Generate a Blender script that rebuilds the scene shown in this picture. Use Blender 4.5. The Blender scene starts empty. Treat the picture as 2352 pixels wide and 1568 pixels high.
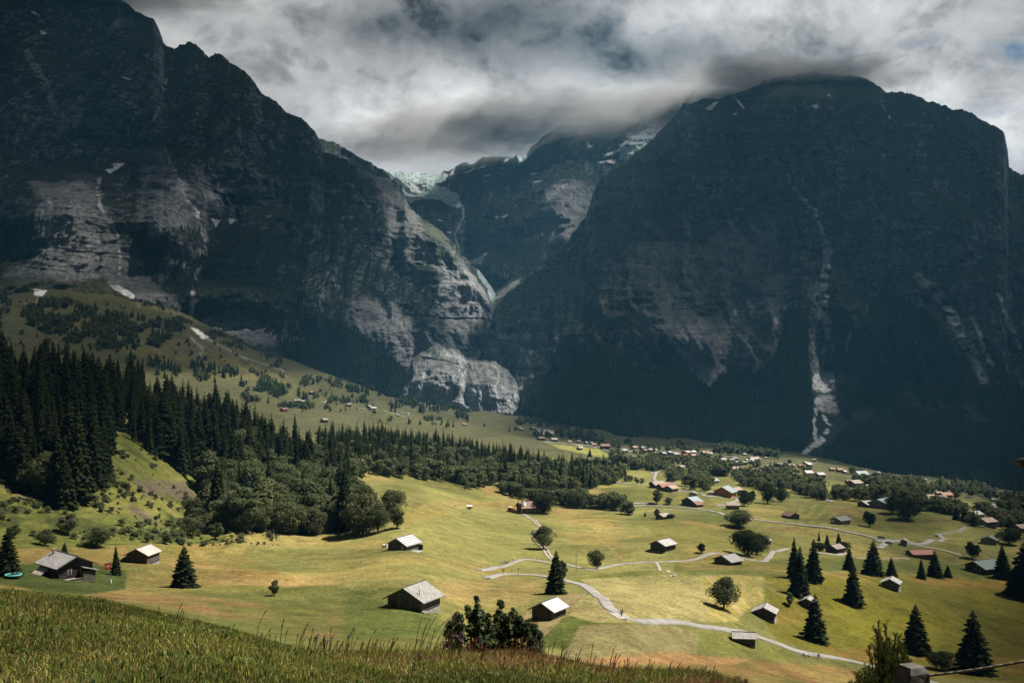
import bpy, bmesh, math, random
import numpy as np
from mathutils import Vector, Matrix
random.seed(7); RNG = np.random.default_rng(11)
SC = bpy.context.scene
COL = SC.collection
F = 996.0; CU = 512.0; CV = 370.0          # focal length and principal point in 1024x682 pixels
ELEV = math.radians(58); AZX, AZY = 0.975, 0.22   # sun stands to the right, slightly beyond
SUND = np.array([math.cos(ELEV)*AZX, math.cos(ELEV)*AZY, math.sin(ELEV)]); SUND /= np.linalg.norm(SUND)

# ------------------------------------------------------------------ noise
def _h(ix, iy, iz, s):
    n = (ix.astype(np.int64)*73856093) ^ (iy.astype(np.int64)*19349663) ^ (iz.astype(np.int64)*83492791) ^ (s*2654435761 & 0x7fffffff)
    n = (n & 0xffffffff).astype(np.uint64)
    n = (n ^ (n >> np.uint64(15)))*np.uint64(2246822519) & np.uint64(0xffffffff)
    n = (n ^ (n >> np.uint64(13)))*np.uint64(3266489917) & np.uint64(0xffffffff)
    n = n ^ (n >> np.uint64(16))
    return n.astype(np.float64)/4294967296.0
def vn(x, y, z, s=0):
    x = np.asarray(x, float); y = np.asarray(y, float)+0*x; z = np.asarray(z, float)+0*x
    ix, iy, iz = np.floor(x), np.floor(y), np.floor(z)
    fx, fy, fz = x-ix, y-iy, z-iz
    fx = fx*fx*fx*(fx*(fx*6-15)+10); fy = fy*fy*fy*(fy*(fy*6-15)+10); fz = fz*fz*fz*(fz*(fz*6-15)+10)
    r = 0
    for dx in (0, 1):
        for dy in (0, 1):
            for dz in (0, 1):
                w = (fx if dx else 1-fx)*(fy if dy else 1-fy)*(fz if dz else 1-fz)
                r = r + w*_h(ix+dx, iy+dy, iz+dz, s)
    return r*2-1
def fbm(x, y, z=0., o=4, s=0, g=0.5):
    r = 0; a = 1; t = 0
    for k in range(o):
        r = r + a*vn(np.asarray(x)*2**k+k*17.3, np.asarray(y)*2**k+k*5.1, np.asarray(z)*2**k, s+k); t += a; a *= g
    return r/t
def ridged(x, y, z=0., o=4, s=0, g=0.5):
    r = 0; a = 1; t = 0
    for k in range(o):
        r = r + a*(1-2*np.abs(vn(np.asarray(x)*2**k+k*7.7, np.asarray(y)*2**k, np.asarray(z)*2**k, s+k))); t += a; a *= g
    return r/t
def ss(a, b, x):
    t = np.clip((np.asarray(x, float)-a)/(b-a), 0, 1); return t*t*(3-2*t)
def pchip(xs, ys, x):
    xs = np.asarray(xs, float); ys = np.asarray(ys, float); x = np.clip(np.asarray(x, float), xs[0], xs[-1])
    h = np.diff(xs); d = np.diff(ys)/h; m = np.zeros_like(xs)
    if len(xs) > 2:
        w1 = 2*h[1:]+h[:-1]; w2 = h[1:]+2*h[:-1]
        with np.errstate(divide='ignore', invalid='ignore'):
            mm = (w1+w2)/(w1/d[:-1]+w2/d[1:])
        m[1:-1] = np.where(d[:-1]*d[1:] > 0, mm, 0)
    m[0], m[-1] = d[0], d[-1]
    i = np.clip(np.searchsorted(xs, x, side='right')-1, 0, len(h)-1)
    t = (x-xs[i])/h[i]
    return (ys[i]*(2*t**3-3*t**2+1)+m[i]*h[i]*(t**3-2*t**2+t)+ys[i+1]*(-2*t**3+3*t**2)+m[i+1]*h[i]*(t**3-t**2))
def in_poly(px, py, poly):
    c = np.zeros(px.shape, bool); n = len(poly)
    for i in range(n):
        x1, y1 = poly[i]; x2, y2 = poly[(i+1) % n]
        if y1 == y2: continue
        k = ((y1 > py) != (y2 > py)) & (px < (x2-x1)*(py-y1)/(y2-y1)+x1); c ^= k
    return c
def dist_line(px, py, pts, sy=1.0):
    d = np.full(px.shape, 1e9)
    for (x1, y1), (x2, y2) in zip(pts[:-1], pts[1:]):
        dx, dy = x2-x1, (y2-y1)*sy; L = dx*dx+dy*dy+1e-9
        t = np.clip(((px-x1)*dx+(py-y1)*sy*dy)/L, 0, 1)
        d = np.minimum(d, np.hypot(px-x1-t*dx, (py-y1)*sy-t*dy))
    return d
def D(*p):                                   # measured points of the 2352-wide view -> 1024 frame units
    return [(a*0.43537, b*0.43537) for a, b in p]

# ------------------------------------------------------------------ objects
def tag(o, label=None, cat=None, group=None, kind=None):
    if label: o['label'] = label
    if cat: o['category'] = cat
    if group: o['group'] = group
    if kind: o['kind'] = kind
    return o
def link(o, parent=None):
    COL.objects.link(o)
    if parent is not None: o.parent = parent
    return o
def empty(name, loc=(0, 0, 0), rz=0.0, scale=1.0):
    o = bpy.data.objects.new(name, None); COL.objects.link(o); o.location = loc; o.rotation_euler = (0, 0, rz)
    o.scale = (scale,)*3; o.empty_display_size = 0.5
    return o
def mesh_obj(name, verts, faces, mat, parent=None, smooth=False, col=None, idx=None):
    me = bpy.data.meshes.new(name)
    verts = np.asarray(verts, np.float32)
    if isinstance(faces, np.ndarray):
        n, k = faces.shape
        me.vertices.add(len(verts)); me.vertices.foreach_set('co', verts.ravel())
        me.loops.add(n*k); me.loops.foreach_set('vertex_index', faces.ravel().astype(np.int32))
        me.polygons.add(n); me.polygons.foreach_set('loop_start', np.arange(0, n*k, k, dtype=np.int32))
        me.update(calc_edges=True)
    else:
        me.from_pydata(verts.tolist(), [], faces); me.update()
    if smooth: me.polygons.foreach_set('use_smooth', np.ones(len(me.polygons), bool))
    if col is not None:
        a = me.color_attributes.new('Col', 'FLOAT_COLOR', 'POINT')
        c = np.ones((len(verts), 4), np.float32); c[:, :3] = col; a.data.foreach_set('color', c.ravel())
    if mat:
        for m in (mat if isinstance(mat, (list, tuple)) else [mat]): me.materials.append(m)
    if idx is not None: me.polygons.foreach_set('material_index', np.asarray(idx, np.int32))
    o = bpy.data.objects.new(name, me)
    return link(o, parent)
class MB:
    """collects simple solids, linked as one mesh"""
    def __init__(s): s.v = []; s.f = []
    def add(s, vs, fs):
        n = len(s.v); s.v += [tuple(v) for v in vs]; s.f += [tuple(i+n for i in f) for f in fs]; return s
    def box(s, c, d, rz=0., rx=0., ry=0.):
        R = Matrix.Rotation(rz, 3, 'Z') @ Matrix.Rotation(ry, 3, 'Y') @ Matrix.Rotation(rx, 3, 'X')
        vs = [Vector(c)+R @ Vector((a*d[0]/2, b*d[1]/2, e*d[2]/2)) for a in (-1, 1) for b in (-1, 1) for e in (-1, 1)]
        return s.add(vs, [(0, 1, 3, 2), (4, 6, 7, 5), (0, 4, 5, 1), (2, 3, 7, 6), (0, 2, 6, 4), (1, 5, 7, 3)])
    def tube(s, a, b, r1, r2=None, n=8):
        r2 = r1 if r2 is None else r2; a = Vector(a); b = Vector(b); d = (b-a).normalized()
        u = d.orthogonal().normalized(); w = d.cross(u)
        vs = []
        for p, r in ((a, r1), (b, r2)):
            for k in range(n):
                t = 2*math.pi*k/n; vs.append(p+u*math.cos(t)*r+w*math.sin(t)*r)
        fs = [(k, (k+1) % n, n+(k+1) % n, n+k) for k in range(n)]+[tuple(range(n-1, -1, -1)), tuple(range(n, 2*n))]
        return s.add(vs, fs)
    def path(s, pts, r, n=6):
        for a, b in zip(pts[:-1], pts[1:]): s.tube(a, b, r, r, n)
        return s
    def prism(s, poly, y0, y1, fn=None):           # polygon in x,z extruded along y
        fn = fn or (lambda x, y, z: (x, y, z)); n = len(poly)
        vs = [fn(x, y0, z) for x, z in poly]+[fn(x, y1, z) for x, z in poly]
        return s.add(vs, [tuple(range(n)), tuple(range(2*n-1, n-1, -1))]+[(k, n+k, n+(k+1) % n, (k+1) % n) for k in range(n)])
    def torus(s, c, R, r, axis='Y', n=20, m=6, sc=(1, 1, 1)):
        vs = []; fs = []
        for i in range(n):
            a = 2*math.pi*i/n
            for j in range(m):
                b = 2*math.pi*j/m; q = R+r*math.cos(b); p = (q*math.cos(a), q*math.sin(a), r*math.sin(b))
                if axis == 'Y': p = (p[0], p[2], p[1])
                vs.append((c[0]+p[0]*sc[0], c[1]+p[1]*sc[1], c[2]+p[2]*sc[2]))
        for i in range(n):
            for j in range(m): fs.append((i*m+j, ((i+1) % n)*m+j, ((i+1) % n)*m+(j+1) % m, i*m+(j+1) % m))
        return s.add(vs, fs)
    def obj(s, name, mat, parent=None, smooth=False): return mesh_obj(name, s.v, s.f, mat, parent, smooth)

# ------------------------------------------------------------------ materials
class NT:
    def __init__(s, name):
        s.m = bpy.data.materials.new(name); s.m.use_nodes = True; s.t = s.m.node_tree; s.n = s.t.nodes; s.n.clear()
        s.out = s.n.new('ShaderNodeOutputMaterial')
    def new(s, k, **kw):
        n = s.n.new(k)
        for a, b in kw.items(): setattr(n, a, b)
        return n
    def lk(s, a, b): s.t.links.new(a, b)
    def math(s, op, a, b=None, clamp=False):
        n = s.new('ShaderNodeMath', operation=op, use_clamp=clamp)
        for i, x in enumerate((a, b)):
            if x is None: continue
            if isinstance(x, (int, float)): n.inputs[i].default_value = x
            else: s.lk(x, n.inputs[i])
        return n.outputs[0]
    def pos(s, obj=False, scale=(1, 1, 1)):
        if obj: src = s.new('ShaderNodeTexCoord').outputs['Object']
        else: src = s.new('ShaderNodeNewGeometry').outputs['Position']
        m = s.new('ShaderNodeMapping'); m.inputs['Scale'].default_value = scale; s.lk(src, m.inputs[0]); return m.outputs[0]
    def noise(s, vec, scale, detail=4, rough=.55, dist=0.):
        n = s.new('ShaderNodeTexNoise'); n.inputs['Scale'].default_value = scale; n.inputs['Detail'].default_value = detail
        n.inputs['Roughness'].default_value = rough; n.inputs['Distortion'].default_value = dist
        if vec is not None: s.lk(vec, n.inputs['Vector'])
        return n.outputs['Fac']
    def ramp(s, fac, stops):
        r = s.new('ShaderNodeValToRGB'); e = r.color_ramp.elements
        while len(e) < len(stops): e.new(0.5)
        for q, (p, c) in zip(e, stops): q.position = p; q.color = (*c, 1) if len(c) == 3 else c
        s.lk(fac, r.inputs[0]); return r.outputs[0]
    def rng(s, v, a, b, c, d):
        n = s.new('ShaderNodeMapRange'); n.inputs[1].default_value = a; n.inputs[2].default_value = b; n.inputs[3].default_value = c; n.inputs[4].default_value = d
        s.lk(v, n.inputs[0]); return n.outputs[0]
    def mix(s, f, a, b, mode='MIX'):
        n = s.new('ShaderNodeMix', data_type='RGBA', blend_type=mode)
        for i, x in ((0, f), (6, a), (7, b)):
            if isinstance(x, (int, float)): n.inputs[i].default_value = x
            elif isinstance(x, tuple): n.inputs[i].default_value = (*x, 1)
            else: s.lk(x, n.inputs[i])
        return n.outputs[2]
    def bump(s, h, dist=.1, strength=1.):
        b = s.new('ShaderNodeBump'); b.inputs['Distance'].default_value = dist; b.inputs['Strength'].default_value = strength
        s.lk(h, b.inputs['Height']); return b.outputs[0]
    def bsdf(s, color, rough=.8, normal=None, spec=.3, metal=0., extra=None):
        p = s.new('ShaderNodeBsdfPrincipled'); p.inputs['Roughness'].default_value = rough; p.inputs['Specular IOR Level'].default_value = spec
        p.inputs['Metallic'].default_value = metal
        if isinstance(color, tuple): p.inputs['Base Color'].default_value = (*color, 1)
        else: s.lk(color, p.inputs['Base Color'])
        if normal is not None: s.lk(normal, p.inputs['Normal'])
        s.lk(p.outputs[0], s.out.inputs[0]); return s.m
def simple(name, c, rough=.7, var=.25, scale=3., metal=0., spec=.3, bump=.01):
    t = NT(name); p = t.pos(True); n = t.noise(p, scale, 5)
    f = t.rng(n, .3, .7, 1-var, 1+var)
    v = t.new('ShaderNodeVectorMath', operation='SCALE'); v.inputs[0].default_value = c; t.lk(f, v.inputs['Scale'])
    return t.bsdf(v.outputs[0], rough, t.bump(n, bump) if bump else None, spec, metal)
def planks(name, c, scale=4., axis=2, var=.5, rough=.85):
    """weathered boards: lines along one axis"""
    t = NT(name); sc = [.3, .3, .3]; sc[axis] = scale
    p = t.pos(True, tuple(sc)); n = t.noise(p, 1.5, 4, .7)
    w = t.new('ShaderNodeTexWave', wave_type='BANDS', bands_direction='XYZ'[axis]); w.inputs['Scale'].default_value = scale*.32
    w.inputs['Distortion'].default_value = .6; t.lk(t.pos(True), w.inputs['Vector'])
    k = t.rng(w.outputs['Fac'], 0, .35, .35, 1.); n2 = t.noise(t.pos(True), .8, 4)
    f = t.math('MULTIPLY', t.math('MULTIPLY', t.rng(n, .3, .7, 1-var, 1+var), k), t.rng(n2, .3, .7, .75, 1.25))
    v = t.new('ShaderNodeVectorMath', operation='SCALE'); v.inputs[0].default_value = c; t.lk(f, v.inputs['Scale'])
    return t.bsdf(v.outputs[0], rough, t.bump(w.outputs['Fac'], .03), .2)
def shingles(name, c, scale=3., var=.35):
    t = NT(name); br = t.new('ShaderNodeTexVoronoi'); br.inputs['Scale'].default_value = scale
    t.lk(t.pos(True, (1, 1.6, 1.6)), br.inputs['Vector'])
    n = t.noise(t.pos(True), .7, 6, .65); n3 = t.noise(t.pos(True), 6., 3)
    f = t.math('MULTIPLY', t.rng(br.outputs['Color'], .1, .9, 1-var, 1+var), t.rng(n, .3, .7, .78, 1.2))
    v = t.new('ShaderNodeVectorMath', operation='SCALE'); v.inputs[0].default_value = c; t.lk(f, v.inputs['Scale'])
    col = t.mix(t.math('MULTIPLY', t.rng(n3, .5, .7, 0, .6), t.rng(n, .45, .65, 0, 1)), v.outputs[0], (.09, .075, .05))
    return t.bsdf(col, .75, t.bump(br.outputs['Distance'], .05), .3)
# ------------------------------------------------------------------ ground height
GC = {  # frame column -> (distance, frame row) of the ground surface there
 -120: [(3,900),(5,690),(8,612),(12,578),(20,596),(60,604),(140,598),(220,575),(260,555),(300,530),(350,500),(400,458),(450,415),(550,375),(650,365),(800,372),(1200,420),(1600,362),(2000,318),(2600,270),(4500,250)],
 0:   [(3,900),(5,690),(8,624),(12,592),(20,606),(60,612),(140,606),(180,598),(220,586),(250,566),(300,545),(350,518),(400,478),(450,440),(550,398),(650,384),(800,390),(1200,430),(1600,370),(2000,332),(2400,298),(2800,280),(4500,260)],
 65:  [(3,900),(5,692),(8,628),(12,599),(20,611),(60,616),(150,607),(190,598),(225,588),(250,575),(300,556),(350,533),(400,498),(450,455),(550,410),(650,393),(800,396),(1200,432),(1600,380),(2000,340),(2400,305),(2800,286),(4500,265)],
 143: [(3,900),(5,695),(8,636),(11,612),(20,624),(60,628),(150,614),(180,607),(230,594),(260,583),(300,563),(350,545),(400,524),(450,497),(500,470),(600,420),(700,404),(800,402),(1200,432),(1600,392),(2000,358),(2400,325),(2800,300),(4500,280)],
 200: [(3,900),(5,698),(8,644),(11,625),(20,636),(60,640),(165,624),(200,612),(250,589),(300,571),(350,557),(400,546),(450,533),(500,508),(550,480),(650,438),(800,420),(1000,422),(1300,432),(1600,404),(2000,372),(2400,340),(2800,326),(4500,300)],
 261: [(3,900),(5,700),(8,652),(10,641),(20,652),(60,654),(165,634),(200,620),(250,594),(300,573),(350,557),(400,545),(450,536),(500,526),(550,506),(650,466),(800,436),(1000,430),(1300,438),(1600,418),(2000,394),(2400,368),(2800,352),(4500,330)],
 330: [(3,900),(5,702),(8,664),(9.5,655),(20,662),(60,662),(165,641),(200,625),(250,599),(300,573),(350,556),(400,543),(450,535),(500,528),(550,518),(650,490),(800,456),(950,442),(1300,445),(1600,430),(2000,411),(2600,380),(3000,372),(4500,350)],
 400: [(3,900),(5,704),(8,672),(9.5,662),(20,668),(60,672),(165,650),(200,631),(230,606),(300,566),(345,549),(400,536),(450,528),(500,521),(600,501),(700,484),(800,472),(1000,450),(1300,448),(1600,434),(2000,420),(2600,406),(3000,400),(4500,380)],
 500: [(3,900),(5,706),(8,672),(10,660),(20,668),(60,680),(165,660),(200,648),(240,622),(270,603),(300,589),(350,573),(400,561),(450,551),(500,541),(600,522),(700,507),(800,492),(900,482),(1000,472),(1300,455),(1600,444),(2000,433),(2600,421),(3200,410),(4500,395)],
 600: [(3,900),(5,710),(8,684),(10,674),(20,684),(60,690),(165,677),(190,662),(230,620),(260,603),(300,589),(360,574),(420,563),(500,547),(600,530),(700,515),(800,503),(900,490),(1050,477),(1300,462),(1600,452),(2000,442),(2600,430),(3200,420),(4500,400)],
 700: [(3,900),(5,722),(8,690),(12,684),(20,694),(60,705),(150,700),(190,684),(240,650),(270,622),(300,602),(330,582),(355,572),(420,563),(460,553),(500,544),(600,527),(700,513),(800,502),(950,489),(1200,473),(1600,456),(2000,447),(2600,438),(3200,430),(4500,410)],
 800: [(3,960),(5,780),(8,736),(12,718),(20,716),(60,716),(150,708),(210,686),(250,668),(290,646),(320,625),(345,605),(370,585),(400,574),(450,566),(500,557),(550,546),(600,536),(700,520),(800,509),(950,496),(1200,481),(1600,465),(2000,457),(2600,450),(4500,430)],
 900: [(3,1000),(5,830),(8,772),(12,740),(20,726),(60,716),(150,708),(210,698),(250,684),(300,664),(350,634),(380,610),(410,592),(440,578),(500,563),(560,553),(600,545),(680,532),(780,515),(860,503),(920,499),(1200,493),(1500,482),(2000,474),(2600,465),(4500,450)],
 1024:[(3,1040),(5,850),(8,780),(12,750),(20,735),(60,722),(150,715),(210,708),(260,694),(320,670),(380,640),(430,612),(480,590),(520,577),(600,562),(700,545),(800,533),(900,522),(1200,508),(1600,498),(2000,492),(2600,484),(4500,470)],
 1150:[(3,1060),(5,860),(8,785),(12,752),(20,740),(60,728),(150,722),(210,715),(260,702),(320,682),(380,655),(430,630),(480,608),(520,594),(600,575),(700,556),(800,544),(900,533),(1200,520),(1600,512),(2000,507),(2600,500),(4500,485)],
}
_LY = np.linspace(math.log(3), math.log(4500), 420)
_UC = np.array(sorted(GC)); _tab = np.zeros((len(_UC), len(_LY)))
for _i, _u in enumerate(_UC):
    _a = np.array(GC[_u], float); _z = (CV-_a[:, 1])/F*_a[:, 0]
    _tab[_i] = pchip(np.log(_a[:, 0]), _z, _LY)
_UU = np.linspace(-120, 1150, 318)
_T2 = np.zeros((len(_UU), len(_LY)))
for _j in range(len(_LY)): _T2[:, _j] = pchip(_UC, _tab[:, _j], _UU)
_k = np.array([1, 4, 6, 4, 1.])/16
def _blur(T, ax, n):
    for _ in range(n):
        P = np.pad(T, [(2, 2) if a == ax else (0, 0) for a in (0, 1)], mode='edge')
        T = sum(_k[q]*(P[q:q+T.shape[0]] if ax == 0 else P[:, q:q+T.shape[1]]) for q in range(5))
    return T
_T2 = _blur(_blur(_T2, 0, 8), 1, 2)
BUMPS = [(735,338,44,11,3.4),(640,345,18,12,1.6),(560,262,14,8,1.6),(470,372,16,14,1.8),(330,262,26,9,1.7),(240,292,26,9,1.6),(430,440,30,22,2.4),(610,470,30,22,2.6),(700,455,34,16,2.4),(850,620,50,40,6.),(960,600,45,35,4.),(780,520,34,18,2.6),(880,375,26,10,2.4),(960,330,26,12,2.),(565,640,36,30,4.),(660,820,50,40,5.),(620,860,30,40,6.),(790,285,16,8,1.3),(400,590,30,26,3.)]
def ground_z(x, y):
    x = np.asarray(x, float); y = np.asarray(y, float)
    yy = np.maximum(y, 3.0); u = np.clip(CU+F*x/yy, -120, 1150)
    a = (u+120)/(1270)*(len(_UU)-1); b = (np.log(np.minimum(yy, 4500))-_LY[0])/(_LY[-1]-_LY[0])*(len(_LY)-1)
    i = np.clip(a.astype(int), 0, len(_UU)-2); j = np.clip(b.astype(int), 0, len(_LY)-2); fa = a-i; fb = b-j
    z = (_T2[i, j]*(1-fa)+_T2[i+1, j]*fa)*(1-fb)+(_T2[i, j+1]*(1-fa)+_T2[i+1, j+1]*fa)*fb
    z = np.where(y < 3, z+(3-y)*.05, z)
    am = ss(60, 260, yy)
    z = z + am*(2.6*fbm(x/70, y/95, 0, 2, 3)*ss(200, 420, yy)*(1+yy/900) + .4*fbm(x/22, y/26, 0, 2, 5))
    z = z + .05*fbm(x/1.1, y/1.1, 0, 3, 9)*(1-ss(20, 60, yy))
    for bu, by, rx, ry, bh in BUMPS:
        bx = (bu-CU)/F*by; z = z+bh*np.exp(-((x-bx)/rx)**2-((y-by)/ry)**2)
    hill = np.exp(-((np.log(yy)-np.log(440))/.28)**2)*(1-ss(240, 330, u))         # the rough left slope
    z = z + hill*(6.0*ridged(x/42, y/80, 0, 3, 21)+1.2*ridged(x/9, y/12, 0, 2, 23))
    return z
def gz(x, y): return float(ground_z(np.array([x]), np.array([y]))[0])
_YM = np.exp(np.linspace(math.log(3), math.log(4500), 2600))
def hit(u, v, ymin=3.0):
    """the point of the ground seen along this direction"""
    Y = _YM[_YM >= ymin]; x = (u-CU)/F*Y; zr = (CV-v)/F*Y; g = ground_z(x, Y); d = zr-g
    i = np.argmax(d < 0) if (d < 0).any() else len(Y)-1
    if i == 0: return x[0], Y[0], g[0]
    t = d[i-1]/(d[i-1]-d[i]+1e-9); y = Y[i-1]+(Y[i]-Y[i-1])*np.clip(t, 0, 1); xx = (u-CU)/F*y
    return float(xx), float(y), gz(xx, y)
def _crop(u0, v0, k): return lambda *p: [(u0+a/k, v0+b/k) for a, b in p]
C4 = _crop(0, 475, 6.72); C5 = _crop(350, 475, 7.237); C6 = _crop(675, 475, 6.739)
E1 = _crop(475, 412.5, 11.76); E2 = _crop(650, 437.5, 11.76); E3 = _crop(825, 450, 11.82); E8 = _crop(350, 537.5, 10.453)
M1 = _crop(0, 250, 6.72); M2 = _crop(350, 250, 6.97); M3 = _crop(675, 250, 6.74)
T1 = _crop(0, 0, 6.271); T2 = _crop(350, 0, 6.271); T3 = _crop(675, 0, 6.272)
W4 = _crop(237.5, 350, 9.903)
MOWN = (.132, .124, .042); GREEN = (.072, .074, .023); LAWN = (.036, .050, .014); ORANGE = (.165, .108, .040); STRAW = (.195, .165, .075)
RED = (.140, .066, .030); SCRUB = (.078, .085, .022); DIRT = (.075, .058, .048); ALP = (.056, .056, .027); OLIVE = (.095, .090, .024)
# ------------------------------------------------------------------ ground sheet
rows = np.concatenate([np.linspace(-20, 3.5, 22), np.exp(np.linspace(math.log(4), math.log(22), 90)), np.exp(np.linspace(math.log(23), math.log(150), 60)),
                       np.exp(np.linspace(math.log(151), math.log(1300), 540)), np.exp(np.linspace(math.log(1306), math.log(4300), 170))])
cols = np.linspace(-1, 1, 720)
GY, GS = np.meshgrid(rows, cols, indexing='ij'); GX = GS*(GY+26)*.63
GZ = ground_z(GX, GY)
nr, nc = GX.shape
_yy = np.maximum(GY, 2.); GU = CU+F*GX/_yy; GV = CV-F*GZ/_yy
def paint(colr, c, m): 
    m = np.clip(m, 0, 1)[..., None]; colr[:] = colr*(1-m)+np.array(c)*m
nz = fbm(GX/9, GY/9, 0, 4, 31); nz2 = fbm(GX/45, GY/60, 0, 4, 37); nz3 = fbm(GX/2.2, GY/2.2, 0, 3, 41)
far = ss(150, 165, GY)
# jitter of borders lives in world space
JU = GU+ (nz2*5+nz*2)*far; JV = GV+(nz2*3+nz*1.2)*far
col = np.zeros(GX.shape+(3,)); col[:] = GREEN
paint(col, MOWN, .5+.8*nz2)
def patch(poly, c, a=1., ymin=100, ymax=5000, j=1.0, soft=0, gate=None):
    a_ = np.array(poly); mg = 8*j+soft+1; u0, v0 = a_.min(0)-mg; u1, v1 = a_.max(0)+mg
    k = (GU > u0) & (GU < u1) & (GV > v0) & (GV < v1) & (GY > ymin) & (GY < ymax)
    if not k.any(): return
    r = np.where(k.any(1))[0]; q = np.where(k.any(0))[0]; R = (slice(r[0], r[-1]+1), slice(q[0], q[-1]+1))
    x, y = GU[R]+(JU[R]-GU[R])*j, GV[R]+(JV[R]-GV[R])*j
    m = in_poly(x, y, poly)*1.
    if soft: m = np.clip(ss(soft, -soft, np.where(m > 0, -1, 1)*dist_line(x, y, poly+[poly[0]])), 0, 1)
    m = m*(GY[R] > ymin)*(GY[R] < ymax)*a
    if gate is not None: m = m*gate[R]
    paint(col[R], c, m)
def streaks(k=1., s=51): return np.clip(.52+k*1.2*fbm(GX/16, (GY+GX*.3)/20, 0, 5, s, .6), 0, 1)
paint(col, ALP, ss(1050, 1500, GY))
# left slope
patch(C4((-300,-400),(1150,-200),(1500,60),(1900,380),(1480,462),(900,470),(100,500),(-300,480)), SCRUB, 1, soft=2)
hl = in_poly(GU, GV, C4((-300,-700),(1300,-300),(1700,250),(1480,455),(900,470),(-300,490)))*(GY < 640)
paint(col, (.035,.042,.014), hl*ss(.0, .35, fbm(GX/12, GY/16, 0, 4, 61))*.9)
paint(col, (.125,.120,.032), hl*ss(.1, .45, fbm(GX/22, GY/30, 0, 3, 67))*.7)
for pl in (C4((880,20),(1240,40),(1350,180),(1290,210),(1120,120),(960,140)), C4((0,40),(140,60),(200,170),(60,110)), C4((860,180),(1000,260),(1080,330),(980,310),(880,240)), C4((1500,-60),(1800,-20),(1800,60),(1520,20))):
    patch(pl, DIRT, .9, soft=3, ymax=700)
# meadows by the left chalets
patch(C4((-300,480),(100,490),(1000,462),(1480,460),(1970,680),(2240,680),(2330,722),(2200,760),(1600,800),(860,770),(600,800),(-300,700)), OLIVE, 1, j=.3, soft=1)
og = streaks(1.3)
patch(C4((-300,480),(100,490),(1000,462),(1480,460),(1970,680),(2240,680),(2330,722),(2200,745),(1600,740),(860,770),(600,800),(-300,700)), ORANGE, .85, j=.3, soft=1, gate=og)
patch(C4((90,600),(590,592),(850,645),(845,765),(560,800),(300,790),(100,740),(-300,700),(-300,610)), LAWN, 1, j=.2, soft=1.)
patch(C4((1480,462),(1880,470),(1880,400),(2010,385),(2352,415),(2352,730),(2240,680),(1970,680)), MOWN, 1, j=.15, soft=.7)
patch(C4((1580,470),(1900,485),(2160,520),(2340,530),(2340,560),(2150,535),(1880,497)), OLIVE, .8, j=.2, soft=1)
patch(C4((400,790),(860,770),(1600,800),(2352,700),(2900,720),(2900,1300),(400,1300)), (.080,.084,.024), .85, j=.4, soft=3)
patch(C4((400,790),(860,770),(1600,840),(2100,900),(2400,1000),(2200,1090),(1500,950),(900,850)), (.150,.088,.040), .85, j=1, soft=4, gate=streaks(1.6, 55))
# middle meadows
patch(C5((-40,440),(250,380),(620,170),(1150,230),(1330,330),(1400,420),(1450,600),(950,690),(960,760),(300,800),(-40,820)), MOWN, .75, j=.3, soft=3)
patch(C5((380,200),(450,240),(800,260),(620,300),(420,380),(380,330)), (.15,.125,.035), .8, j=.5, soft=2)
patch(C5((420,200),(1300,180),(1200,235),(700,225)), ORANGE, .5, j=1, soft=2)
patch(C5((1470,220),(1640,250),(1990,380),(1860,380),(1640,340),(1500,300)), ORANGE, .6, j=1, soft=3)
for ln in (C5((1640,355),(1720,345),(1870,375),(1985,382)), C5((1650,362),(1800,450),(1990,620)), C4((1150,600),(1400,610),(1700,670),(2240,680))):
    paint(col, (.21,.125,.045), ss(1.2, .3, dist_line(JU*.3+GU*.7, JV*.3+GV*.7, ln, 2.))*(GY > 150)*.8)
patch(C4((1000,600),(1700,640),(2240,680),(2320,730),(2100,760),(1500,720),(1000,650)), (.21,.145,.065), .8, j=.6, soft=3, gate=streaks(1.5, 85))
patch(C5((250,330),(620,180),(900,230),(500,340),(260,420)), (.17,.14,.05), .6, j=1, soft=5, gate=streaks(1.5, 86))
patch(C6((0,290),(200,320),(400,345),(420,370),(150,340),(0,320)), (.20,.13,.05), .8, j=.6, soft=1.5)
patch(C5((620,770),(1000,740),(1400,760),(1400,850),(1250,960),(760,960),(650,900)), (.175,.125,.050), .75, j=1, soft=5, gate=streaks(1.4, 57))
patch(C5((-40,850),(640,960),(700,1150),(-40,1180)), (.062,.078,.020), .8, j=.4, soft=4)
# field patches on the right of the barn
hay = C5((1240,1010),(1540,850),(1720,850),(1400,1170))
patch(hay, (.150,.120,.060), 1, j=.1, soft=.6)
patch(C5((1400,1170),(1720,850),(1760,860),(1920,1060),(1900,1110),(1700,1290),(1370,1230)), (.058,.070,.016), 1, j=.1, soft=.6)
patch(C5((1590,745),(2100,690),(2180,780),(2040,850),(1980,960),(1900,990),(1790,860)), (.090,.092,.024), 1, j=.2, soft=.8)
bale = C6((0,663),(120,680),(330,672),(540,650),(600,680),(590,850),(420,860),(210,985),(0,985),(-520,990),(-720,940),(-660,840),(-520,770),(-640,700))
patch(bale, (.170,.148,.062), 1, j=.12, soft=.7)
st = np.sin((GX*.9+GY*.25+6*fbm(GX/30, GY/30, 0, 2, 71))/1.15)
patch(C6((180,680),(600,660),(590,850),(480,900),(420,980),(210,985),(230,800)), (.175,.150,.040), .8, j=.2, soft=1)
patch(C6((180,680),(600,660),(590,850),(480,900),(420,980),(210,985),(230,800)), (.225,.175,.085), .8, j=.2, soft=1, gate=ss(.1, .9, st))
patch(C6((-720,1160),(-900,1280),(-700,1300),(150,1190),(170,1080),(0,1010),(-500,1000),(-640,1010)), (.125,.108,.048), 1, j=.1, soft=.7)
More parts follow.
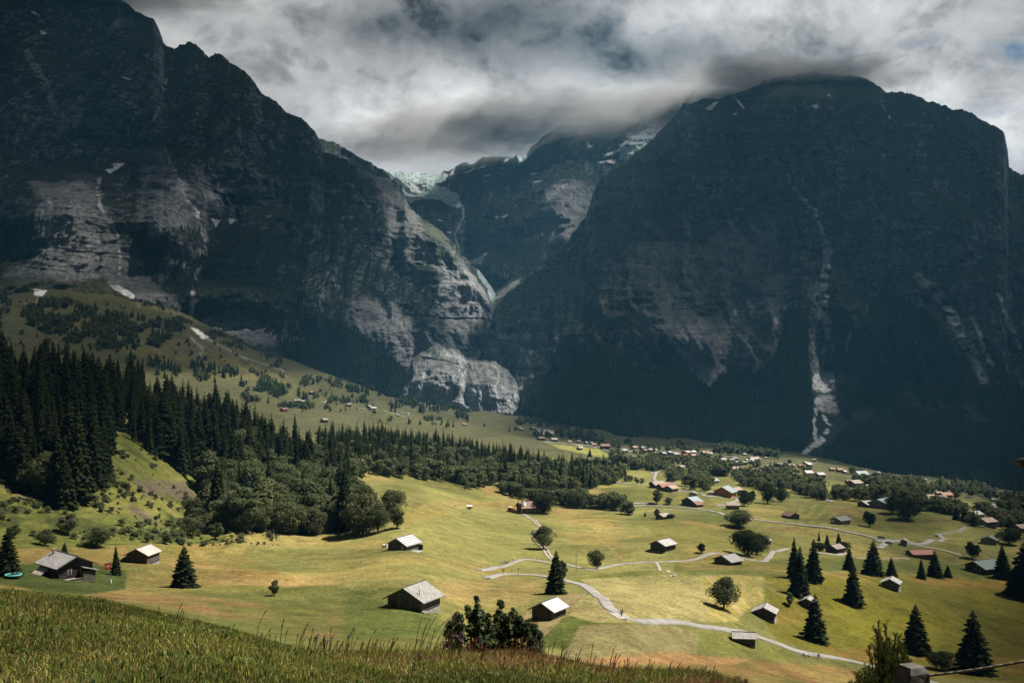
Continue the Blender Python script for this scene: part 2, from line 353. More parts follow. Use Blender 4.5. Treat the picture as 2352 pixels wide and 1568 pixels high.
patch(C6((150,1190),(160,1040),(420,1080),(800,1190),(700,1260),(300,1190)), (.085,.088,.024), 1, j=.2, soft=1)
patch(C6((-900,1290),(-700,1250),(-100,1180),(300,1200),(700,1260),(1300,1300),(1350,1500),(-900,1500)), (.165,.085,.035), .9, j=.4, soft=2, gate=streaks(1.2, 58))
patch(C6((-900,1320),(-300,1280),(200,1290),(900,1400),(400,1450),(-900,1420)), (.060,.062,.018), .7, j=1.3, soft=3, gate=streaks(1.5, 59))
patch(C6((-600,1250),(0,1190),(500,1230),(400,1260),(-300,1270)), (.200,.110,.050), .7, j=.8, soft=2)
# knoll on the right, yellow green with ochre crests
patch(C6((590,680),(1300,660),(1900,680),(2400,720),(2400,1400),(1500,1330),(700,1110),(600,990)), (.085,.080,.013), 1, j=.3, soft=2)
patch(C6((1100,840),(1500,900),(1900,1000),(1700,1150),(1300,1150),(1050,1000)), (.120,.112,.014), .75, j=1, soft=12)
for pl in (C6((980,650),(1250,655),(1400,690),(1300,710),(1000,690)), C6((1500,680),(2300,700),(2300,780),(1700,730)), C6((900,860),(1040,880),(1200,1000),(1080,950),(960,930)), C6((1000,1130),(1500,1200),(1400,1290),(1000,1180)), C6((620,900),(820,880),(840,980),(640,1000)), C6((1500,1200),(2352,1230),(2352,1400),(1600,1330))):
    patch(pl, (.165,.095,.030), .75, j=1, soft=5, gate=streaks(1.3, 63))
# further meadows
patch(C6((0,590),(400,590),(700,560),(1200,560),(1900,600),(2300,640),(2300,690),(1500,660),(1000,640),(600,680),(330,660),(120,670),(0,650)), (.060,.070,.018), .9, j=.2, soft=1.5)
patch(E2((0,930),(400,960),(1000,1040),(1700,1200),(1900,1330),(1200,1323),(0,1300)), OLIVE, .8, j=.4, soft=3)
patch(E2((250,940),(560,990),(980,1040),(900,1060),(400,1000)), (.17,.12,.045), .8, j=1, soft=2)
patch(E2((1250,1020),(1400,1000),(1900,1100),(2352,1180),(2352,1323),(2100,1200),(1500,1080)), (.150,.095,.035), .8, j=1, soft=4, gate=streaks(1.4, 65))
mw = E2((1500,960),(1850,760),(2250,790),(2352,900),(2100,960),(1900,1000))
patch(mw, (.085,.090,.026), 1, j=.2, soft=2)
patch(mw, (.135,.130,.045), .8, j=.2, soft=2, gate=ss(.0, .8, np.sin(GU/2.0+GV*.5+2*fbm(GX/40, GY/40, 0, 2, 73))))
patch(E3((60,650),(330,680),(500,700),(330,740),(60,740)), (.15,.10,.045), .7, j=1, soft=3)
patch(E2((0,820),(860,810),(900,930),(300,960),(0,930)), (.130,.125,.055), .7, j=.3, soft=2)
patch(E2((300,930),(500,880),(900,850),(1000,960),(700,1000)), (.062,.074,.020), .8, j=.3, soft=2)
patch(E1((900,880),(1100,890),(1400,860),(1500,960),(1250,1040),(1050,1000)), (.17,.145,.045), .7, j=.6, soft=2)
patch(E1((1050,870),(1400,840),(1500,940),(1200,930)), (.18,.12,.05), .6, j=1, soft=2)
patch(E1((1640,640),(1900,640),(2100,720),(2100,800),(1700,760)), MOWN, .9, j=.2, soft=1)
patch(E1((880,360),(1450,420),(1620,520),(1500,520),(1000,420)), (.150,.150,.045), .9, j=.2, soft=1)
patch(E1((720,180),(930,215),(920,252),(790,240),(700,215)), (.42,.41,.40), 1, j=.1, soft=.4, ymin=1500)
patch(C5((930,60),(1110,100),(1100,150),(960,120)), ORANGE, .8, j=1, soft=2, ymin=500)
# alp meadows below the left cliffs
patch(M1((700,640),(1200,620),(1400,650),(2000,880),(1500,860),(1000,740)), (.115,.098,.040), .8, ymin=900, j=1, soft=6, gate=streaks(1.2, 66))
for ln, w in ((M1((1290,590),(1370,670),(1330,730)), 1.6), (M1((1270,560),(1320,620),(1380,660)), .9), (M1((1400,600),(1520,660),(1640,720),(1900,800)), .7)):
    paint(col, (.20,.185,.165), ss(w, w*.3, dist_line(JU, JV, ln))*(GY > 1200)*.8)
# near grass knoll
nearm = 1-ss(60, 120, GY)
paint(col, (.040,.046,.012), nearm)
paint(col, (.080,.060,.028), nearm*ss(.1, .5, fbm(GX/1.5, GY/1.5, 0, 3, 77))*.7)
for pl in (M1((225,255),(270,262),(318,268),(285,308),(262,310),(228,296)), M1((735,228),(800,235),(860,270),(905,300),(900,328),(830,300),(770,262)), M1((1275,508),(1330,530),(1405,585),(1365,592),(1310,548))):
    patch(pl, (.62,.62,.64), 1, ymin=1500, j=.05, soft=.4)
for ln, w in ((M1((262,310),(240,350),(200,370)), .9), (M1((745,262),(760,300),(770,310)), .7), (M1((900,330),(960,400)), .7)):
    paint(col, (.19,.175,.15), ss(w, w*.3, dist_line(JU, JV, ln))*(GY > 1500)*.8)
gold = ss(.05, .45, fbm(GX/48, GY/60, 0, 4, 301)+.10*nz)*ss(150, 190, GY)*ss(1100, 800, GY)*(1-hl)
paint(col, (.185, .140, .048), gold*.55)
paint(col, (.060, .068, .020), ss(.12, .5, fbm(GX/60, GY/70, 0, 4, 305))*ss(150, 190, GY)*ss(1100, 800, GY)*.5)
patch(C4((90,600),(590,592),(850,645),(845,765),(560,800),(300,790),(100,740),(-300,700),(-300,610)), LAWN, .95, j=.2, soft=1.)
# general variation
f = 1+.20*nz+.14*nz2+.10*nz3
f = f*(1-.22*ss(.25, .6, fbm(GX/5, GY/3, 0, 3, 81))*far)
col *= f[..., None]
col = np.clip(col, .004, .9)
tg = NT('meadow_ground')
att = tg.new('ShaderNodeAttribute', attribute_name='Col').outputs['Color']
P1 = tg.pos(scale=(1, 1, 1)); n1 = tg.noise(P1, .9, 7, .68); n2 = tg.noise(P1, .11, 5, .6); n4 = tg.noise(tg.pos(scale=(1, .8, 1)), .22, 7, .7, .2)
ff = tg.math('MULTIPLY', tg.math('MULTIPLY', tg.rng(n1, .3, .7, .55, 1.45), tg.rng(n2, .3, .7, .84, 1.16)), tg.rng(n4, .3, .7, .8, 1.2))
vv = tg.new('ShaderNodeVectorMath', operation='SCALE'); tg.lk(att, vv.inputs[0]); tg.lk(ff, vv.inputs['Scale'])
cc = tg.mix(tg.rng(n4, .52, .78, 0, .35), vv.outputs[0], (.15, .11, .045))
cc = tg.mix(.6, vv.outputs[0], cc)
GMAT = tg.bsdf(cc, .95, tg.bump(tg.math('ADD', n1, n4), .6, 1.), .05)
ii = np.arange(nr*nc).reshape(nr, nc)
gf = np.stack([ii[:-1, :-1].ravel(), ii[:-1, 1:].ravel(), ii[1:, 1:].ravel(), ii[1:, :-1].ravel()], 1)
ground = mesh_obj('ground', np.stack([GX.ravel(), GY.ravel(), GZ.ravel()], 1), gf, GMAT, smooth=True, col=col.reshape(-1, 3))
tag(ground, kind='structure')
# ------------------------------------------------------------------ mountains
ROCK = np.array((.185, .20, .225)); ROCKD = np.array((.030, .032, .037)); ROCKL = np.array((.252, .255, .268))
VEG = np.array((.022, .029, .016)); FORESTC = np.array((.014, .021, .012)); SNOW = np.array((.66, .66, .68)); ICE = np.array((.46, .57, .59))
def interp(pts, u): 
    pts = sorted(pts); return np.interp(u, [p[0] for p in pts], [p[1] for p in pts])
MTN = {}
def mountain(name, u0, u1, nu, crest, base, nt, prof, seed, amp=1., jag=2.0, bumps=(), below=30, crestY=None, fade=.12, edge=0):
    us = np.linspace(u0, u1, nu)
    vc = interp([(a, b) for a, b in crest], us); Yc = interp(crestY, us)
    vb = interp([(a, b) for a, b, c in base], us); Yb = interp([(a, c) for a, b, c in base], us)
    jg = jag*(-ridged(us/8., seed, 0, 4, seed, .65)*.9-ridged(us/26, seed, 0, 3, seed+1)*1.0)
    ts = np.concatenate([np.linspace(-.12, 0, 10)[:-1], np.linspace(0, 1, nt), 1+np.linspace(0, .5, 22)[1:]])
    U, T = np.meshgrid(us, ts, indexing='xy')
    Tc = np.clip(T, 0, 1); V = vb+(vc-vb)*Tc+jg*Tc**9; Pf = np.interp(Tc, [p[0] for p in prof], [p[1] for p in prof])
    Y = Yb+(Yc-Yb)*Pf
    Z = (CV-V)*Y/F; 
    back = np.clip(T-1, 0, 1); Y = Y+back*2600; 
    X = (U-CU)/F*Y; Z = Z-back*2400
    low = np.clip(-T, 0, 1); Z = Z-low*1200; Y = Y-low*500*0
    # relief
    wx = X+60*fbm(X/260, Z/260, Y/260, 3, seed+3); wz = Z+50*fbm(X/240, Z/240, 7, 3, seed+4)
    d = 150*ridged(wx/820, wz/1900, Y/2600, 2, seed+5)
    d = d+75*ridged(wx/310, wz/620, Y/900, 4, seed+6)
    d = d+40*ridged(wx/110, wz/200, Y/300, 3, seed+7)
    d = d+15*ridged(wx/36, wz/46, 0, 3, seed+8, .6)
    zz = Z+.10*X+45*fbm(X/420, Z/900, 3, 3, seed+9)
    for L, A in ((170, 17), (58, 6), (24, 2.5)):
        s = (zz/L) % 1.0; d = d+A*(ss(0, .75, s)-ss(.75, 1, s)-.5)*np.clip(.45+1.3*vn(X/260, zz/L//1*3.7, 0, seed+12), 0, 2)
    for (bu, bv, ru, rv, ba) in bumps:
        d = d+ba*np.exp(-((U-bu)/ru)**2-((V-bv)/rv)**2)
    env = np.clip(ss(0, fade, 1-T), 0, 1)*.75+.25; env = np.where(T > 1, .25, env)
    d = d*amp*env
    if edge: d = d*(.25+.75*ss(0, edge, U-u0)*ss(0, edge, u1-U))
    Y2 = Y-d*.93; X2 = X-d*.10*(U-CU)/300; Z2 = Z+d*.18
    # keep the frame row of each point close to plan
    k = Y2/Y; Z2 = np.where(T <= 1, CV*0+Z*k+d*.10, Z2); X2 = np.where(T <= 1, X*k, X2)
    P = np.stack([X2, Y2, Z2], -1)
    du = np.gradient(P, axis=1); dv = np.gradient(P, axis=0); N = np.cross(du, dv); N /= np.linalg.norm(N, axis=-1, keepdims=True)+1e-9
    N = np.where(N[..., 1:2] > 0, -N, N) if name != 'x' else N
    return dict(U=U, V=CV-F*Z2/Y2, T=T, P=P, N=N, X=X2, Y=Y2, Z=Z2, d=d, zz=zz, seed=seed, us=us)
def mcolor(m, rockmix=0., veg=.5, vegline=1e9, dark=0.):
    s = m['seed']; X, Y, Z, N = m['X'], m['Y'], m['Z'], m['N']
    n1 = fbm(X/140, Z/90, Y/140, 4, s+20); n2 = fbm(X/26, Z/60, Y/80, 4, s+24, .6); n3 = fbm(X/9, Z/7, 0, 3, s+28)
    lay = fbm(X/500, m['zz']/13, 0, 3, s+30, .6)
    k = np.clip(.45+rockmix+.55*n1+.55*n2+.22*lay+.40*n3, 0, 1)[..., None]
    c = ROCKD*(1-k)+ROCK*k*1.15
    cr = ridged(X/75+.6*n1, Z/95, Y/75, 4, s+41, .6); cr2 = ridged(X/24+n2, Z/34, Y/40, 3, s+45, .6)
    c = c*(1-.62*ss(.30, .70, cr)-.30*ss(.35, .75, cr2))[..., None]*1.22
    g = N[..., 2]+.35*n1+.22*n2
    vg = ss(.62-.30*veg, .80-.30*veg, g)*ss(vegline+150, vegline-150, Z)
    c = c*(1-vg[..., None])+VEG*(1+.5*n3[..., None])*vg[..., None]
    return c
def mp(m, c, poly, colr, a=1., j=1.5, soft=1.5, gate=None, js=40.):
    mg = j*3+soft+1
    R = box_of(m, poly, mg)
    if R is None: return
    x = m['U0'][R]+m['J1'][R]*j*3; y = m['V0'][R]+m['J2'][R]*j*3
    k = in_poly(x, y, poly)*1.
    if soft: k = ss(soft, -soft, np.where(k > 0, -1, 1)*dist_line(x, y, poly+[poly[0]]))
    k = k*a
    if gate is not None: k = k*gate[R]
    k = k[..., None]; c[R] = c[R]*(1-k)+np.array(colr)*k
def ml(m, c, line, w, colr, a=1., j=1.2, js=30., brk=0.):
    R = box_of(m, line, j*3+w+1)
    if R is None: return
    x = m['U0'][R]+m['J1'][R]*j*3; y = m['V0'][R]
    k = ss(w, w*.25, dist_line(x, y, line))*a
    if brk: k = k*ss(-brk, brk, m['J3'][R]+.15)
    k = k[..., None]; c[R] = c[R]*(1-k)+np.array(colr)*k
tm = NT('mountain_rock')
att = tm.new('ShaderNodeAttribute', attribute_name='Col').outputs['Color']
pa = tm.pos(scale=(1, 1, 1.6)); a1 = tm.noise(pa, .045, 8, .68); a2 = tm.noise(tm.pos(scale=(1, 1, .35)), .05, 6, .7, .8)
pb = tm.pos(scale=(.10, .10, 1)); a3 = tm.noise(pb, .09, 5, .65, .5)
fm = tm.math('MULTIPLY', tm.math('MULTIPLY', tm.rng(a1, .3, .7, .45, 1.6), tm.rng(a2, .3, .7, .62, 1.38)), tm.rng(a3, .3, .7, .84, 1.16))
vm = tm.new('ShaderNodeVectorMath', operation='SCALE'); tm.lk(att, vm.inputs[0]); tm.lk(fm, vm.inputs['Scale'])
hm = tm.math('ADD', tm.math('ADD', a1, a2), a3)
MMAT = tm.bsdf(vm.outputs[0], .92, tm.bump(hm, 16., .9), .1)
def mobj(name, m, c):
    h, w = m['X'].shape; ii = np.arange(h*w).reshape(h, w)
    f = np.stack([ii[:-1, :-1].ravel(), ii[:-1, 1:].ravel(), ii[1:, 1:].ravel(), ii[1:, :-1].ravel()], 1)
    o = mesh_obj(name, m['P'].reshape(-1, 3), f, MMAT, smooth=True, col=np.clip(c, .003, .9).reshape(-1, 3))
    tag(o, kind='structure'); m['c'] = c; MTN[name] = m; return o
def box_of(m, pts, mg):
    a = np.array(pts); u0, v0 = a.min(0)-mg; u1, v1 = a.max(0)+mg
    k = (m['U0'] > u0) & (m['U0'] < u1) & (m['V0'] > v0) & (m['V0'] < v1)
    if not k.any(): return None
    r = np.where(k.any(1))[0]; q = np.where(k.any(0))[0]; return (slice(r[0], r[-1]+1), slice(q[0], q[-1]+1))
def prep(m):
    m['U0'] = CU+F*m['X']/m['Y']; m['V0'] = CV-F*m['Z']/m['Y']
    m['J1'] = fbm(m['X']/40, m['Z']/40, m['Y']/40, 4, 91); m['J2'] = fbm(m['X']/40+9, m['Z']/40, 0, 4, 92); m['J3'] = fbm(m['X']/20, m['Z']/14, 0, 3, 95)
    return m

# left wall
crestA = D((-260,-260),(-100,-150),(60,-90),(130,-40),(270,-6),(300,20),(330,38),(352,44),(366,70),(376,100),(400,112),(412,104),(437,92),(455,108),(480,132),(500,124),(525,140),(560,165),(585,190),(600,215),(640,243),(660,262),(700,283),(722,300),(735,328),(745,354),(770,362),(800,370),(850,402),(900,432),(930,455),(945,480),(975,505),(1000,520),(1040,562),(1060,592),(1095,640),(1125,685),(1133,700))
baseA = [(-110,290,2500),(0,299,2560),(45,298,2600),(105,298,2650),(150,316,2700),(190,340,2750),(240,358,2850),(290,362,2900),(340,384,2950),(380,392,3050),(420,402,3150),(455,407,3250),(495,409,3300)]
mA = prep(mountain('mountain_left', -110, 493.4, 720, crestA, baseA, 470, [(0,0),(.12,.14),(.3,.22),(.42,.36),(.7,.6),(1,1)], 3, amp=1.0, jag=2.4, crestY=[(-110,4600),(100,4500),(200,4300),(320,4150),(400,3900),(450,3700),(493,3500)],
    bumps=[(172,205,26,60,190),(60,215,60,36,120),(95,150,60,30,-130),(225,215,34,26,-150),(330,190,30,40,90),(430,250,25,50,60),(205,300,70,14,110),(395,230,9,50,-60)], fade=.10))
cA = mcolor(mA, .0, .35)
wA = np.clip(.9+.8*fbm(mA['X']/90, mA['Z']/60, 0, 3, 97), 0, 1)
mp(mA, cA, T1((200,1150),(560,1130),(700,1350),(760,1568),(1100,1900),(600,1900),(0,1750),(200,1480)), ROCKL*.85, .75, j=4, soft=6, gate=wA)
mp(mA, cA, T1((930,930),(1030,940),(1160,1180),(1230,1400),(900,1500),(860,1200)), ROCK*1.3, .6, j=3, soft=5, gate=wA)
mp(mA, cA, T1((0,1300),(240,1400),(320,1700),(60,1900),(0,1900)), FORESTC, .8, j=5, soft=5, gate=ss(-.3, .2, fbm(mA['X']/80, mA['Z']/80, 0, 4, 98)))
mp(mA, cA, T1((750,1450),(1700,1400),(2000,1700),(1900,2000),(1050,2000),(900,1700)), VEG*.8, .8, j=5, soft=8, gate=ss(-.05, .25, fbm(mA['X']/70, mA['Z']/120, 0, 4, 99)))
mp(mA, cA, M1((1060,0),(2352,-100),(2352,400),(1900,330),(1300,340),(1000,150)), VEG*.9, .7, j=5, soft=8, gate=ss(-.0, .25, fbm(mA['X']/90, mA['Z']/130, 0, 4, 100)))
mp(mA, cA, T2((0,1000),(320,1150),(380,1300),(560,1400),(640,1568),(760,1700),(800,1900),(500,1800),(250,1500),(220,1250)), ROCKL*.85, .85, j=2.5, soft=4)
mp(mA, cA, T2((420,1330),(560,1400),(640,1568),(700,1640),(560,1640),(470,1500)), VEG*2.2, .8, j=2, soft=3)
mp(mA, cA, M2((400,80),(560,110),(640,170),(600,320),(540,260),(470,160)), VEG*1.4, .9, j=2, soft=3)
mp(mA, cA, M2((150,130),(330,190),(520,290),(560,400),(420,280),(200,180)), VEG*1.3, .7, j=2, soft=3)
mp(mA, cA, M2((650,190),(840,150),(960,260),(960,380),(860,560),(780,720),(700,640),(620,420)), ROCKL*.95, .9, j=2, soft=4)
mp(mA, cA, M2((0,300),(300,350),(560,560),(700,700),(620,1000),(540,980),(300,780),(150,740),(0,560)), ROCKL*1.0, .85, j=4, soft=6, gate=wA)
mp(mA, cA, M2((-200,520),(120,600),(340,790),(470,960),(560,1060),(-200,1060)), FORESTC*1.4, .9, j=4, soft=8)
mp(mA, cA, M2((300,600),(480,680),(520,860),(660,1070),(560,1060),(440,900),(330,760)), ROCKL*1.0, .85, j=2, soft=4)
mp(mA, cA, M1((1340,430),(1700,420),(1960,500),(2060,600),(1800,640),(1600,600),(1400,560)), ROCKL*.95, .85, j=2, soft=3)
mp(mA, cA, M1((0,210),(200,190),(700,200),(900,300),(1050,420),(900,450),(300,350),(0,500)), ALP, .9, j=2, soft=3)
mp(mA, cA, M1((1320,330),(1850,330),(1900,430),(1350,400)), VEG*2.2, .8, j=2, soft=3)
for ln, w, a in ((T1((620,1120),(610,1200),(640,1300),(740,1480)), 2.2, .8), (T1((300,1250),(330,1350),(290,1568)), 3, .7), (M1((1350,0),(1370,60),(1320,150),(1310,260),(1290,330),(1280,470)), 3.2, .95), (M1((1230,0),(1240,110),(1230,230)), 1.3, .8),
        (M1((1130,0),(1150,60),(1090,170)), 1.2, .6), (T1((1040,500),(1020,620),(960,760)), 2., .45), (T1((860,600),(850,700),(800,850)), 1.6, .35), (T1((1500,720),(1510,850),(1490,980)), 1.5, .4), (T1((1220,1310),(1270,1450),(1300,1530),(1280,1600)), 2, .9),
        (T1((1030,930),(1130,1150),(1230,1350)), 2., .5), (T1((170,330),(280,520),(350,700),(480,780)), 5, .4), (T2((20,1160),(90,1260),(150,1330)), 1.5, .5), (M1((790,0),(800,160)), 1.6, .8),
        (M2((420,730),(500,900),(600,1010)), 2.2, .8)):
    ml(mA, cA, ln, w*1.15, ROCKL*1.5, min(1, a*1.2), brk=.12)
for pl in (M1((225,255),(270,262),(318,268),(285,308),(262,310),(228,296)), M1((735,228),(800,235),(860,270),(905,300),(900,328),(830,300),(770,262)), M1((1275,508),(1330,530),(1405,585),(1365,592),(1310,548)),
           M1((1290,320),(1345,332),(1310,362),(1290,392)), T1((1322,1362),(1385,1380),(1350,1425)), T1((1432,1368),(1500,1372),(1440,1410)), T1((1224,1314),(1255,1330),(1243,1365)), T1((655,1062),(712,1052),(705,1022),(785,1020),(735,1058),(690,1086)),
           T1((250,188),(292,205),(285,214),(254,212)), T1((185,70),(215,75),(248,98),(210,92)), T1((760,474),(830,500),(790,494)), T1((462,905),(484,897),(480,915)), T1((492,938),(518,952),(508,956))):
    mp(mA, cA, pl, SNOW, 1., j=.25, soft=.35)
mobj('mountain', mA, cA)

# right wall
crestB = D((1060,860),(1080,812),(1090,790),(1110,752),(1140,702),(1180,662),(1240,612),(1290,572),(1330,522),(1346,500),(1355,472),(1365,440),(1380,412),(1440,367),(1500,322),(1520,300),(1555,262),(1570,240),(1640,228),(1690,212),(1750,186),(1800,178),(1850,172),(1900,168),(1945,180),(1960,178),(2000,190),(2020,200),(2035,214),(2090,216),(2110,222),(2130,232),(2180,250),(2200,252),(2220,256),(2260,280),(2290,292),(2308,312),(2311,340),(2314,382),(2335,398),(2352,406),(2420,440),(2700,520))
baseB = [(462,410,3250),(500,409,3150),(540,418,2900),(600,433,2600),(660,443,2450),(720,449,2350),(790,458,2250),(860,469,2150),(930,480,2050),(1024,494,1950),(1160,512,1900)]
mB = prep(mountain('mountain_right', 462, 1160, 830, crestB, baseB, 500, [(0,0),(.14,.26),(.24,.36),(.36,.42),(.7,.62),(1,1)], 33, amp=.9, jag=2.2, crestY=[(462,3450),(560,3700),(600,3900),(700,4300),(850,4300),(1000,3950),(1160,3700)],
    bumps=[(825,330,14,70,-110),(640,300,50,40,80),(700,345,45,25,90),(560,320,30,30,50),(600,160,20,30,100),(940,250,40,80,60)], fade=.08))
cB = mcolor(mB, -.02, .28)
gB = np.clip(.75+.9*fbm(mB['X']/110, mB['Z']/70, 0, 4, 107), 0, 1)
mp(mB, cB, M3((-600,330),(-200,-100),(700,-200),(760,200),(720,700),(560,830),(380,810),(220,930),(0,750),(-300,560)), ROCKL*.95, .6, j=5, soft=12, gate=gB)
mp(mB, cB, M3((0,520),(300,480),(520,560),(500,700),(420,860),(380,800),(230,930),(100,830)), ROCKL*1.35, .85, j=3, soft=5, gate=gB)
mp(mB, cB, M2((860,640),(1100,600),(1400,760),(1400,880),(1240,980),(1200,1000),(1180,900),(1030,780),(860,750)), ROCKL*1.05, .85, j=3, soft=4, gate=gB)
mp(mB, cB, M2((1000,380),(1400,280),(2100,100),(2265,100),(2265,420),(1700,500),(1200,560),(960,600)), VEG*1.2, .55, j=6, soft=10, gate=ss(-.1, .25, fbm(mB['X']/160, mB['Z']/60, 0, 4, 108)))
# forested apron
mp(mB, cB, M2((1190,1010),(1400,860),(1450,700),(1700,650),(1900,720),(1960,830),(2100,880),(2200,760),(2265,700),(2265,1500),(1190,1500)), FORESTC, .95, j=3, soft=4)
mp(mB, cB, M3((-100,560),(150,880),(230,940),(350,820),(560,840),(700,700),(720,400),(900,420),(900,700),(930,1060),(920,1250),(830,1400),(-100,1500)), FORESTC, .95, j=3, soft=4)
mp(mB, cB, M3((1150,1150),(1080,900),(1150,700),(1250,420),(1400,300),(1700,420),(1900,700),(2060,860),(2352,900),(2352,1700),(1000,1500)), FORESTC, .93, j=4, soft=6)
mp(mB, cB, M3((1030,500),(1160,420),(1150,760),(1060,800)), FORESTC, .8, j=4, soft=5)
mp(mB, cB, M3((1180,1110),(1300,1020),(1430,860),(1800,880),(2060,880),(2352,890),(2352,1180),(2000,1200),(1900,1110),(1560,1080),(1400,1120)), (.040,.050,.020), .9, j=4, soft=5)
mp(mB, cB, M3((980,1420),(1100,1350),(1200,1370),(1200,1440),(1050,1460)), (.04,.05,.02), .9, j=2, soft=3)
for ln, w, a in ((M3((1020,-40),(1020,120),(1000,220),(1030,330),(990,420),(1020,500),(1010,640),(980,760),(960,830)), 4.5, .75), (M3((1020,0),(1022,90),(1010,200)), 2.2, .9), (M3((960,980),(940,1100),(930,1180),(955,1290),(870,1370)), 2.5, .9), (M3((980,1000),(1010,1120),(1040,1180),(990,1280),(900,1340),(850,1390)), 3.2, .9),
        (M3((1640,180),(1740,260),(1840,380),(1870,460),(1950,620),(2010,730),(2080,870)), 6., .55), (M3((1990,400),(2050,560),(2080,690),(2130,770)), 2.6, .6), (M3((2180,300),(2230,450),(2290,570),(2330,680)), 2.6, .55), (M3((660,430),(680,520),(680,620)), 3., .75),
        (M3((1320,360),(1180,560),(1150,730)), 2., .45), (M3((1390,700),(1410,780)), 2.5, .5), (M3((400,400),(400,470)), 2., .5), (M3((390,880),(370,980)), .9, .6), (M3((540,850),(430,1000)), .9, .5), (M3((1610,620),(1650,700)), 2., .4),
        (T3((700,1100),(790,1240),(880,1330),(910,1420),(960,1568)), 2.2, .6), (M2((1030,330),(1080,250),(1310,130)), 1.6, .8), (M2((1190,960),(1220,1000),(1400,880)), 2., .8)):
    ml(mB, cB, ln, w*1.25, ROCKL*2.2, min(1, a*1.3), brk=.12)
mp(mB, cB, M3((915,860),(960,815),(1060,830),(1100,900),(1090,940),(1000,960),(930,930)), ROCKL*2.0, .95, j=1, soft=1.5)
mp(mB, cB, M3((940,980),(1090,970),(1080,1100),(1000,1080),(950,1060)), ROCKL*1.3, .8, j=2, soft=2)
for pl in (T3((190,680),(250,640),(270,632),(235,688),(210,690)), T3((362,600),(395,625),(437,670),(432,682),(395,640)), T3((855,658),(885,648),(898,650),(895,682),(860,664)), T3((957,590),(975,590),(965,606)), T3((1340,718),(1355,735),(1343,752)),
           T3((798,1243),(842,1246),(828,1262)), T3((360,712),(402,706),(380,718)), T3((755,668),(760,690),(754,708))):
    mp(mB, cB, pl, SNOW, .9, j=.2, soft=.3)
mobj('mountain', mB, cB)

# polished slabs in the mouth of the gorge
crestE = M2((300,1060),(350,960),(400,840),(440,750),(490,700),(600,670),(700,672),(760,700),(800,745),(880,762),(960,770),(1010,790),(1100,850),(1170,930),(1200,1010),(1230,1060))
baseE = [(390,404,3080),(420,408,3060),(480,411,3020),(530,413,3040)]
mE = prep(mountain('slabs', 394, 524, 260, crestE, baseE, 170, [(0,0),(.5,.25),(1,1)], 53, amp=.6, jag=2.6, crestY=[(394,3180),(450,3230),(524,3200)], bumps=[(440,374,22,30,70),(492,388,20,20,60),(466,380,4,22,-50),(425,385,5,14,-30),(508,385,4,12,-40)], fade=.12, edge=10))
cE = mcolor(mE, .45, .0)*.75+ROCKL*.80*(.8+.5*mE['J1'][..., None])
ml(mE, cE, M2((810,750),(790,820),(770,880),(730,960),(720,1040)), 1.2, ROCKD*2, .8, j=1.4, brk=.2)
ml(mE, cE, M2((480,760),(600,740),(720,800),(790,830)), .7, ROCKD, .8, j=1)
ml(mE, cE, M2((860,960),(1000,1000),(1010,1050)), .7, ROCKD, .7, j=1)
ml(mE, cE, M2((1010,790),(1030,900),(980,990)), 1., ROCKL*1.3, .8, j=1)
mp(mE, cE, M2((500,700),(620,690),(640,740),(540,730)), VEG*2, .7, j=1.5, soft=2)
mp(mE, cE, M2((620,690),(700,680),(790,740),(790,840),(760,800),(700,740)), ROCKL*1.35, .6, j=2, soft=4)
mobj('mountain', mE, cE)
# back range with the glaciers
crestC = D((640,300),(735,318),(770,330),(800,348),(830,370),(880,392),(920,396),(1000,402),(1035,390),(1060,376),(1130,364),(1200,356),(1225,338),(1245,320),(1290,290),(1400,280),(1500,262),(1560,230),(1700,210))
baseC = [(270,330,5000),(440,320,4800),(500,325,4600),(600,300,4800),(745,280,5000)]
mC = prep(mountain('mountain_back', 280, 740, 560, crestC, baseC, 300, [(0,0),(.35,.2),(.5,.45),(.8,.7),(1,1)], 73, amp=1.25, jag=2.6, crestY=[(270,6000),(420,6900),(560,7000),(740,6200)], bumps=[(415,190,26,22,-160),(560,215,26,60,150),(500,215,26,30,60),(470,270,12,40,-260)], fade=.1))
cC = mcolor(mC, -.02, .1)
gC = np.clip(.8+fbm(mC['X']/120, mC['Z']/60, 0, 4, 111), 0, 1)
mp(mC, cC, T2((1200,1180),(1370,1140),(1530,1140),(1500,1400),(1400,1500),(1330,1540),(1190,1450),(1240,1300)), ROCKL*.8, .7, j=3, soft=4, gate=gC)
mp(mC, cC, T2((1210,1220),(1290,1160),(1365,1145),(1290,1230),(1215,1320)), ROCKL*1.2, .8, j=1.5, soft=2)
mp(mC, cC, T2((1190,1400),(1300,1430),(1420,1440),(1370,1500),(1230,1460)), ROCKL*1., .7, j=3, soft=2, gate=gC)
ice = ICE*(1)
mp(mC, cC, T2((200,1050),(420,1070),(620,1085),(590,1130),(520,1150),(560,1170),(690,1215),(680,1245),(715,1300),(640,1290),(540,1240),(440,1240),(370,1268),(330,1200),(320,1160),(260,1120)), ICE, 1, j=.8, soft=.6)
mp(mC, cC, T2((330,1160),(420,1170),(470,1240),(380,1260)), SNOW*.75, .7, j=1, soft=1)
mp(mC, cC, T2((530,1160),(610,1180),(600,1200),(540,1190)), SNOW*.75, .8, j=1, soft=.6)
mp(mC, cC, T2((1840,810),(1960,770),(2038,760),(2038,840),(1850,960),(1740,1010),(1690,1010),(1690,900)), ICE*1.3, .95, j=1.5, soft=1)
mp(mC, cC, T2((1740,840),(1850,815),(1950,780),(1960,820),(1870,850),(1700,930)), SNOW*.75, .8, j=1.5, soft=.8)
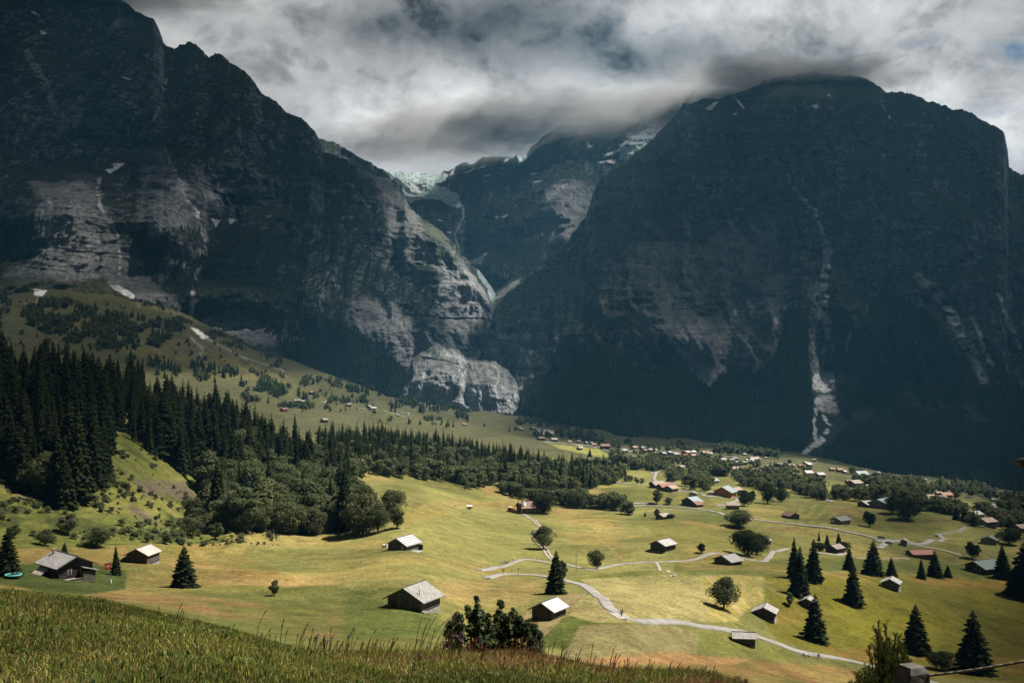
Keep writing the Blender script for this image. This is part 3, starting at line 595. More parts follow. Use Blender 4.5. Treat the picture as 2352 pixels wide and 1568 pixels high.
mp(mC, cC, T2((1050,960),(1140,945),(1100,1010),(1060,1020)), ICE*1.2, .9, j=.6, soft=.6); mp(mC, cC, T2((970,1000),(1010,985),(960,1030)), ICE, .9, j=.6, soft=.6)
for pl in (T2((700,1085),(775,1055),(770,1065),(715,1090)), T2((830,1105),(895,1082),(880,1095),(835,1110)), T2((1122,1085),(1180,1082),(1150,1095)), T2((1140,1138),(1208,1126),(1200,1135),(1150,1145)), T2((950,1358),(990,1338),(985,1352),(960,1364)),
           T2((905,1350),(940,1358),(920,1370)), T2((1552,1015),(1670,995),(1660,1022),(1580,1022)), T2((1580,975),(1700,925),(1690,945),(1600,985)), T2((1490,885),(1500,910),(1525,920),(1495,922)), T2((850,1050),(790,1055),(850,1032)), T2((1745,928),(1850,925),(1800,945)),
           T2((860,1135),(880,1138),(862,1140)), T2((940,1053),(980,1050),(950,1058)), T2((600,1450),(650,1455),(620,1460)), T2((690,1448),(718,1444),(700,1454)), T2((660,1040),(650,1090),(620,1100)), T2((500,1310),(535,1316),(505,1320)), T2((540,1375),(590,1380),(560,1384)),
           M2((735,20),(790,45),(825,68),(785,62)), M2((790,78),(880,55),(960,12),(930,60),(915,104),(850,95),(830,118)), M2((1245,158),(1312,130),(1290,150))):
    mp(mC, cC, pl, SNOW, .95, j=.25, soft=.35)
for ln, w in ((T2((710,1290),(712,1360),(680,1420),(655,1480),(690,1568)), 1.1), (T2((450,1285),(455,1360)), .9), (T2((420,1300),(440,1340)), .6), (T2((620,1140),(618,1200)), .4), (T2((700,1380),(680,1440)), .6)):
    ml(mC, cC, ln, w, SNOW*.7, .9, j=.4)
mobj('mountain', mC, cC)
# gorge floor with ice and a moraine, in front of the back range
crestG = M2((560,-60),(760,40),(830,100),(900,140),(930,180),(990,260),(1010,300),(1060,260),(1120,200),(1220,160),(1400,60))
mG = prep(mountain('gorge', 438, 545, 160, crestG, [(438,320,4000),(492,318,3700),(545,320,4100)], 90, [(0,0),(1,1)], 83, amp=.25, jag=.5, crestY=[(438,4700),(492,4500),(545,4800)], fade=.2))
cG = mcolor(mG, .1, .1)
mp(mG, cG, M2((880,110),(940,170),(990,230),(1020,290),(990,370),(970,340),(960,270),(900,190)), ICE*.55, .9, j=.6, soft=.7)
mp(mG, cG, M2((1000,350),(1040,290),(1200,180),(1180,230),(1060,320)), ROCKL*.9, .8, j=.8, soft=1)
mobj('mountain', mG, cG)
# gravel fan at the mouth
# ------------------------------------------------------------------ camera
cam_d = bpy.data.cameras.new('camera'); cam = bpy.data.objects.new('camera', cam_d); COL.objects.link(cam)
cam.location = (0, 0, 0); cam.rotation_euler = (math.radians(90), 0, 0)
cam_d.sensor_width = 36; cam_d.lens = F/1024*36; cam_d.shift_y = (CV-341)/1024.; cam_d.clip_end = 60000; cam_d.clip_start = .1
SC.camera = cam
# ------------------------------------------------------------------ sun and sky
sd = bpy.data.lights.new('sun', 'SUN'); sd.energy = 5.0; sd.angle = math.radians(.6); sd.color = (1, .93, .80)
sun = bpy.data.objects.new('sun', sd); COL.objects.link(sun)
sun.rotation_euler = Vector(SUND).to_track_quat('Z', 'Y').to_euler()
W = bpy.data.worlds.new('World'); SC.world = W; W.use_nodes = True; nt = W.node_tree; nt.nodes.clear()
class WN(NT):
    def __init__(s): s.t = nt; s.n = nt.nodes
w = WN()
wo = w.new('ShaderNodeOutputWorld'); bg = w.new('ShaderNodeBackground'); w.lk(bg.outputs[0], wo.inputs[0])
sky = w.new('ShaderNodeTexSky', sky_type='NISHITA'); sky.sun_disc = False; sky.sun_elevation = math.asin(SUND[2]); sky.sun_rotation = math.atan2(SUND[0], SUND[1]); sky.altitude = 1200
skyc = w.mix(1., sky.outputs[0], (.016, .022, .024), 'MULTIPLY')
gen = w.new('ShaderNodeTexCoord').outputs['Generated']; sx = w.new('ShaderNodeSeparateXYZ'); w.lk(gen, sx.inputs[0])
yy = w.math('MAXIMUM', sx.outputs[1], .12)
a_ = w.math('DIVIDE', sx.outputs[0], yy); b_ = w.math('DIVIDE', sx.outputs[2], yy)
cmb = w.new('ShaderNodeCombineXYZ'); w.lk(a_, cmb.inputs[0]); w.lk(b_, cmb.inputs[1])
P = cmb.outputs[0]
wn = w.new('ShaderNodeTexNoise'); wn.inputs['Scale'].default_value = 5.; wn.inputs['Detail'].default_value = 5; w.lk(P, wn.inputs['Vector'])
wv = w.new('ShaderNodeVectorMath', operation='SUBTRACT'); w.lk(wn.outputs['Color'], wv.inputs[0]); wv.inputs[1].default_value = (.5, .5, .5)
ws = w.new('ShaderNodeVectorMath', operation='SCALE'); w.lk(wv.outputs[0], ws.inputs[0]); ws.inputs['Scale'].default_value = .075
wa = w.new('ShaderNodeVectorMath', operation='ADD'); w.lk(P, wa.inputs[0]); w.lk(ws.outputs[0], wa.inputs[1])
PW = wa.outputs[0]
def stretch(v, sxx, syy):
    m = w.new('ShaderNodeMapping'); m.inputs['Scale'].default_value = (sxx, syy, 1); w.lk(v, m.inputs[0]); return m.outputs[0]
nC = w.noise(stretch(PW, 1, 1.1), 34., 6, .6, .1); nA = w.noise(stretch(PW, 1, 1.5), 4.0, 8, .58, .1); nB = w.noise(stretch(PW, 1, 1.25), 15., 8, .62, .15)
base = w.math('ADD', w.math('MULTIPLY', w.math('SUBTRACT', nA, .5), .62), w.math('MULTIPLY', w.math('SUBTRACT', nB, .5), .62))
bil = w.math('ABSOLUTE', w.math('SUBTRACT', nB, .5)); bil2 = w.math('ABSOLUTE', w.math('SUBTRACT', nC, .5))
base = w.math('ADD', base, w.math('MULTIPLY', w.math('SUBTRACT', .07, bil), .32)); base = w.math('ADD', base, w.math('MULTIPLY', w.math('SUBTRACT', .05, bil2), .22))
base = w.math('ADD', base, .41)
# large cloud masses: (frame u, v, radius u, radius v, brightness)
for (u, v, ru, rv, am) in [(500,24,150,40,-.30),(400,30,70,30,-.10),(660,52,110,26,-.12),(840,50,70,20,-.10),(800,68,90,14,-.06),(230,35,120,45,-.06),
                           (430,110,90,40,.16),(560,100,80,18,.17),(350,130,50,30,.12),(640,20,60,24,.16),(720,10,60,20,.10),(690,88,70,10,.12),(930,90,50,26,.10),(1000,60,50,25,-.02),(560,138,70,14,-.12),(630,115,60,12,-.10),
                           (1015,130,25,40,.16),(960,60,60,20,.07),(250,70,60,20,.04),(180,45,26,20,.10),(0,0,160,60,-.14),(1060,60,80,60,-.14),(420,160,120,14,-.04)]:
    d = w.new('ShaderNodeVectorMath', operation='SUBTRACT'); w.lk(PW, d.inputs[0]); d.inputs[1].default_value = ((u-CU)/F, (CV-v)/F, 0)
    mm = w.new('ShaderNodeVectorMath', operation='MULTIPLY'); w.lk(d.outputs[0], mm.inputs[0]); mm.inputs[1].default_value = (F/ru, F/rv, 0)
    dt = w.new('ShaderNodeVectorMath', operation='DOT_PRODUCT'); w.lk(mm.outputs[0], dt.inputs[0]); w.lk(mm.outputs[0], dt.inputs[1])
    g = w.math('POWER', 2.718, w.math('MULTIPLY', dt.outputs['Value'], -1.))
    base = w.math('ADD', base, w.math('MULTIPLY', g, am))
base = w.math('MAXIMUM', base, .05)
# sky dimmed overhead and behind, outside the view, to lower the ambient light
up = w.rng(b_, .40, .75, 1., .22); 
bk = w.rng(sx.outputs[1], -.2, .35, .30, 1.)
br = w.math('MULTIPLY', w.math('MULTIPLY', base, up), bk)
cl = w.ramp(br, [(0, (.0, .0, .0)), (.12, (.085, .093, .098)), (.30, (.25, .255, .256)), (.50, (.50, .495, .49)), (.72, (.86, .855, .84)), (1, (1, 1, 1))])
# a few gaps of blue
gm = None
for (u, v, ru, rv) in [(928,40,22,7),(1010,56,26,10),(1004,112,16,7)]:
    d = w.new('ShaderNodeVectorMath', operation='SUBTRACT'); w.lk(PW, d.inputs[0]); d.inputs[1].default_value = ((u-CU)/F+.0, (CV-v)/F+.0, 0)
    mm = w.new('ShaderNodeVectorMath', operation='MULTIPLY'); w.lk(d.outputs[0], mm.inputs[0]); mm.inputs[1].default_value = (F/ru, F/rv, 0)
    ln = w.new('ShaderNodeVectorMath', operation='LENGTH'); w.lk(mm.outputs[0], ln.inputs[0])
    g = w.rng(ln.outputs['Value'], .5, 1.3, 1., 0.)
    gm = g if gm is None else w.math('MAXIMUM', gm, g)
gm = w.math('MULTIPLY', gm, w.math('MULTIPLY', w.rng(nB, .42, .56, .1, 1.), w.rng(nC, .38, .56, .3, .85)))
SKYMUL = .53
clm = w.mix(1., cl, (SKYMUL, SKYMUL, SKYMUL), 'MULTIPLY')
fin = w.mix(gm, clm, skyc)
w.lk(fin, bg.inputs[0]); bg.inputs[1].default_value = 1.0
SC.view_settings.view_transform = 'Standard'; SC.view_settings.look = 'None'; SC.view_settings.exposure = 1.5; SC.view_settings.gamma = 1
SC.cycles.max_bounces = 4; SC.cycles.diffuse_bounces = 2; SC.cycles.glossy_bounces = 1; SC.cycles.transmission_bounces = 2; SC.cycles.volume_bounces = 0; SC.cycles.transparent_max_bounces = 12
SC.cycles.use_denoising = True; SC.cycles.use_fast_gi = False
# ------------------------------------------------------------------ unseen cloud deck added overhead, opacity shaped for wanted shade and dark edges
shade_pts = []      # (x, y, z, shade wanted)
def bl(U, V, L, d=0.):
    s = np.full(U.shape, d)
    for (u, v, ru, rv, a) in L:
        g = np.exp(-((U-u)/ru)**2-((V-v)/rv)**2); s = s*(1-g)+a*g
    return s
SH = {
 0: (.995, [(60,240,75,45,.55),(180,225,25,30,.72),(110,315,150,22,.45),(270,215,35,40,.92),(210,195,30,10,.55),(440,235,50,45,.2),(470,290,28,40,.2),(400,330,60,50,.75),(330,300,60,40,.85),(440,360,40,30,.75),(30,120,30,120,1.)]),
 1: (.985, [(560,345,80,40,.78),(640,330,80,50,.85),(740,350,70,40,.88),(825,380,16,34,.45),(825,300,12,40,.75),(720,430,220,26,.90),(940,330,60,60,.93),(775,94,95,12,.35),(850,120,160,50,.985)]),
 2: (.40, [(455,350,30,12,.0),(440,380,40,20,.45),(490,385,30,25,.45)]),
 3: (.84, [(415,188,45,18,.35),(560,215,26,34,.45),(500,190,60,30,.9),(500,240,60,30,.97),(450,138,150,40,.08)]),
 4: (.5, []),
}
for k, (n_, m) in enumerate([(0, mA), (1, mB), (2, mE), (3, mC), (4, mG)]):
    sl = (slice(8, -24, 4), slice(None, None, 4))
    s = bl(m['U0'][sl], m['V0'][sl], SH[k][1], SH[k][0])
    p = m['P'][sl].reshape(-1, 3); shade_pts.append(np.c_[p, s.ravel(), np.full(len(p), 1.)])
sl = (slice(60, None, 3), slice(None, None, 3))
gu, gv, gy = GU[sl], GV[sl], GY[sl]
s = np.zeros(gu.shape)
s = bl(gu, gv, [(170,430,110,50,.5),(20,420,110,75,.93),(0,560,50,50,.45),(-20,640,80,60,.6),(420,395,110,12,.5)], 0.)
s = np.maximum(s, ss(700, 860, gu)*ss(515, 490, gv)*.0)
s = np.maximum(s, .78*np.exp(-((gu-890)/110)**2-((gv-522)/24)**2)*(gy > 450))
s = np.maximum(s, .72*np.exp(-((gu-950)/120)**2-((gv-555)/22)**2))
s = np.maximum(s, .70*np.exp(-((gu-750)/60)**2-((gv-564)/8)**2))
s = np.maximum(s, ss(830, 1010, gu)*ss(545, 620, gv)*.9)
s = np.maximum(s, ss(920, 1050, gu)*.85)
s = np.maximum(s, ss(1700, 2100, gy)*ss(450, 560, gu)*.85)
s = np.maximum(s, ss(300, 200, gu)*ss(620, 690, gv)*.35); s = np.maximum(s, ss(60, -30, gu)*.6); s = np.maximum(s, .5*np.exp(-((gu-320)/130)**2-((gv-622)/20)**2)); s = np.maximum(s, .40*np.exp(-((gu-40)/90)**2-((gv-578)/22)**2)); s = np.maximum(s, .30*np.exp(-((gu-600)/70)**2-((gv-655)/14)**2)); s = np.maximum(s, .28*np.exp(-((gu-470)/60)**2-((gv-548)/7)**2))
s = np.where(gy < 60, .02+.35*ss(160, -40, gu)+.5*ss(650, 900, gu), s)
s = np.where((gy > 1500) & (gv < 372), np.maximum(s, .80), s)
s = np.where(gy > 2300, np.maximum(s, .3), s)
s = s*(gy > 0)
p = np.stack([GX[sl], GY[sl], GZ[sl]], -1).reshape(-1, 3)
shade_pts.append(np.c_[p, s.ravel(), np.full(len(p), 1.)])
Q = np.concatenate(shade_pts); HD = 2900.
tt = (HD-Q[:, 2])/SUND[2]; qx = Q[:, 0]+SUND[0]*tt; qy = Q[:, 1]+SUND[1]*tt
X0, X1, Y0, Y1, CS = -5200, 7000, -900, 7700, 25.
nx, ny = int((X1-X0)/CS), int((Y1-Y0)/CS)
A0 = np.zeros((ny, nx)); A1 = np.zeros((ny, nx))
ix = ((qx-X0)/CS).astype(int); iy = ((qy-Y0)/CS).astype(int); ok = (ix >= 0) & (ix < nx) & (iy >= 0) & (iy < ny)
np.add.at(A0, (iy[ok], ix[ok]), Q[ok, 3]); np.add.at(A1, (iy[ok], ix[ok]), 1.)
S0 = np.where(A1 > 0, A0/np.maximum(A1, 1e-9), 0.9); Wt = np.where(A1 > 0, 1., .02)
for _ in range(2):
    num = _blur(_blur(S0*Wt, 0, 1), 1, 1); den = _blur(_blur(Wt, 0, 1), 1, 1); S0 = np.where(A1 > 0, .5*S0+.5*num/den, num/den)
cx, cy = np.meshgrid(X0+(np.arange(nx)+.5)*CS, Y0+(np.arange(ny)+.5)*CS)
S0 = np.clip(S0+.12*fbm(cx/260, cy/260, 0, 4, 131)*np.clip(4*S0*(1-S0), 0, 1), 0, 1)
dz = HD+0*cx
ii = np.arange(nx*ny).reshape(ny, nx)
df = np.stack([ii[:-1, :-1].ravel(), ii[:-1, 1:].ravel(), ii[1:, 1:].ravel(), ii[1:, :-1].ravel()], 1)
td = NT('shade_deck'); at = td.new('ShaderNodeAttribute', attribute_name='Col').outputs['Fac']
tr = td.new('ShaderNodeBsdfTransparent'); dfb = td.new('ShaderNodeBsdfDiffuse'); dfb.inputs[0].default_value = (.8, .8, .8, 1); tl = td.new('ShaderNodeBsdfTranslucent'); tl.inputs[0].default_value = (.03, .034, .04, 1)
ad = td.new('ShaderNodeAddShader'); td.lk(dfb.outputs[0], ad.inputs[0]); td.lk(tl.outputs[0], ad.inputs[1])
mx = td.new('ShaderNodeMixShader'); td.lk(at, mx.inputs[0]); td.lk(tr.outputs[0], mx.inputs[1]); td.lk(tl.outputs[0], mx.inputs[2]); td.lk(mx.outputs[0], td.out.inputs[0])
deck = mesh_obj('cloud', np.stack([cx.ravel(), cy.ravel(), dz.ravel()], 1), df, td.m, smooth=True, col=np.repeat(S0.reshape(-1, 1), 3, 1))  # unseen sheet added above the frame to throw the mapped shade
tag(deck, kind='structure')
# ------------------------------------------------------------------ air
hz = MB(); zt = float(max(MTN[k]['Z'].max() for k in MTN) if 0 else max(mA['Z'].max(), mB['Z'].max(), mC['Z'].max()))+25
print('TOP', zt)
zb = min(float(GZ.min()), -1300)-1
xr = 9000.
hz.box((0, 4900, (zt+zb)/2), (2*xr, 10200, zt-zb))
th = NT('haze_air'); pv = th.new('ShaderNodeVolumePrincipled'); pv.inputs['Color'].default_value = (.14, .44, .76, 1); pv.inputs['Density'].default_value = HAZE = 2.9e-5; pv.inputs['Anisotropy'].default_value = .0
th.lk(pv.outputs[0], th.out.inputs['Volume'])
hzo = hz.obj('haze', th.m); tag(hzo, kind='stuff')
# cloud banks lying on the ridges: nested bodies of thin vapour, so their edges thin out
def bank(cx_, cz_, Y, R, dens, seed, label=None):
    bm = bmesh.new(); bmesh.ops.create_icosphere(bm, subdivisions=6, radius=1.); bv = np.array([v.co[:] for v in bm.verts]); bf = np.array([[v.index for v in f.verts] for f in bm.faces]); bm.free()
    for k, sc in enumerate((1., .84, .66, .46)):
        q = bv; n = fbm(q[:, 0]*1.6+seed, q[:, 1]*1.3, q[:, 2]*1.2+k*.35, 2, seed)*.50+fbm(q[:, 0]*7+seed, q[:, 1]*4, q[:, 2]*3+k*.8, 4, seed+3, .65)*.42
        P = q*(np.maximum(.25, 1+n))[:, None]*sc*np.array(R)
        P[:, 2] = np.where(P[:, 2] < 0, P[:, 2]*.8, P[:, 2]); P = P+np.array([cx_+R[0]*.04*k, Y, cz_+R[2]*.04*k])
        t = NT('cloud_vapour'); v_ = t.new('ShaderNodeVolumePrincipled'); v_.inputs['Color'].default_value = (.95, .965, .98, 1); v_.inputs['Density'].default_value = dens*(1+.3*k); v_.inputs['Anisotropy'].default_value = .0; t.lk(v_.outputs[0], t.out.inputs['Volume'])
        o = mesh_obj('cloud', P, bf, t.m, smooth=True); tag(o, kind='structure')
bank(1150, 1245, 4400, (560, 330, 105), .0030, 5)
bank(830, 1190, 4650, (420, 300, 80), .0024, 6)
bank(-500, 1520, 6500, (1050, 450, 215), .0008, 8)
bank(520, 1600, 6400, (950, 450, 200), .0008, 9)
bank(-2000, 1700, 4450, (720, 300, 120), .0016, 10)
# ------------------------------------------------------------------ vegetation meshes (unit height, base at 0)
def foliage(name, c, c2, rough=.8, tr=.25, gs=.12):
    t = NT(name); oi = t.new('ShaderNodeObjectInfo').outputs['Random']; n = t.noise(t.pos(), gs, 3, .6); n2 = t.noise(t.pos(), 1.3, 3, .6)
    k = t.math('ADD', t.math('MULTIPLY', t.rng(n, .3, .7, 0, 1), .5), t.math('MULTIPLY', oi, .5))
    cc_ = t.mix(k, c, c2); v = t.new('ShaderNodeVectorMath', operation='SCALE'); t.lk(cc_, v.inputs[0]); t.lk(t.rng(n2, .3, .7, .7, 1.35), v.inputs['Scale'])
    d_ = t.new('ShaderNodeBsdfDiffuse'); t.lk(v.outputs[0], d_.inputs[0]); q = t.new('ShaderNodeBsdfTranslucent'); t.lk(v.outputs[0], q.inputs[0])
    g_ = t.new('ShaderNodeBsdfGlossy'); g_.inputs['Roughness'].default_value = .5; g_.inputs[0].default_value = (.8, .85, .8, 1)
    m = t.new('ShaderNodeMixShader'); m.inputs[0].default_value = tr; t.lk(d_.outputs[0], m.inputs[1]); t.lk(q.outputs[0], m.inputs[2])
    m2 = t.new('ShaderNodeMixShader'); m2.inputs[0].default_value = .0; t.lk(m.outputs[0], m2.inputs[1]); t.lk(g_.outputs[0], m2.inputs[2]); t.lk(m2.outputs[0], t.out.inputs[0]); return t.m
M_NEEDLE = foliage('spruce_needles', (.009, .014, .007), (.021, .026, .010), tr=.08)
M_LEAF = foliage('tree_leaves', (.048, .062, .030), (.104, .114, .056), tr=.32)
M_LEAFD = foliage('dark_leaves', (.020, .028, .012), (.034, .042, .018), tr=.2)
M_LIGHTLEAF = foliage('light_leaves', (.090, .105, .045), (.12, .13, .06), tr=.35)
M_BARK = simple('bark', (.06, .045, .035), .9, .4, 2.)
def spruce_mesh(seed, levels, nb, R=.19, leaf=3, ragged=.25, low=.03, full=.8):
    g = np.random.default_rng(seed); V = []; Fc = []; n = 0
    for i in range(levels):
        t = (i+.5)/levels; h = low+(1-low)*t**.92; r0 = R*((1-h)**full)*(1+.10*math.sin(i*2.1)) + .006
        m = max(4, int(nb*(.45+.55*(1-t))))
        for b in range(m):
            a = 2*math.pi*(b+g.uniform(-.4, .4))/m+i*1.3; r = r0*g.uniform(1-ragged, 1+ragged*.6)
            if g.random() < .06: r *= .5
            dr = -r*g.uniform(.15, .50)*(1-.6*t); ca, sa = math.cos(a), math.sin(a); w = r*g.uniform(.16, .28)+.004
            z0 = h+g.uniform(-.5, .5)/levels*.8
            def pt(s, o, dz=0.): return (ca*r*s-sa*o, sa*r*s+ca*o, z0+dr*s*s+dz+r*.10*s*(1-s)*2)
            for k in range(leaf):
                s0 = .10+.75*k/leaf; s1 = s0+.95/leaf
                ww = w*(1-.55*k/leaf)*1.25
                V += [pt(s0, 0, .004), pt(s0+.20/leaf+.12, ww, -.012-.03*r), pt(min(1.05, s1), 0, .0), pt(s0+.20/leaf+.12, -ww, -.012-.03*r)]
                Fc += [(n, n+1, n+2), (n, n+2, n+3)]; n += 4
            # hanging twig curtain
            V += [pt(.35, 0), pt(.95, 0), pt(.75, w*.3, -.035*(.4+r/R)), pt(.45, -w*.3, -.03*(.4+r/R))]; Fc += [(n, n+1, n+2), (n, n+2, n+3)]; n += 4
    V += [(-.004, 0, .93), (.004, 0, .93), (0, 0, 1.0)]; Fc += [(n, n+1, n+2)]; n += 3
    for k in range(9):
        a0 = 2*math.pi*k/9; a1 = 2*math.pi*(k+1)/9; V += [(math.cos(a0)*R*.55, math.sin(a0)*R*.55, low+.06), (math.cos(a1)*R*.55, math.sin(a1)*R*.55, low+.06), (0, 0, .90)]; Fc += [(n, n+1, n+2)]; n += 3
    return np.array(V), np.array(Fc)
def trunk_mesh(r=.012, h=.9, n=7, lean=0.):
    m = MB(); m.tube((0, 0, -.04), (0, 0, h*.35), r*1.25, r*.8, n); m.tube((0, 0, h*.35), (lean, 0, h), r*.8, r*.15, n); return m
def broad_mesh(seed, nl, leaves, W=.42, base=.16, size=.022, shape=(1, 1, 1), open_=0.):
    """lobed crown of leaf clusters + trunk with limbs"""
    g = np.random.default_rng(seed); C = []
    k = 0
    while len(C) < nl and k < 4000:
        k += 1
        p = g.uniform(-1, 1, 3); q = np.linalg.norm(p)
        if q > 1 or q < .30: continue
        zc = base+(1-base)*(.5+.5*p[2]*.80); taper = 1-.25*abs(p[2])-(.12 if p[2] > 0 else 0)
        C.append((p[0]*W*.72*taper, p[1]*W*.72*taper, zc, g.uniform(.11, .21)*(W/.42)*(1-.25*max(p[2], 0))))
    V = []; per = leaves//len(C)
    for (x, y, z, r) in C:
        d = g.normal(0, 1, (per, 3)); d /= np.linalg.norm(d, axis=1)[:, None]; d[:, 2] = np.where((d[:, 2] < -.35) & (g.random(per) < .6), -d[:, 2], d[:, 2])
        rr = r*(1+.22*fbm(d[:, 0]*3+x*9, d[:, 1]*3, d[:, 2]*3, 2, seed))*g.uniform(.82, 1.06, per)
        P = np.array([x, y, z])+d*rr[:, None]*np.array([1, 1, .85])
        nn = d+g.normal(0, .55, (per, 3)); nn /= np.linalg.norm(nn, axis=1)[:, None]
        a = np.cross(nn, g.normal(0, 1, (per, 3))); a /= np.linalg.norm(a, axis=1)[:, None]; b = np.cross(nn, a)
        s = size*g.uniform(.6, 1.5, per)[:, None]
        V.append(np.stack([P+a*s, P+b*s*.7, P-a*s, P-b*s*.7], 1).reshape(-1, 3))
    V = np.concatenate(V)*np.array(shape); V[:, 2] = np.maximum(V[:, 2], .03)
    n = len(V)//4; Fc = np.arange(n*4).reshape(n, 4)
    t = MB(); t.tube((0, 0, -.04), (.01, 0, base+.05), .030, .022, 7); t.tube((.01, 0, base+.05), (-.01, .01, .62), .022, .010, 6)
    for (x, y, z, r) in C[::2]: t.tube((0, 0, base*.8+.12*g.random()), (x*.85, y*.85, z-.02), .011, .004, 4)
    return V, Fc, t
def cone_mesh(seed, tiers=4, n=7, R=.17):
    g = np.random.default_rng(seed); V = []; Fc = []
    for k in range(tiers):
        z0 = .04+.9*k/tiers; z1 = min(1., z0+.50*(1-k/tiers)+.16); r = R*(1-k/tiers)**.8; o = len(V)
        for i in range(n): a = 2*math.pi*(i+g.uniform(-.3, .3))/n; q = r*g.uniform(.65, 1.15); V.append((math.cos(a)*q, math.sin(a)*q, z0+g.uniform(-.03, .04)))
        V.append((g.uniform(-.01, .01), 0, z1)); Fc += [(o+i, o+(i+1) % n, o+n) for i in range(n)]
    return np.array(V), np.array(Fc)
def protos():
    P = {}
    P['spruce'] = [spruce_mesh(100+i, 34, 13, R, 4, .28, full=fl) for i, (R, fl) in enumerate([(.20, .8), (.17, .85), (.22, .75), (.16, .9), (.24, .8), (.19, .7)])]
    P['spruce_mid'] = [spruce_mesh(120+i, 18, 8, R, 2, .30) for i, R in enumerate([.20, .17, .22, .15])]
    P['cone'] = [cone_mesh(130+i) for i in range(6)]
    P['broad'] = [broad_mesh(140+i, *a) for i, a in enumerate([(28, 7600, .48, .08, .020), (24, 7000, .40, .09, .020), (30, 7600, .54, .07, .020), (20, 6000, .38, .10, .021), (26, 7200, .46, .07, .020)])]
    P['broad_mid'] = [broad_mesh(150+i, *a)[:2] for i, a in enumerate([(14, 620, .44, .06, .050), (12, 560, .38, .06, .052), (14, 620, .50, .05, .050)])]
    P['broad_low'] = [broad_mesh(160+i, *a)[:2] for i, a in enumerate([(9, 190, .46, .04, .085), (8, 170, .42, .04, .09)])]
    return P
PR = protos()
def mk(name, vf, mat): 
    me = mesh_obj(name, vf[0], vf[1], mat); m = me.data; bpy.data.objects.remove(me); return m
CROWN_S = [mk('crown', v, M_NEEDLE) for v in PR['spruce']]
TRUNK_S = mk('trunk', (trunk_mesh().v, trunk_mesh().f), M_BARK)
CROWN_B = [mk('crown', v[:2], M_LEAF) for v in PR['broad']]; CROWN_BD = [mk('crown', v[:2], M_LEAFD) for v in PR['broad']]
TRUNK_B = [mk('trunk', (v[2].v, v[2].f), M_BARK) for v in PR['broad']]
def tree(kind, x, y, h, label, cat, group=None, var=None, wide=1., z=None, crowns=None, name=None, sink=.0):
    sp = kind == 'spruce'; z = gz(x, y) if z is None else z
    e = empty(name or ('spruce_tree' if sp else 'broadleaf_tree'), (x, y, z-sink*h), random.uniform(0, 6.28)); e.scale = (h*wide, h*wide*random.uniform(.9, 1.12), h); e.rotation_euler.x = random.gauss(0, .018); e.rotation_euler.y = random.gauss(0, .018)
    i = (random.randrange(len(CROWN_S if sp else CROWN_B)) if var is None else var)
    cm = (crowns or (CROWN_S if sp else CROWN_B))[i]
    c = bpy.data.objects.new('crown', cm); link(c, e); t = bpy.data.objects.new('trunk', TRUNK_S if sp else TRUNK_B[i]); link(t, e)
    tag(e, label, cat, group); return e
def merged(name, items, protolist, mat, rg):
    """items: (x, y, z, h, width factor)"""
    if not items: return None
    Vs, Fs, o = [], [], 0
    A = np.array(items)
    which = rg.integers(0, len(protolist), len(A))
    for k, pf in enumerate(protolist):
        B = A[which == k]
        if not len(B): continue
        V, Fc = pf[0], pf[1]
        a = rg.uniform(0, 6.28, len(B)); c, s = np.cos(a)[:, None], np.sin(a)[:, None]
        H = B[:, 3][:, None]; Wd = H*B[:, 4][:, None]
        X = (V[None, :, 0]*c-V[None, :, 1]*s)*Wd+B[:, 0][:, None]; Y = (V[None, :, 0]*s+V[None, :, 1]*c)*Wd+B[:, 1][:, None]; Z = V[None, :, 2]*H+B[:, 2][:, None]
        Vs.append(np.stack([X, Y, Z], -1).reshape(-1, 3)); n = len(V)
        Fk = (Fc[None]+(np.arange(len(B))*n)[:, None, None]).reshape(-1, Fc.shape[1])
        if Fc.shape[1] == 3 and any(q[1].shape[1] == 4 for q in protolist): raise ValueError
        Fs.append(Fk+o); o += len(B)*n
    ob = mesh_obj(name, np.concatenate(Vs), np.concatenate(Fs), mat); tag(ob, kind='stuff'); return ob
# ------------------------------------------------------------------ where trees stand
TREES = []      # (x, y, z, h, wide, kind, zone)
def pnt(u, y): x = (u-CU)/F*y; return x, y, gz(x, y)
def fill_uv(poly, n, kind, h, zone, rg, ymin=300, wide=(1, 1), jit=.25, mixk=None):
    a = np.array(poly); u0, v0 = a.min(0); u1, v1 = a.max(0); got = 0; tries = 0
    U = rg.uniform(u0, u1, n*8); V = rg.uniform(v0, v1, n*8); ok = in_poly(U, V, poly)
    for u, v in zip(U[ok][:n], V[ok][:n]):
        if zone == 'alp' and fbm(np.array([u/11.]), np.array([v/5.]), 0, 2, 17)[0] < -.06: continue
        x, y, z = hit(u, v, ymin); kk = kind
        if mixk: kk = mixk(u, v, rg)
        hh = h*rg.uniform(1-jit, 1+jit)*(1.25 if kk == 'spruce' else 1.)
        TREES.append((x, y, z, hh, rg.uniform(*wide)*(1. if kk == 'spruce' else 1.1), kk, zone))
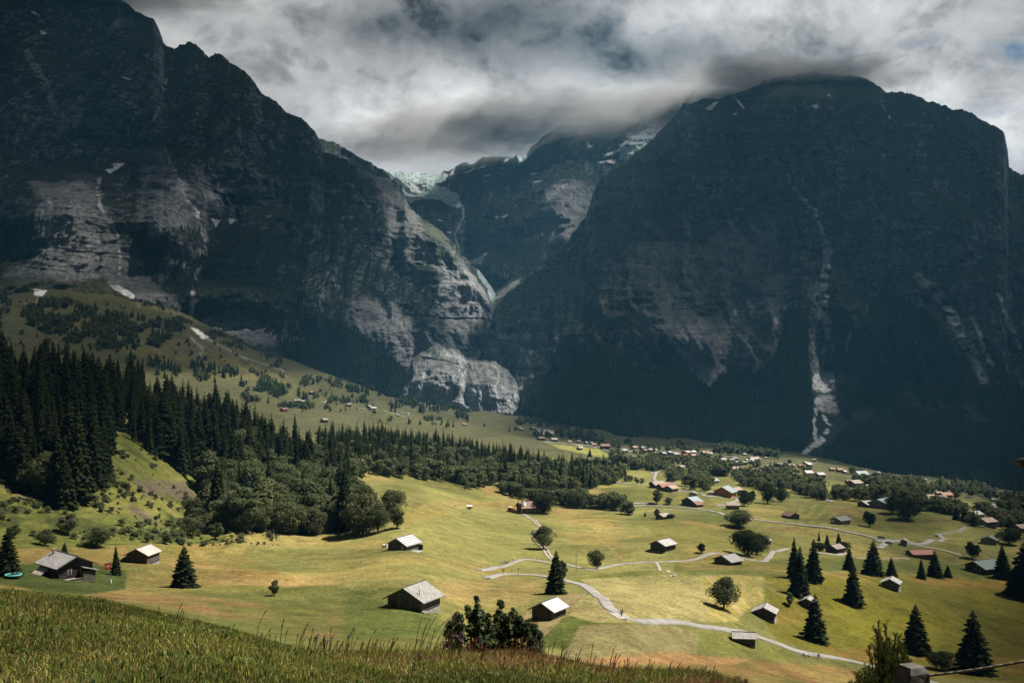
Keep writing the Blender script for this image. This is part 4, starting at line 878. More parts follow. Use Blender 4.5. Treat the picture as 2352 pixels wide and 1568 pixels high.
def fill_uY(upoly, ylim, sp, kindf, h, zone, rg, jit=.25, vmax=None):
    """scatter on the ground itself with even spacing; accept where the base falls in the polygon"""
    a = np.array(upoly); u0, v0 = a.min(0); u1, v1 = a.max(0); y0, y1 = ylim
    x0 = min((u0-CU)/F*y0, (u0-CU)/F*y1); x1 = max((u1-CU)/F*y0, (u1-CU)/F*y1)
    gx, gy = np.meshgrid(np.arange(x0, x1, sp), np.arange(y0, y1, sp)); gx = gx+rg.uniform(-.42, .42, gx.shape)*sp; gy = gy+rg.uniform(-.42, .42, gy.shape)*sp
    z = ground_z(gx, gy); u = CU+F*gx/gy; v = CV-F*z/gy; k = in_poly(u, v, upoly)
    for x, y, zz, uu, vv in zip(gx[k], gy[k], z[k], u[k], v[k]):
        kd = kindf(uu, vv, rg)
        if kd is None or (zone == 'left' and rg.random() < .55*float(ss(.0, .25, fbm(np.array([x/16.]), np.array([y/22.]), 0, 2, 19)[0]))): continue
        TREES.append((x, y, zz, h*(1+jit*np.clip(rg.normal(0, .75), -1.9, 1.6))*(1.2 if kd == 'spruce' else .8), rg.uniform(.75, 1.3), kd, zone))
rg = np.random.default_rng(5)
def kA(u, v, r):
    if 112 < u < 170 and v > 425 and v > 430+(u-112)*.55: return None if r.random() < .93 else 'spruce'
    p = .97 if (u < 235 and v < 492) else (.75 if v < 480 else .12)
    if u < 190 and v > 498: p = .9
    return 'spruce' if r.random() < p else 'broad'
fill_uY([(-30,380),(60,392),(120,400),(200,424),(262,445),(300,462),(330,482),(374,531),(350,538),(300,536),(250,534),(188,531),(197,515),(207,494),(170,474),(120,440),(112,455),(98,497),(60,512),(20,488),(-30,470)], (360, 760), 6.6, kA, 20, 'left', rg, jit=.36)
def kB(u, v, r):
    p = .72 if (u < 530 and v < 474-(u-380)*.0) else .22
    return 'spruce' if r.random() < p else 'broad'
fill_uY([(318,444),(380,447),(450,447),(520,455),(580,468),(626,470),(618,482),(585,490),(560,496),(530,499),(500,485),(465,490),(450,482),(410,479),(372,476),(345,486)], (660, 1150), 8.6, kB, 17.5, 'ridge', rg)
for poly, n, k, h in [(C5((1085,130),(1300,190),(1500,215),(1700,240),(2030,285),(2010,240),(1750,215),(1480,190),(1130,110)), 70, 'broad', 11)]:
    fill_uv(poly, n, k, h, 'belt', rg)
bm_ = lambda p: (lambda u, v, r: 'spruce' if r.random() < p else 'broad')
VILL = [ (E2((210,520),(390,520),(380,430),(300,400),(230,440)), 16, 9, .1), (E2((390,600),(720,640),(700,520),(600,440),(480,500)), 26, 12, .05), (E2((790,450),(960,460),(950,400),(820,400)), 9, 13, 0),
 (E2((400,430),(800,450),(780,380),(480,380)), 26, 11, 0), (E2((1010,520),(1150,540),(1160,450),(1010,430)), 16, 10, .2), (E2((1160,610),(1640,640),(1620,460),(1400,430),(1180,460)), 50, 13, .08), (E2((1600,480),(1980,540),(2075,740),(1900,730),(1650,660)), 50, 12, .08),
 (E2((180,330),(280,330),(280,260),(180,270)), 6, 10, 0), (E2((290,330),(520,340),(500,250),(300,260)), 14, 10, 0), (E2((530,340),(850,350),(830,260),(560,230)), 26, 10, .05), (E2((850,345),(1130,390),(1130,340),(880,310)), 10, 9, 0), (E2((0,400),(170,390),(170,300),(0,270)), 26, 11, .15),
 (E2((740,200),(1080,200),(1500,250),(1520,215),(1080,130),(860,120)), 55, 15, .05), (E2((1370,430),(1720,460),(1700,370),(1400,380)), 22, 10, .1), (E2((1780,400),(1910,420),(1900,350),(1790,370)), 7, 9, 0), (E2((1510,470),(1640,480),(1640,430),(1500,440)), 8, 9, 0),
 (E2((1050,580),(1160,560),(1160,530),(1060,540)), 5, 8, .1), (E2((1130,340),(1290,350),(1290,300),(1150,300)), 6, 8, 0), (E2((2180,735),(2352,740),(2352,660),(2190,680)), 12, 12, .1), (E2((250,60),(330,160),(440,170),(600,190),(600,130),(380,80)), 18, 10, .3),
 (E1((480,60),(900,110),(930,185),(700,160),(500,150)), 45, 12, .1), (E1((920,130),(1340,230),(1500,330),(1340,345),(1020,300),(930,230)), 60, 12, .15), (E1((680,240),(850,260),(930,290),(720,300)), 14, 11, .1), (E1((1250,320),(1450,360),(1600,430),(1500,330)), 12, 11, .3),
 (E1((1590,400),(1700,440),(1700,370),(1600,350)), 6, 14, .1), (E1((1740,380),(1840,380),(1830,350),(1740,350)), 4, 11, .2), (E1((1610,600),(1780,620),(1780,540),(1600,520)), 16, 13, .1), (E1((1830,640),(1940,690),(1950,600),(1840,570)), 14, 12, .05), (E1((1950,690),(2230,690),(2240,600),(1960,580)), 24, 11, .05),
 (E1((2250,650),(2330,640),(2320,560),(2240,580)), 7, 12, 0), (E1((2270,810),(2352,820),(2352,720),(2290,700)), 8, 12, 0), (E1((1750,830),(2010,835),(1980,800),(1780,790)), 8, 6, 0), (E1((1690,760),(1780,800),(1770,740),(1690,700)), 6, 8, .5), (E1((1860,480),(2160,520),(2200,500),(1880,460)), 16, 6, .1), (E1((1700,400),(2352,470),(2352,430),(1900,370)), 26, 8, .2),
 (E3((500,450),(640,470),(1280,520),(1280,440),(900,390),(520,380)), 85, 13, .05), (E3((120,590),(330,600),(560,605),(560,540),(130,550)), 24, 12, .05), (E3((570,600),(700,620),(900,590),(900,540),(580,540)), 24, 13, .1), (E3((320,390),(500,430),(640,350),(510,360),(350,340)), 14, 11, 0),
 (E3((1300,500),(1600,540),(1760,560),(2050,600),(1900,480),(1500,400),(1310,420)), 60, 15, .15), (E3((1080,700),(1250,720),(1500,770),(1640,760),(1640,700),(1200,660),(1080,660)), 50, 10, .1), (E3((1780,700),(1930,705),(2000,770),(1800,760)), 10, 9, .1), (E3((1970,900),(2352,930),(2352,860),(2000,840)), 36, 13, .05),
 (E3((2080,730),(2352,770),(2352,710),(2100,690)), 18, 12, .1), (E3((2070,640),(2352,720),(2352,600),(2080,580)), 30, 15, .2), (E3((1730,900),(1850,905),(1850,850),(1730,850)), 7, 9, .6), (E3((930,640),(1100,640),(1080,600),(950,600)), 10, 12, 0)]
for poly, n, h, ps in VILL: fill_uv(poly, int(n*1.25), 'broad', h, 'village', rg, ymin=620, mixk=bm_(ps), wide=(.95, 1.3))
ALPS = [ (M1((870,180),(1060,235),(1140,400),(1010,420),(900,300)), 130, 11, .3), (M1((-50,200),(60,180),(120,260),(60,420),(-50,460)), 160, 12, .4), (M1((-50,200),(400,190),(700,215),(860,280),(820,240),(300,250),(-50,240)), 90, 8, .2), (M1((1140,430),(1260,470),(1300,500),(1200,480)), 40, 9, .2), (M1((1340,560),(1500,540),(1560,600),(1450,600)), 50, 9, .2), (M1((160,400),(330,340),(470,340),(560,400),(700,400),(800,450),(1060,440),(1230,500),(1210,590),(1100,680),(990,690),(860,670),(700,660),(540,640),(300,560),(130,470)), 900, 15, .6), (M1((1430,600),(1560,570),(1700,660),(1690,700),(1560,660)), 60, 10, .2), (M1((1700,680),(1900,720),(2000,800),(1850,780)), 50, 10, .2),
 (M1((1000,740),(1400,770),(1600,830),(1640,900),(1560,900),(1000,850)), 190, 15, .85), (W4((0,200),(200,260),(380,330),(330,280),(150,220)), 30, 11, .2), (W4((150,320),(260,290),(420,340),(480,440),(400,470),(200,430)), 110, 14, .85), (W4((420,290),(540,340),(520,390),(440,360)), 16, 11, 0), (W4((0,330),(380,480),(380,520),(100,520),(0,420)), 70, 12, .1),
 (W4((590,310),(720,320),(715,375),(600,370)), 14, 12, 0), (W4((650,250),(850,290),(860,340),(730,340),(660,290)), 26, 10, 0), (W4((860,290),(1020,300),(1040,370),(910,370)), 20, 12, .1), (W4((1040,350),(1400,400),(1450,470),(1250,440),(1100,420)), 60, 15, .9), (W4((750,430),(820,460),(820,480),(760,480)), 5, 8, 0), (W4((900,520),(1380,530),(1380,470),(940,470)), 70, 14, .5),
 (W4((1400,570),(1940,640),(1900,560),(1700,500),(1400,480)), 120, 15, .75), (W4((380,560),(720,590),(900,590),(900,560),(500,540)), 50, 10, .2), (W4((1800,690),(2040,720),(2040,680),(1880,650)), 26, 9, .2), (W4((1940,640),(2352,720),(2352,600),(1980,560),(1940,580)), 90, 14, .6), (W4((600,470),(700,530),(690,480),(600,440)), 12, 13, .8),
 (W4((0,100),(50,60),(420,180),(700,250),(500,200),(200,150)), 30, 8, .3)]
for poly, n, h, ps in ALPS: fill_uv(poly, int(n*1.3), 'broad', h, 'alp', rg, ymin=1150, mixk=bm_(ps), wide=(.9, 1.2))
fill_uv([(0,300),(110,296),(190,325),(240,350),(330,385),(420,405),(520,425),(520,432),(400,425),(300,412),(200,375),(0,345)], 420, 'broad', 9, 'alp', rg, ymin=1300, mixk=bm_(.35), wide=(.8, 1.3), jit=.45)
print('TREES', len(TREES))
for kd in ('spruce', 'broad'):
    L = [t for t in TREES if t[5] == kd]
    L.sort(key=lambda t: -t[3]/t[1]*(.6 if t[6] == 'alp' else 1.)*random.uniform(.85, 1.15))
    N1 = 268 if kd == 'spruce' else 262
    LAB = {('spruce','left'): ('dark spruce packed into the forest on the left slope', 'spruces of the left slope forest'), ('broad','left'): ('leafy tree along the lower edge of the left slope forest', 'leafy trees of the left slope forest'),
           ('spruce','ridge'): ('brown green spruce in the wooded ridge behind the middle meadow', 'spruces of the middle ridge wood'), ('broad','ridge'): ('leafy tree in the wooded ridge behind the middle meadow', 'leafy trees of the middle ridge wood'),
           ('broad','belt'): ('leafy tree in the belt behind the silo farmhouse', 'leafy trees in the belt behind the farmhouse'), ('broad','village'): ('leafy tree in the groves between the village chalets', 'leafy trees of the village groves'),
           ('spruce','village'): ('spruce among the leafy groves of the village', 'spruces of the village groves'), ('broad','alp'): ('leafy tree on the far meadows below the cliffs', 'leafy trees on the far meadows'), ('spruce','alp'): ('spruce on the far meadows below the cliffs', 'spruces on the far meadows')}
    for t in L[:N1]:
        a, g_ = LAB[(kd, t[6])]; tree(kd, t[0], t[1], t[3], a, 'spruce' if kd == 'spruce' else 'leafy tree', g_, wide=t[4], z=t[2], sink=0 if kd == 'spruce' else .06)
    R_ = [t[:5] for t in L[N1:]]
    near_ = [(x, y, z-.3, h, w_) for x, y, z, h, w_ in R_ if y < 1150]; far_ = [(x, y, z-.3, h, w_) for x, y, z, h, w_ in R_ if y >= 1150]
    if kd == 'spruce':
        merged('forest', near_, PR['spruce_mid'], M_NEEDLE, rg); merged('forest', far_, PR['cone'], M_NEEDLE, rg)
    else:
        merged('forest', near_, PR['broad_mid'], M_LEAF, rg); merged('forest', far_, PR['broad_low'], M_LEAF, rg)
# forests on the mountain flanks
def flank(m, polys, dens, h, rg):
    U0, V0 = m['U0'][9:-22], m['V0'][9:-22]; P = m['P'][9:-22]; it = []
    for poly, k in polys:
        ok = np.argwhere(in_poly(U0, V0, poly)); n = int(len(ok)*dens*k)
        if not len(ok): continue
        for i, j in ok[rg.integers(0, len(ok), n)]:
            p = P[i, j]; it.append((p[0]+rg.uniform(-4, 4), p[1]+rg.uniform(-4, 4), p[2]-2, h*rg.uniform(.6, 1.25), rg.uniform(.9, 1.3)))
    return it
fl = flank(mB, [(M2((1190,1010),(1400,860),(1450,700),(1700,650),(1900,720),(1960,830),(2100,880),(2200,760),(2265,700),(2265,1500),(1190,1500)), 1), (M3((-100,560),(150,880),(230,940),(350,820),(560,840),(700,700),(760,420),(900,420),(900,700),(930,1060),(920,1250),(830,1400),(-100,1500)), 1),
    (M3((1150,1150),(1080,900),(1150,700),(1250,420),(1400,300),(1700,420),(1900,700),(2000,860),(1800,880),(1430,860),(1300,1000),(1180,1100)), .6), (M3((1000,1400),(1180,1200),(1560,1080),(1900,1110),(2000,1200),(2400,1180),(2400,1800),(1100,1500)), 1.2), (M3((1320,930),(1500,900),(1510,1060),(1380,1080)), .7), (M3((1600,960),(1750,930),(1940,920),(1950,1050),(1700,1030)), .7), (M3((2010,930),(2352,950),(2352,1160),(2050,1130)), .4)], .24, 23, rg)
fl += flank(mA, [(M2((-200,480),(120,600),(340,790),(470,960),(560,1060),(-200,1060)), 1), (T1((750,1450),(1700,1400),(2000,1700),(1900,2000),(1050,2000),(900,1700)), .10), (M1((1060,0),(2352,-100),(2352,400),(1900,330),(1300,340),(1000,150)), .10), (M1((1700,420),(2100,380),(2400,560),(2400,900),(1900,700)), .6), (M1((1340,380),(1850,390),(1880,470),(1500,470)), .5)], .16, 19, rg)
merged('forest', fl, PR['cone'], foliage('far_forest', (.016, .025, .015), (.036, .046, .024), tr=.1, gs=.01), rg)
print('flank', len(fl))
# ------------------------------------------------------------------ buildings
RM = {'grey': shingles('roof_shingle_grey', (.20, .195, .195)), 'pale': shingles('roof_shingle_pale', (.26, .255, .26), 2., .3), 'white': simple('roof_sheet', (.27, .27, .285), .6, .10, .6, spec=.5), 'brown': shingles('roof_brown', (.13, .075, .058)),
      'red': simple('roof_red', (.17, .060, .048), .6, .2), 'orange': simple('roof_orange', (.20, .095, .065), .6, .2), 'pink': simple('roof_pink', (.21, .145, .125), .6, .2), 'blue': simple('roof_blue_grey', (.17, .205, .225), .5, .12), 'dark': simple('roof_dark', (.075, .080, .085), .6, .2),
      'tan': shingles('roof_tan', (.20, .165, .145)), 'teal': simple('roof_teal', (.055, .090, .095), .5, .12), 'rust': simple('roof_rust_sheet', (.32, .28, .26), .5, .22, .5, spec=.5)}
WM = {'dark': planks('wood_dark', (.12, .10, .086)), 'grey': planks('wood_grey', (.20, .185, .17)), 'brown': planks('wood_brown', (.115, .062, .036)), 'orange': planks('wood_orange', (.40, .19, .085)), 'black': planks('wood_black', (.05, .042, .036)), 'white': simple('plaster', (.50, .48, .45)), 'red': planks('wood_red', (.13, .055, .032))}
M_STONE = simple('stone_base', (.22, .21, .20), .9, .35, 1.5); M_GLASS = simple('window_pane', (.03, .035, .04), .15, .1, spec=.6); M_FRAME = simple('window_frame', (.45, .42, .38)); M_DOOR = planks('door_wood', (.07, .045, .03), axis=0); M_WHITE = simple('white_paint', (.62, .61, .60), .6, .1)
M_METAL = simple('dark_metal', (.10, .10, .105), .5, .2, metal=.6); M_CHIM = simple('chimney_stone', (.30, .27, .25))
def house(u, v, W, L, H, a, roof, wall, label, cat='barn', group=None, pitch=.45, over=.7, name='hay_barn', near=False, chimney=0, wins=None, base='stone', door=None, y=None, sink=.0, ov_end=None, skew=0., ymin=100, lowwall=None):
    """W: gable width, L: ridge length, a: turn of the ridge to the right of the line of sight (degrees)"""
    if y is None: x, y, z = hit(u, v, ymin)
    else: x, y, z = pnt(u, y)
    phi = math.atan2(y, x); rz = phi-math.radians(a)
    e = empty(name, (x, y, z+.15-sink), rz); tag(e, label, cat, group)
    hr = H+W/2*pitch; oe = over if ov_end is None else ov_end
    w = MB(); w.prism([(-W/2, -1.6), (W/2, -1.6), (W/2, H), (0, hr), (-W/2, H)], -L/2, L/2, lambda p, q, r: (q, p, r))
    w.obj('wall', WM['black'] if near and wall in ('dark', 'grey') else WM[wall], e)
    r = MB(); th = .14
    for s in (-1, 1):
        sl = math.hypot(W/2+over, (W/2+over)*pitch)
        y0, z0 = 0, hr+th; y1, z1 = s*(W/2+over), hr+th-(W/2+over)*pitch
        vs = []
        for X in (-L/2-oe, L/2+oe):
            vs += [(X, y0, z0), (X, y1, z1), (X, y1, z1-th*1.3), (X, y0, z0-th*1.3)]
        r.add(vs, [(0, 1, 2, 3), (7, 6, 5, 4), (0, 4, 5, 1), (1, 5, 6, 2), (2, 6, 7, 3)])
    ro = r.obj('roof', RM[roof], e)
    if near:
        rr = MB(); rr.box((0, 0, hr+th+.05), (L+2*oe+.05, .28, .10)); rr.obj('ridge_cap', M_METAL, ro)
        for X in (-L/2-oe, L/2+oe):
            bb = MB()
            for s in (-1, 1):
                bb.add([(X-.05, 0, hr+th-.02), (X+.05, 0, hr+th-.02), (X+.05, s*(W/2+over), hr+th-.02-(W/2+over)*pitch), (X-.05, s*(W/2+over), hr+th-.02-(W/2+over)*pitch),
                        (X-.05, 0, hr+th-.30), (X+.05, 0, hr+th-.30), (X+.05, s*(W/2+over), hr+th-.30-(W/2+over)*pitch), (X-.05, s*(W/2+over), hr+th-.30-(W/2+over)*pitch)], [(0, 1, 2, 3), (4, 7, 6, 5), (0, 4, 5, 1), (1, 5, 6, 2), (2, 6, 7, 3), (3, 7, 4, 0)])
            bb.obj('barge_board', WM[wall], ro)
        lg = MB(); n = int(H/.42)
        for k in range(n):
            zz_ = .2+k*.42
            for s in (-1, 1): lg.tube((-L/2-.1, s*(W/2+.02), zz_), (L/2+.1, s*(W/2+.02), zz_), .13, n=5); lg.tube((s*(L/2+.02), -W/2-.1, zz_+.2), (s*(L/2+.02), W/2+.1, zz_+.2), .13, n=5)
        for s in (-1, 1):
            for q in (-.5, -.17, .17, .5): lg.box((s*(L/2+.09), W*q*.98, (H+(.5-abs(q))*W*pitch)/2-.4), (.22, .24, H+(.5-abs(q))*W*pitch+.5))
            k = n
            while .2+k*.42 < hr-.3:
                hw = (hr-.2-k*.42)/pitch-.15; lg.tube((s*(L/2+.02), -hw, .4+k*.42), (s*(L/2+.02), hw, .4+k*.42), .12, n=5); k += 1
        lg.obj('log_courses', WM[wall], e)
    if base: 
        b = MB(); b.box((0, 0, -1.25 if near else -.85), (L+.25, W+.25, 2.0)); b.obj('foundation', M_STONE if base == 'stone' else WM['white'], e)
    if chimney:
        c = MB(); cx, cy = (-L*.30, -W*.18) if chimney == 1 else (L*.42, W*.12)
        hz_ = hr-abs(cy)*pitch; c.box((cx, cy, hz_+.3), (.7, .6, 1.7)); c.box((cx, cy, hz_+1.22), (.86, .76, .14)); c.obj('chimney', M_CHIM, ro)
    if wins:                                        # (side, position along, height, w, h); side 'g' near gable, 'G' far, 'l', 'r' flanks
        for (sd_, p, hh, ww, wh) in wins:
            if sd_ in 'gG': s = -1 if sd_ == 'g' else 1; c = (s*(L/2+.10), p, hh); dims = (.10, ww, wh); pd = (.06, ww-.22, wh-.22); off = (s*.04, 0, 0)
            else: s = 1 if sd_ == 'l' else -1; c = (p, s*(W/2+.10), hh); dims = (ww, .10, wh); pd = (ww-.22, .06, wh-.22); off = (0, s*.04, 0)
            f = MB().box(c, dims).obj('window', M_FRAME, e); MB().box((c[0]+off[0], c[1]+off[1], c[2]), pd).obj('pane', M_GLASS, f)
    if door:
        sd_, p, ww, wh = door[:4]; mt = door[4] if len(door) > 4 else M_DOOR
        if sd_ in 'gG': s = -1 if sd_ == 'g' else 1; c = (s*(L/2+.12), p, wh/2); dims = (.12, ww, wh)
        else: s = 1 if sd_ == 'l' else -1; c = (p, s*(W/2+.12), wh/2); dims = (ww, .12, wh)
        MB().box(c, dims).obj('door', mt, e)
    e['dims'] = [W, L, H, hr]
    return e
def sub_roof(e, c, d, roof, wallm, tilt, post=True, name='lean_to'):
    """a lower roof with its own wall block; tilt falls towards +y/-y"""
    m = MB(); m.box((c[0], c[1], c[2]/2-.8), (d[0], d[1], c[2]+.9)); o = m.obj(name, WM[wallm], e)
    MB().box((c[0], c[1]+math.copysign(.2, tilt), c[2]+.12), (d[0]+.9, d[1]+1., .14), rx=-tilt).obj('annex_roof', RM[roof], o)
    return o
# --- near barns and chalets
h = house(66, 576, 8.2, 10.5, 3.3, -24, 'pale', 'black', 'log chalet with large pale shingle roof and chimney on the left lawn beside the flagpole', 'chalet', name='log_chalet', near=True, chimney=2, pitch=.48, over=1.0, ov_end=1.0, sink=-.3,
    wins=[('g', -1.5, 1.7, 1.0, 1.0), ('g', 1.5, 1.7, 1.0, 1.0), ('l', 1, 1.6, 1, .9), ('l', -2, 1.6, 1, .9)], door=('g', 0, 1.0, 2.0))
o_ = sub_roof(h, (-5.9, -2.6, 2.0), (2.4, 3.0), 'pale', 'dark', -.30, name='annex'); sub_roof(h, (1.5, 5.2, 1.6), (4.0, 2.0), 'rust', 'black', .55, name='lean_to')
st_ = MB()
for k in range(7): st_.box((-3.2-.28*k, 4.7+.05*k, 1.3-.32*k), (.30, 1.0, .08))
st_.box((-4.1, 4.25, .35), (2.6, .06, .12), ry=-.85); st_.obj('stairs', WM['grey'], h)
dk = MB().box((-6.3, .8, .05), (1.6, 4.6, .14)); dk.box((-6.3, .8, -.5), (1.4, 4.4, 1.0)); dk.obj('deck', WM['grey'], h)
h = house(143, 562, 6.4, 7.2, 3.0, 28, 'rust', 'dark', 'dark barn with white rust-streaked metal roof and a lean-to in the ochre meadow', near=True, pitch=.50, over=.7, door=('g', 1.5, 1.3, 1.7))
m_ = MB(); m_.prism([(3.1, -1.4), (5.8, -1.4), (5.8, .75), (3.1, 2.5)], -2.6, 2.6, lambda p, q, r: (q, p, r)); lt = m_.obj('lean_to', WM['black'], h)
MB().box((0, 4.75, 1.62), (6.4, 3.6, .12), rx=-.56).obj('annex_roof', RM['grey'], lt)
h = house(404, 549, 7.6, 8.6, 2.5, 34, 'white', 'grey', 'grey log barn with bright panelled sheet roof, white door and small terrace', near=True, pitch=.55, over=.8, wins=[('g', 1.2, 1.5, .8, .8)])
MB().box((-4.36, -2.3, 1.0), (.14, .9, 1.9)).obj('door', M_WHITE, h)
m_ = MB()
for k in range(4): m_.box((0, -(1.0+k*1.1), 2.5+.55*7.6/2+.20-(1.0+k*1.1)*.55), (10.0, .09, .07), rx=math.atan(.55))
m_.obj('roof_batten', M_METAL, h)
MB().box((-2.6, -6.4, .05), (5.2, 4.2, .20)).obj('terrace', M_STONE, h)
h = house(414, 606, 9.2, 7.6, 2.6, 32, 'grey', 'grey', 'largest weathered log barn with mossy shingle roof, standing alone left of the maple bush', near=True, pitch=.52, over=1.0, door=('g', 2.9, 1.7, 1.3))
m_ = MB(); zr_ = 2.6+.52*4.6; m_.tube((-2.9, -3.3, zr_-3.3*.52), (-2.9, -3.3, zr_-3.3*.52+1.5), .07); m_.tube((-2.9, -2.4, zr_-2.4*.52+.2), (-2.9, -3.3, zr_-3.3*.52+.5), .05); m_.obj('vent_pipe', M_METAL, h)
m_ = MB()
for k in range(6): m_.box((-4.3+.25*k, -5.3+.2*(k % 2), .0-.05*k), (.9, .7, .4), rz=k*.7)
m_.obj('door_step', M_STONE, h)
h = house(549, 617, 5.6, 6.0, 2.6, 30, 'white', 'dark', 'small log barn with very light roof on the tan mown strip', near=True, pitch=.52, over=.8)
h = house(663, 549, 7.6, 8.2, 2.8, 34, 'pale', 'dark', 'dark barn with pale roof standing alone in the green meadow above the road', near=True, pitch=.42, over=.9)
h = house(728, 563, 9.0, 6.5, 1.9, 40, 'grey', 'grey', 'low wide log barn with grey shingle roof just below the footpath', near=True, pitch=.40, over=1.0)
h = house(765, 617, 6.3, 5.4, 2.3, 8, 'grey', 'dark', 'log barn with grey two-sided roof in the golden hay meadow right of the lone tree', near=True, pitch=.45, over=.8, door=('g', 0, 1.6, 1.6))
h = house(808, 606, 4.4, 4.2, 2.1, 12, 'grey', 'dark', 'tiny hut half hidden behind the tall spruce', 'hut', name='field_hut', near=True, pitch=.45, over=.6)
h = house(744, 643, 3.4, 5.0, 2.0, 84, 'grey', 'dark', 'small shed with rough shingle roof beside the road bend', 'shed', name='field_shed', near=True, pitch=.50, over=.7)
MB().box((-3.8, -1.4, .3), (1.8, 1.2, .7)).obj('trough', M_WHITE, h)
h = house(891, 588, 6.6, 6.2, 2.8, 8, 'pale', 'grey', 'grey barn with pale two-sided roof in the shaded meadow right of the conical spruce', near=True, pitch=.48, over=.7)
h = house(762, 544, 6.5, 7.0, 2.5, 30, 'grey', 'dark', 'barn with grey roof peeping out behind the big round maple', near=True, pitch=.45)
h = house(835, 552, 6.5, 6.5, 2.8, 35, 'tan', 'dark', 'hut with tan roof hidden among small conifers by a gravel yard', 'hut', name='field_hut', near=True)
h = house(920, 557, 8.5, 11.5, 2.8, 62, 'red', 'grey', 'long grey barn with a faded red roof', near=True, pitch=.36, over=.8, sink=.2)
h = house(983, 571, 11.5, 12.5, 3.4, 36, 'teal', 'brown', 'brown chalet with broad dark teal roof at the right edge', 'chalet', name='wood_chalet', pitch=.44, over=1.6, near=True, wins=[('g', -2.5, 1.7, 1.2, 1.1), ('g', 0, 1.7, 1.2, 1.1), ('g', -1.2, 4, .9, .9)], door=('g', 3.0, 1.4, 2.1))
h = house(990, 543, 9.5, 9, 3.2, 12, 'dark', 'grey', 'old dark-roofed barn below the broad tree at right', pitch=.42, over=.8, wins=[('g', -2, 1.6, .8, .8), ('g', 1, 1.6, .8, .8)])
h = house(904, 544.5, 3.6, 3.6, 2.6, 8, 'tan', 'grey', 'small grey shelter at the road junction', 'shelter', name='bus_shelter', pitch=.5, over=.5)
h = house(790.5, 518, 8.0, 9.0, 2.6, -38, 'brown', 'dark', 'barn with brown roof on the striped meadow', pitch=.48, over=.8)
h = house(840.5, 523, 7.5, 9.5, 2.7, 36, 'dark', 'grey', 'dark barn with a white board patch below the mown curves', pitch=.42, over=.9)
MB().box((-4.9, 2.0, 1.7), (.1, 2.2, 1.5)).obj('white_board', M_WHITE, h)
h = house(866, 506, 10, 9, 2.6, 38, 'white', 'dark', 'chalet with bright white roof on the meadow crest', 'chalet', name='wood_chalet', pitch=.42, over=1.)
h = house(882, 506, 24, 18, 2.4, 24, 'blue', 'grey', 'large blue-grey roofed hall behind the meadow crest beside the dark tree group', 'hall', name='farm_hall', pitch=.36, over=1.)
h = house(725, 496.5, 15, 12.5, 5.4, 20, 'blue', 'orange', 'orange timber barn with large blue-grey roof', 'barn', name='timber_barn', pitch=.50, over=1.5, wins=[('g', q, 1.2, 1.1, .6) for q in (-5.5, -3.3, -1.1, 1.1, 3.3, 5.5)])
h = house(736, 492, 8, 8, 3, 36, 'pink', 'brown', 'small chalet with pinkish roof right behind the orange timber barn', 'chalet', name='wood_chalet', over=.9)
h = house(692, 504, 13, 9, 3.0, 40, 'blue', 'brown', 'barn with blue-grey roof and a lower brown-roofed shed in front', pitch=.46, over=1.0)
h = house(696.5, 505.8, 9, 6, 2.0, 52, 'brown', 'dark', 'low brown-roofed shed in front of the blue-grey roofed barn', 'shed', name='field_shed', pitch=.42)
h = house(732.5, 508.5, 6.5, 9, 3.2, 82, 'tan', 'grey', 'long grey barn with light brown roof beside the twin dark trees', pitch=.45, over=.6)
h = house(711.5, 494.5, 3, 6.5, 2.6, 85, 'white', 'white', 'small white shed left of the orange timber barn', 'shed', name='field_shed', pitch=.25, over=.3)
h = house(663, 518, 6.5, 7, 2.0, 42, 'tan', 'dark', 'low barn beside a round bush below the gravel road', pitch=.42)
h = house(657.5, 487, 11, 11, 3.4, 58, 'tan', 'brown', 'left farmhouse of the red-roofed cluster with tan roof', 'farmhouse', name='farmhouse', over=1.2)
h = house(664, 490, 11, 9, 3.6, 58, 'red', 'dark', 'middle farmhouse of the cluster with bright red and white roof', 'farmhouse', name='farmhouse', over=1.)
h = house(671, 491, 9, 9, 3.4, 36, 'pink', 'grey', 'right farmhouse of the cluster with pinkish roof', 'farmhouse', name='farmhouse', over=1.)
h = house(713, 482.5, 9, 9, 3.0, 36, 'blue', 'orange', 'small blue-roofed barn on the knoll above the orange barn', over=.9)
# farm with the silo
h = house(530.5, 512, 11.5, 16.5, 4.6, 66, 'brown', 'red', 'long wooden farmhouse with brown roof beside the grey silo', 'farmhouse', name='farmhouse', pitch=.58, over=1.2, chimney=2, wins=[('r', q, 2., 1.1, 1.1) for q in (-5, -2, 1, 4)], door=('r', 6.4, 2.4, 2.6))
fx, fy, fz = hit(523.6, 512.6)
m_ = MB(); e = empty('silo', (fx, fy-1.5, fz-.2)); m_.tube((0, 0, 0), (0, 0, 8.2), 1.75, n=20); m_.obj('drum', M_WH := simple('silo_concrete', (.34, .34, .32), .8, .15, .8), e, True)
m_ = MB(); m_.tube((0, 0, 8.2), (0, 0, 9.3), 1.82, .35, 20); m_.obj('cap', M_METAL, e)
m_ = MB(); [m_.box((0, -1.85, .4+.4*k), (.5, .06, .05)) for k in range(19)]; m_.tube((-.25, -1.85, 0), (-.25, -1.85, 8), .04); m_.tube((.25, -1.85, 0), (.25, -1.85, 8), .04); m_.obj('ladder', M_METAL, e); tag(e, 'tall round grey silo against the brown-roofed farmhouse', 'silo')
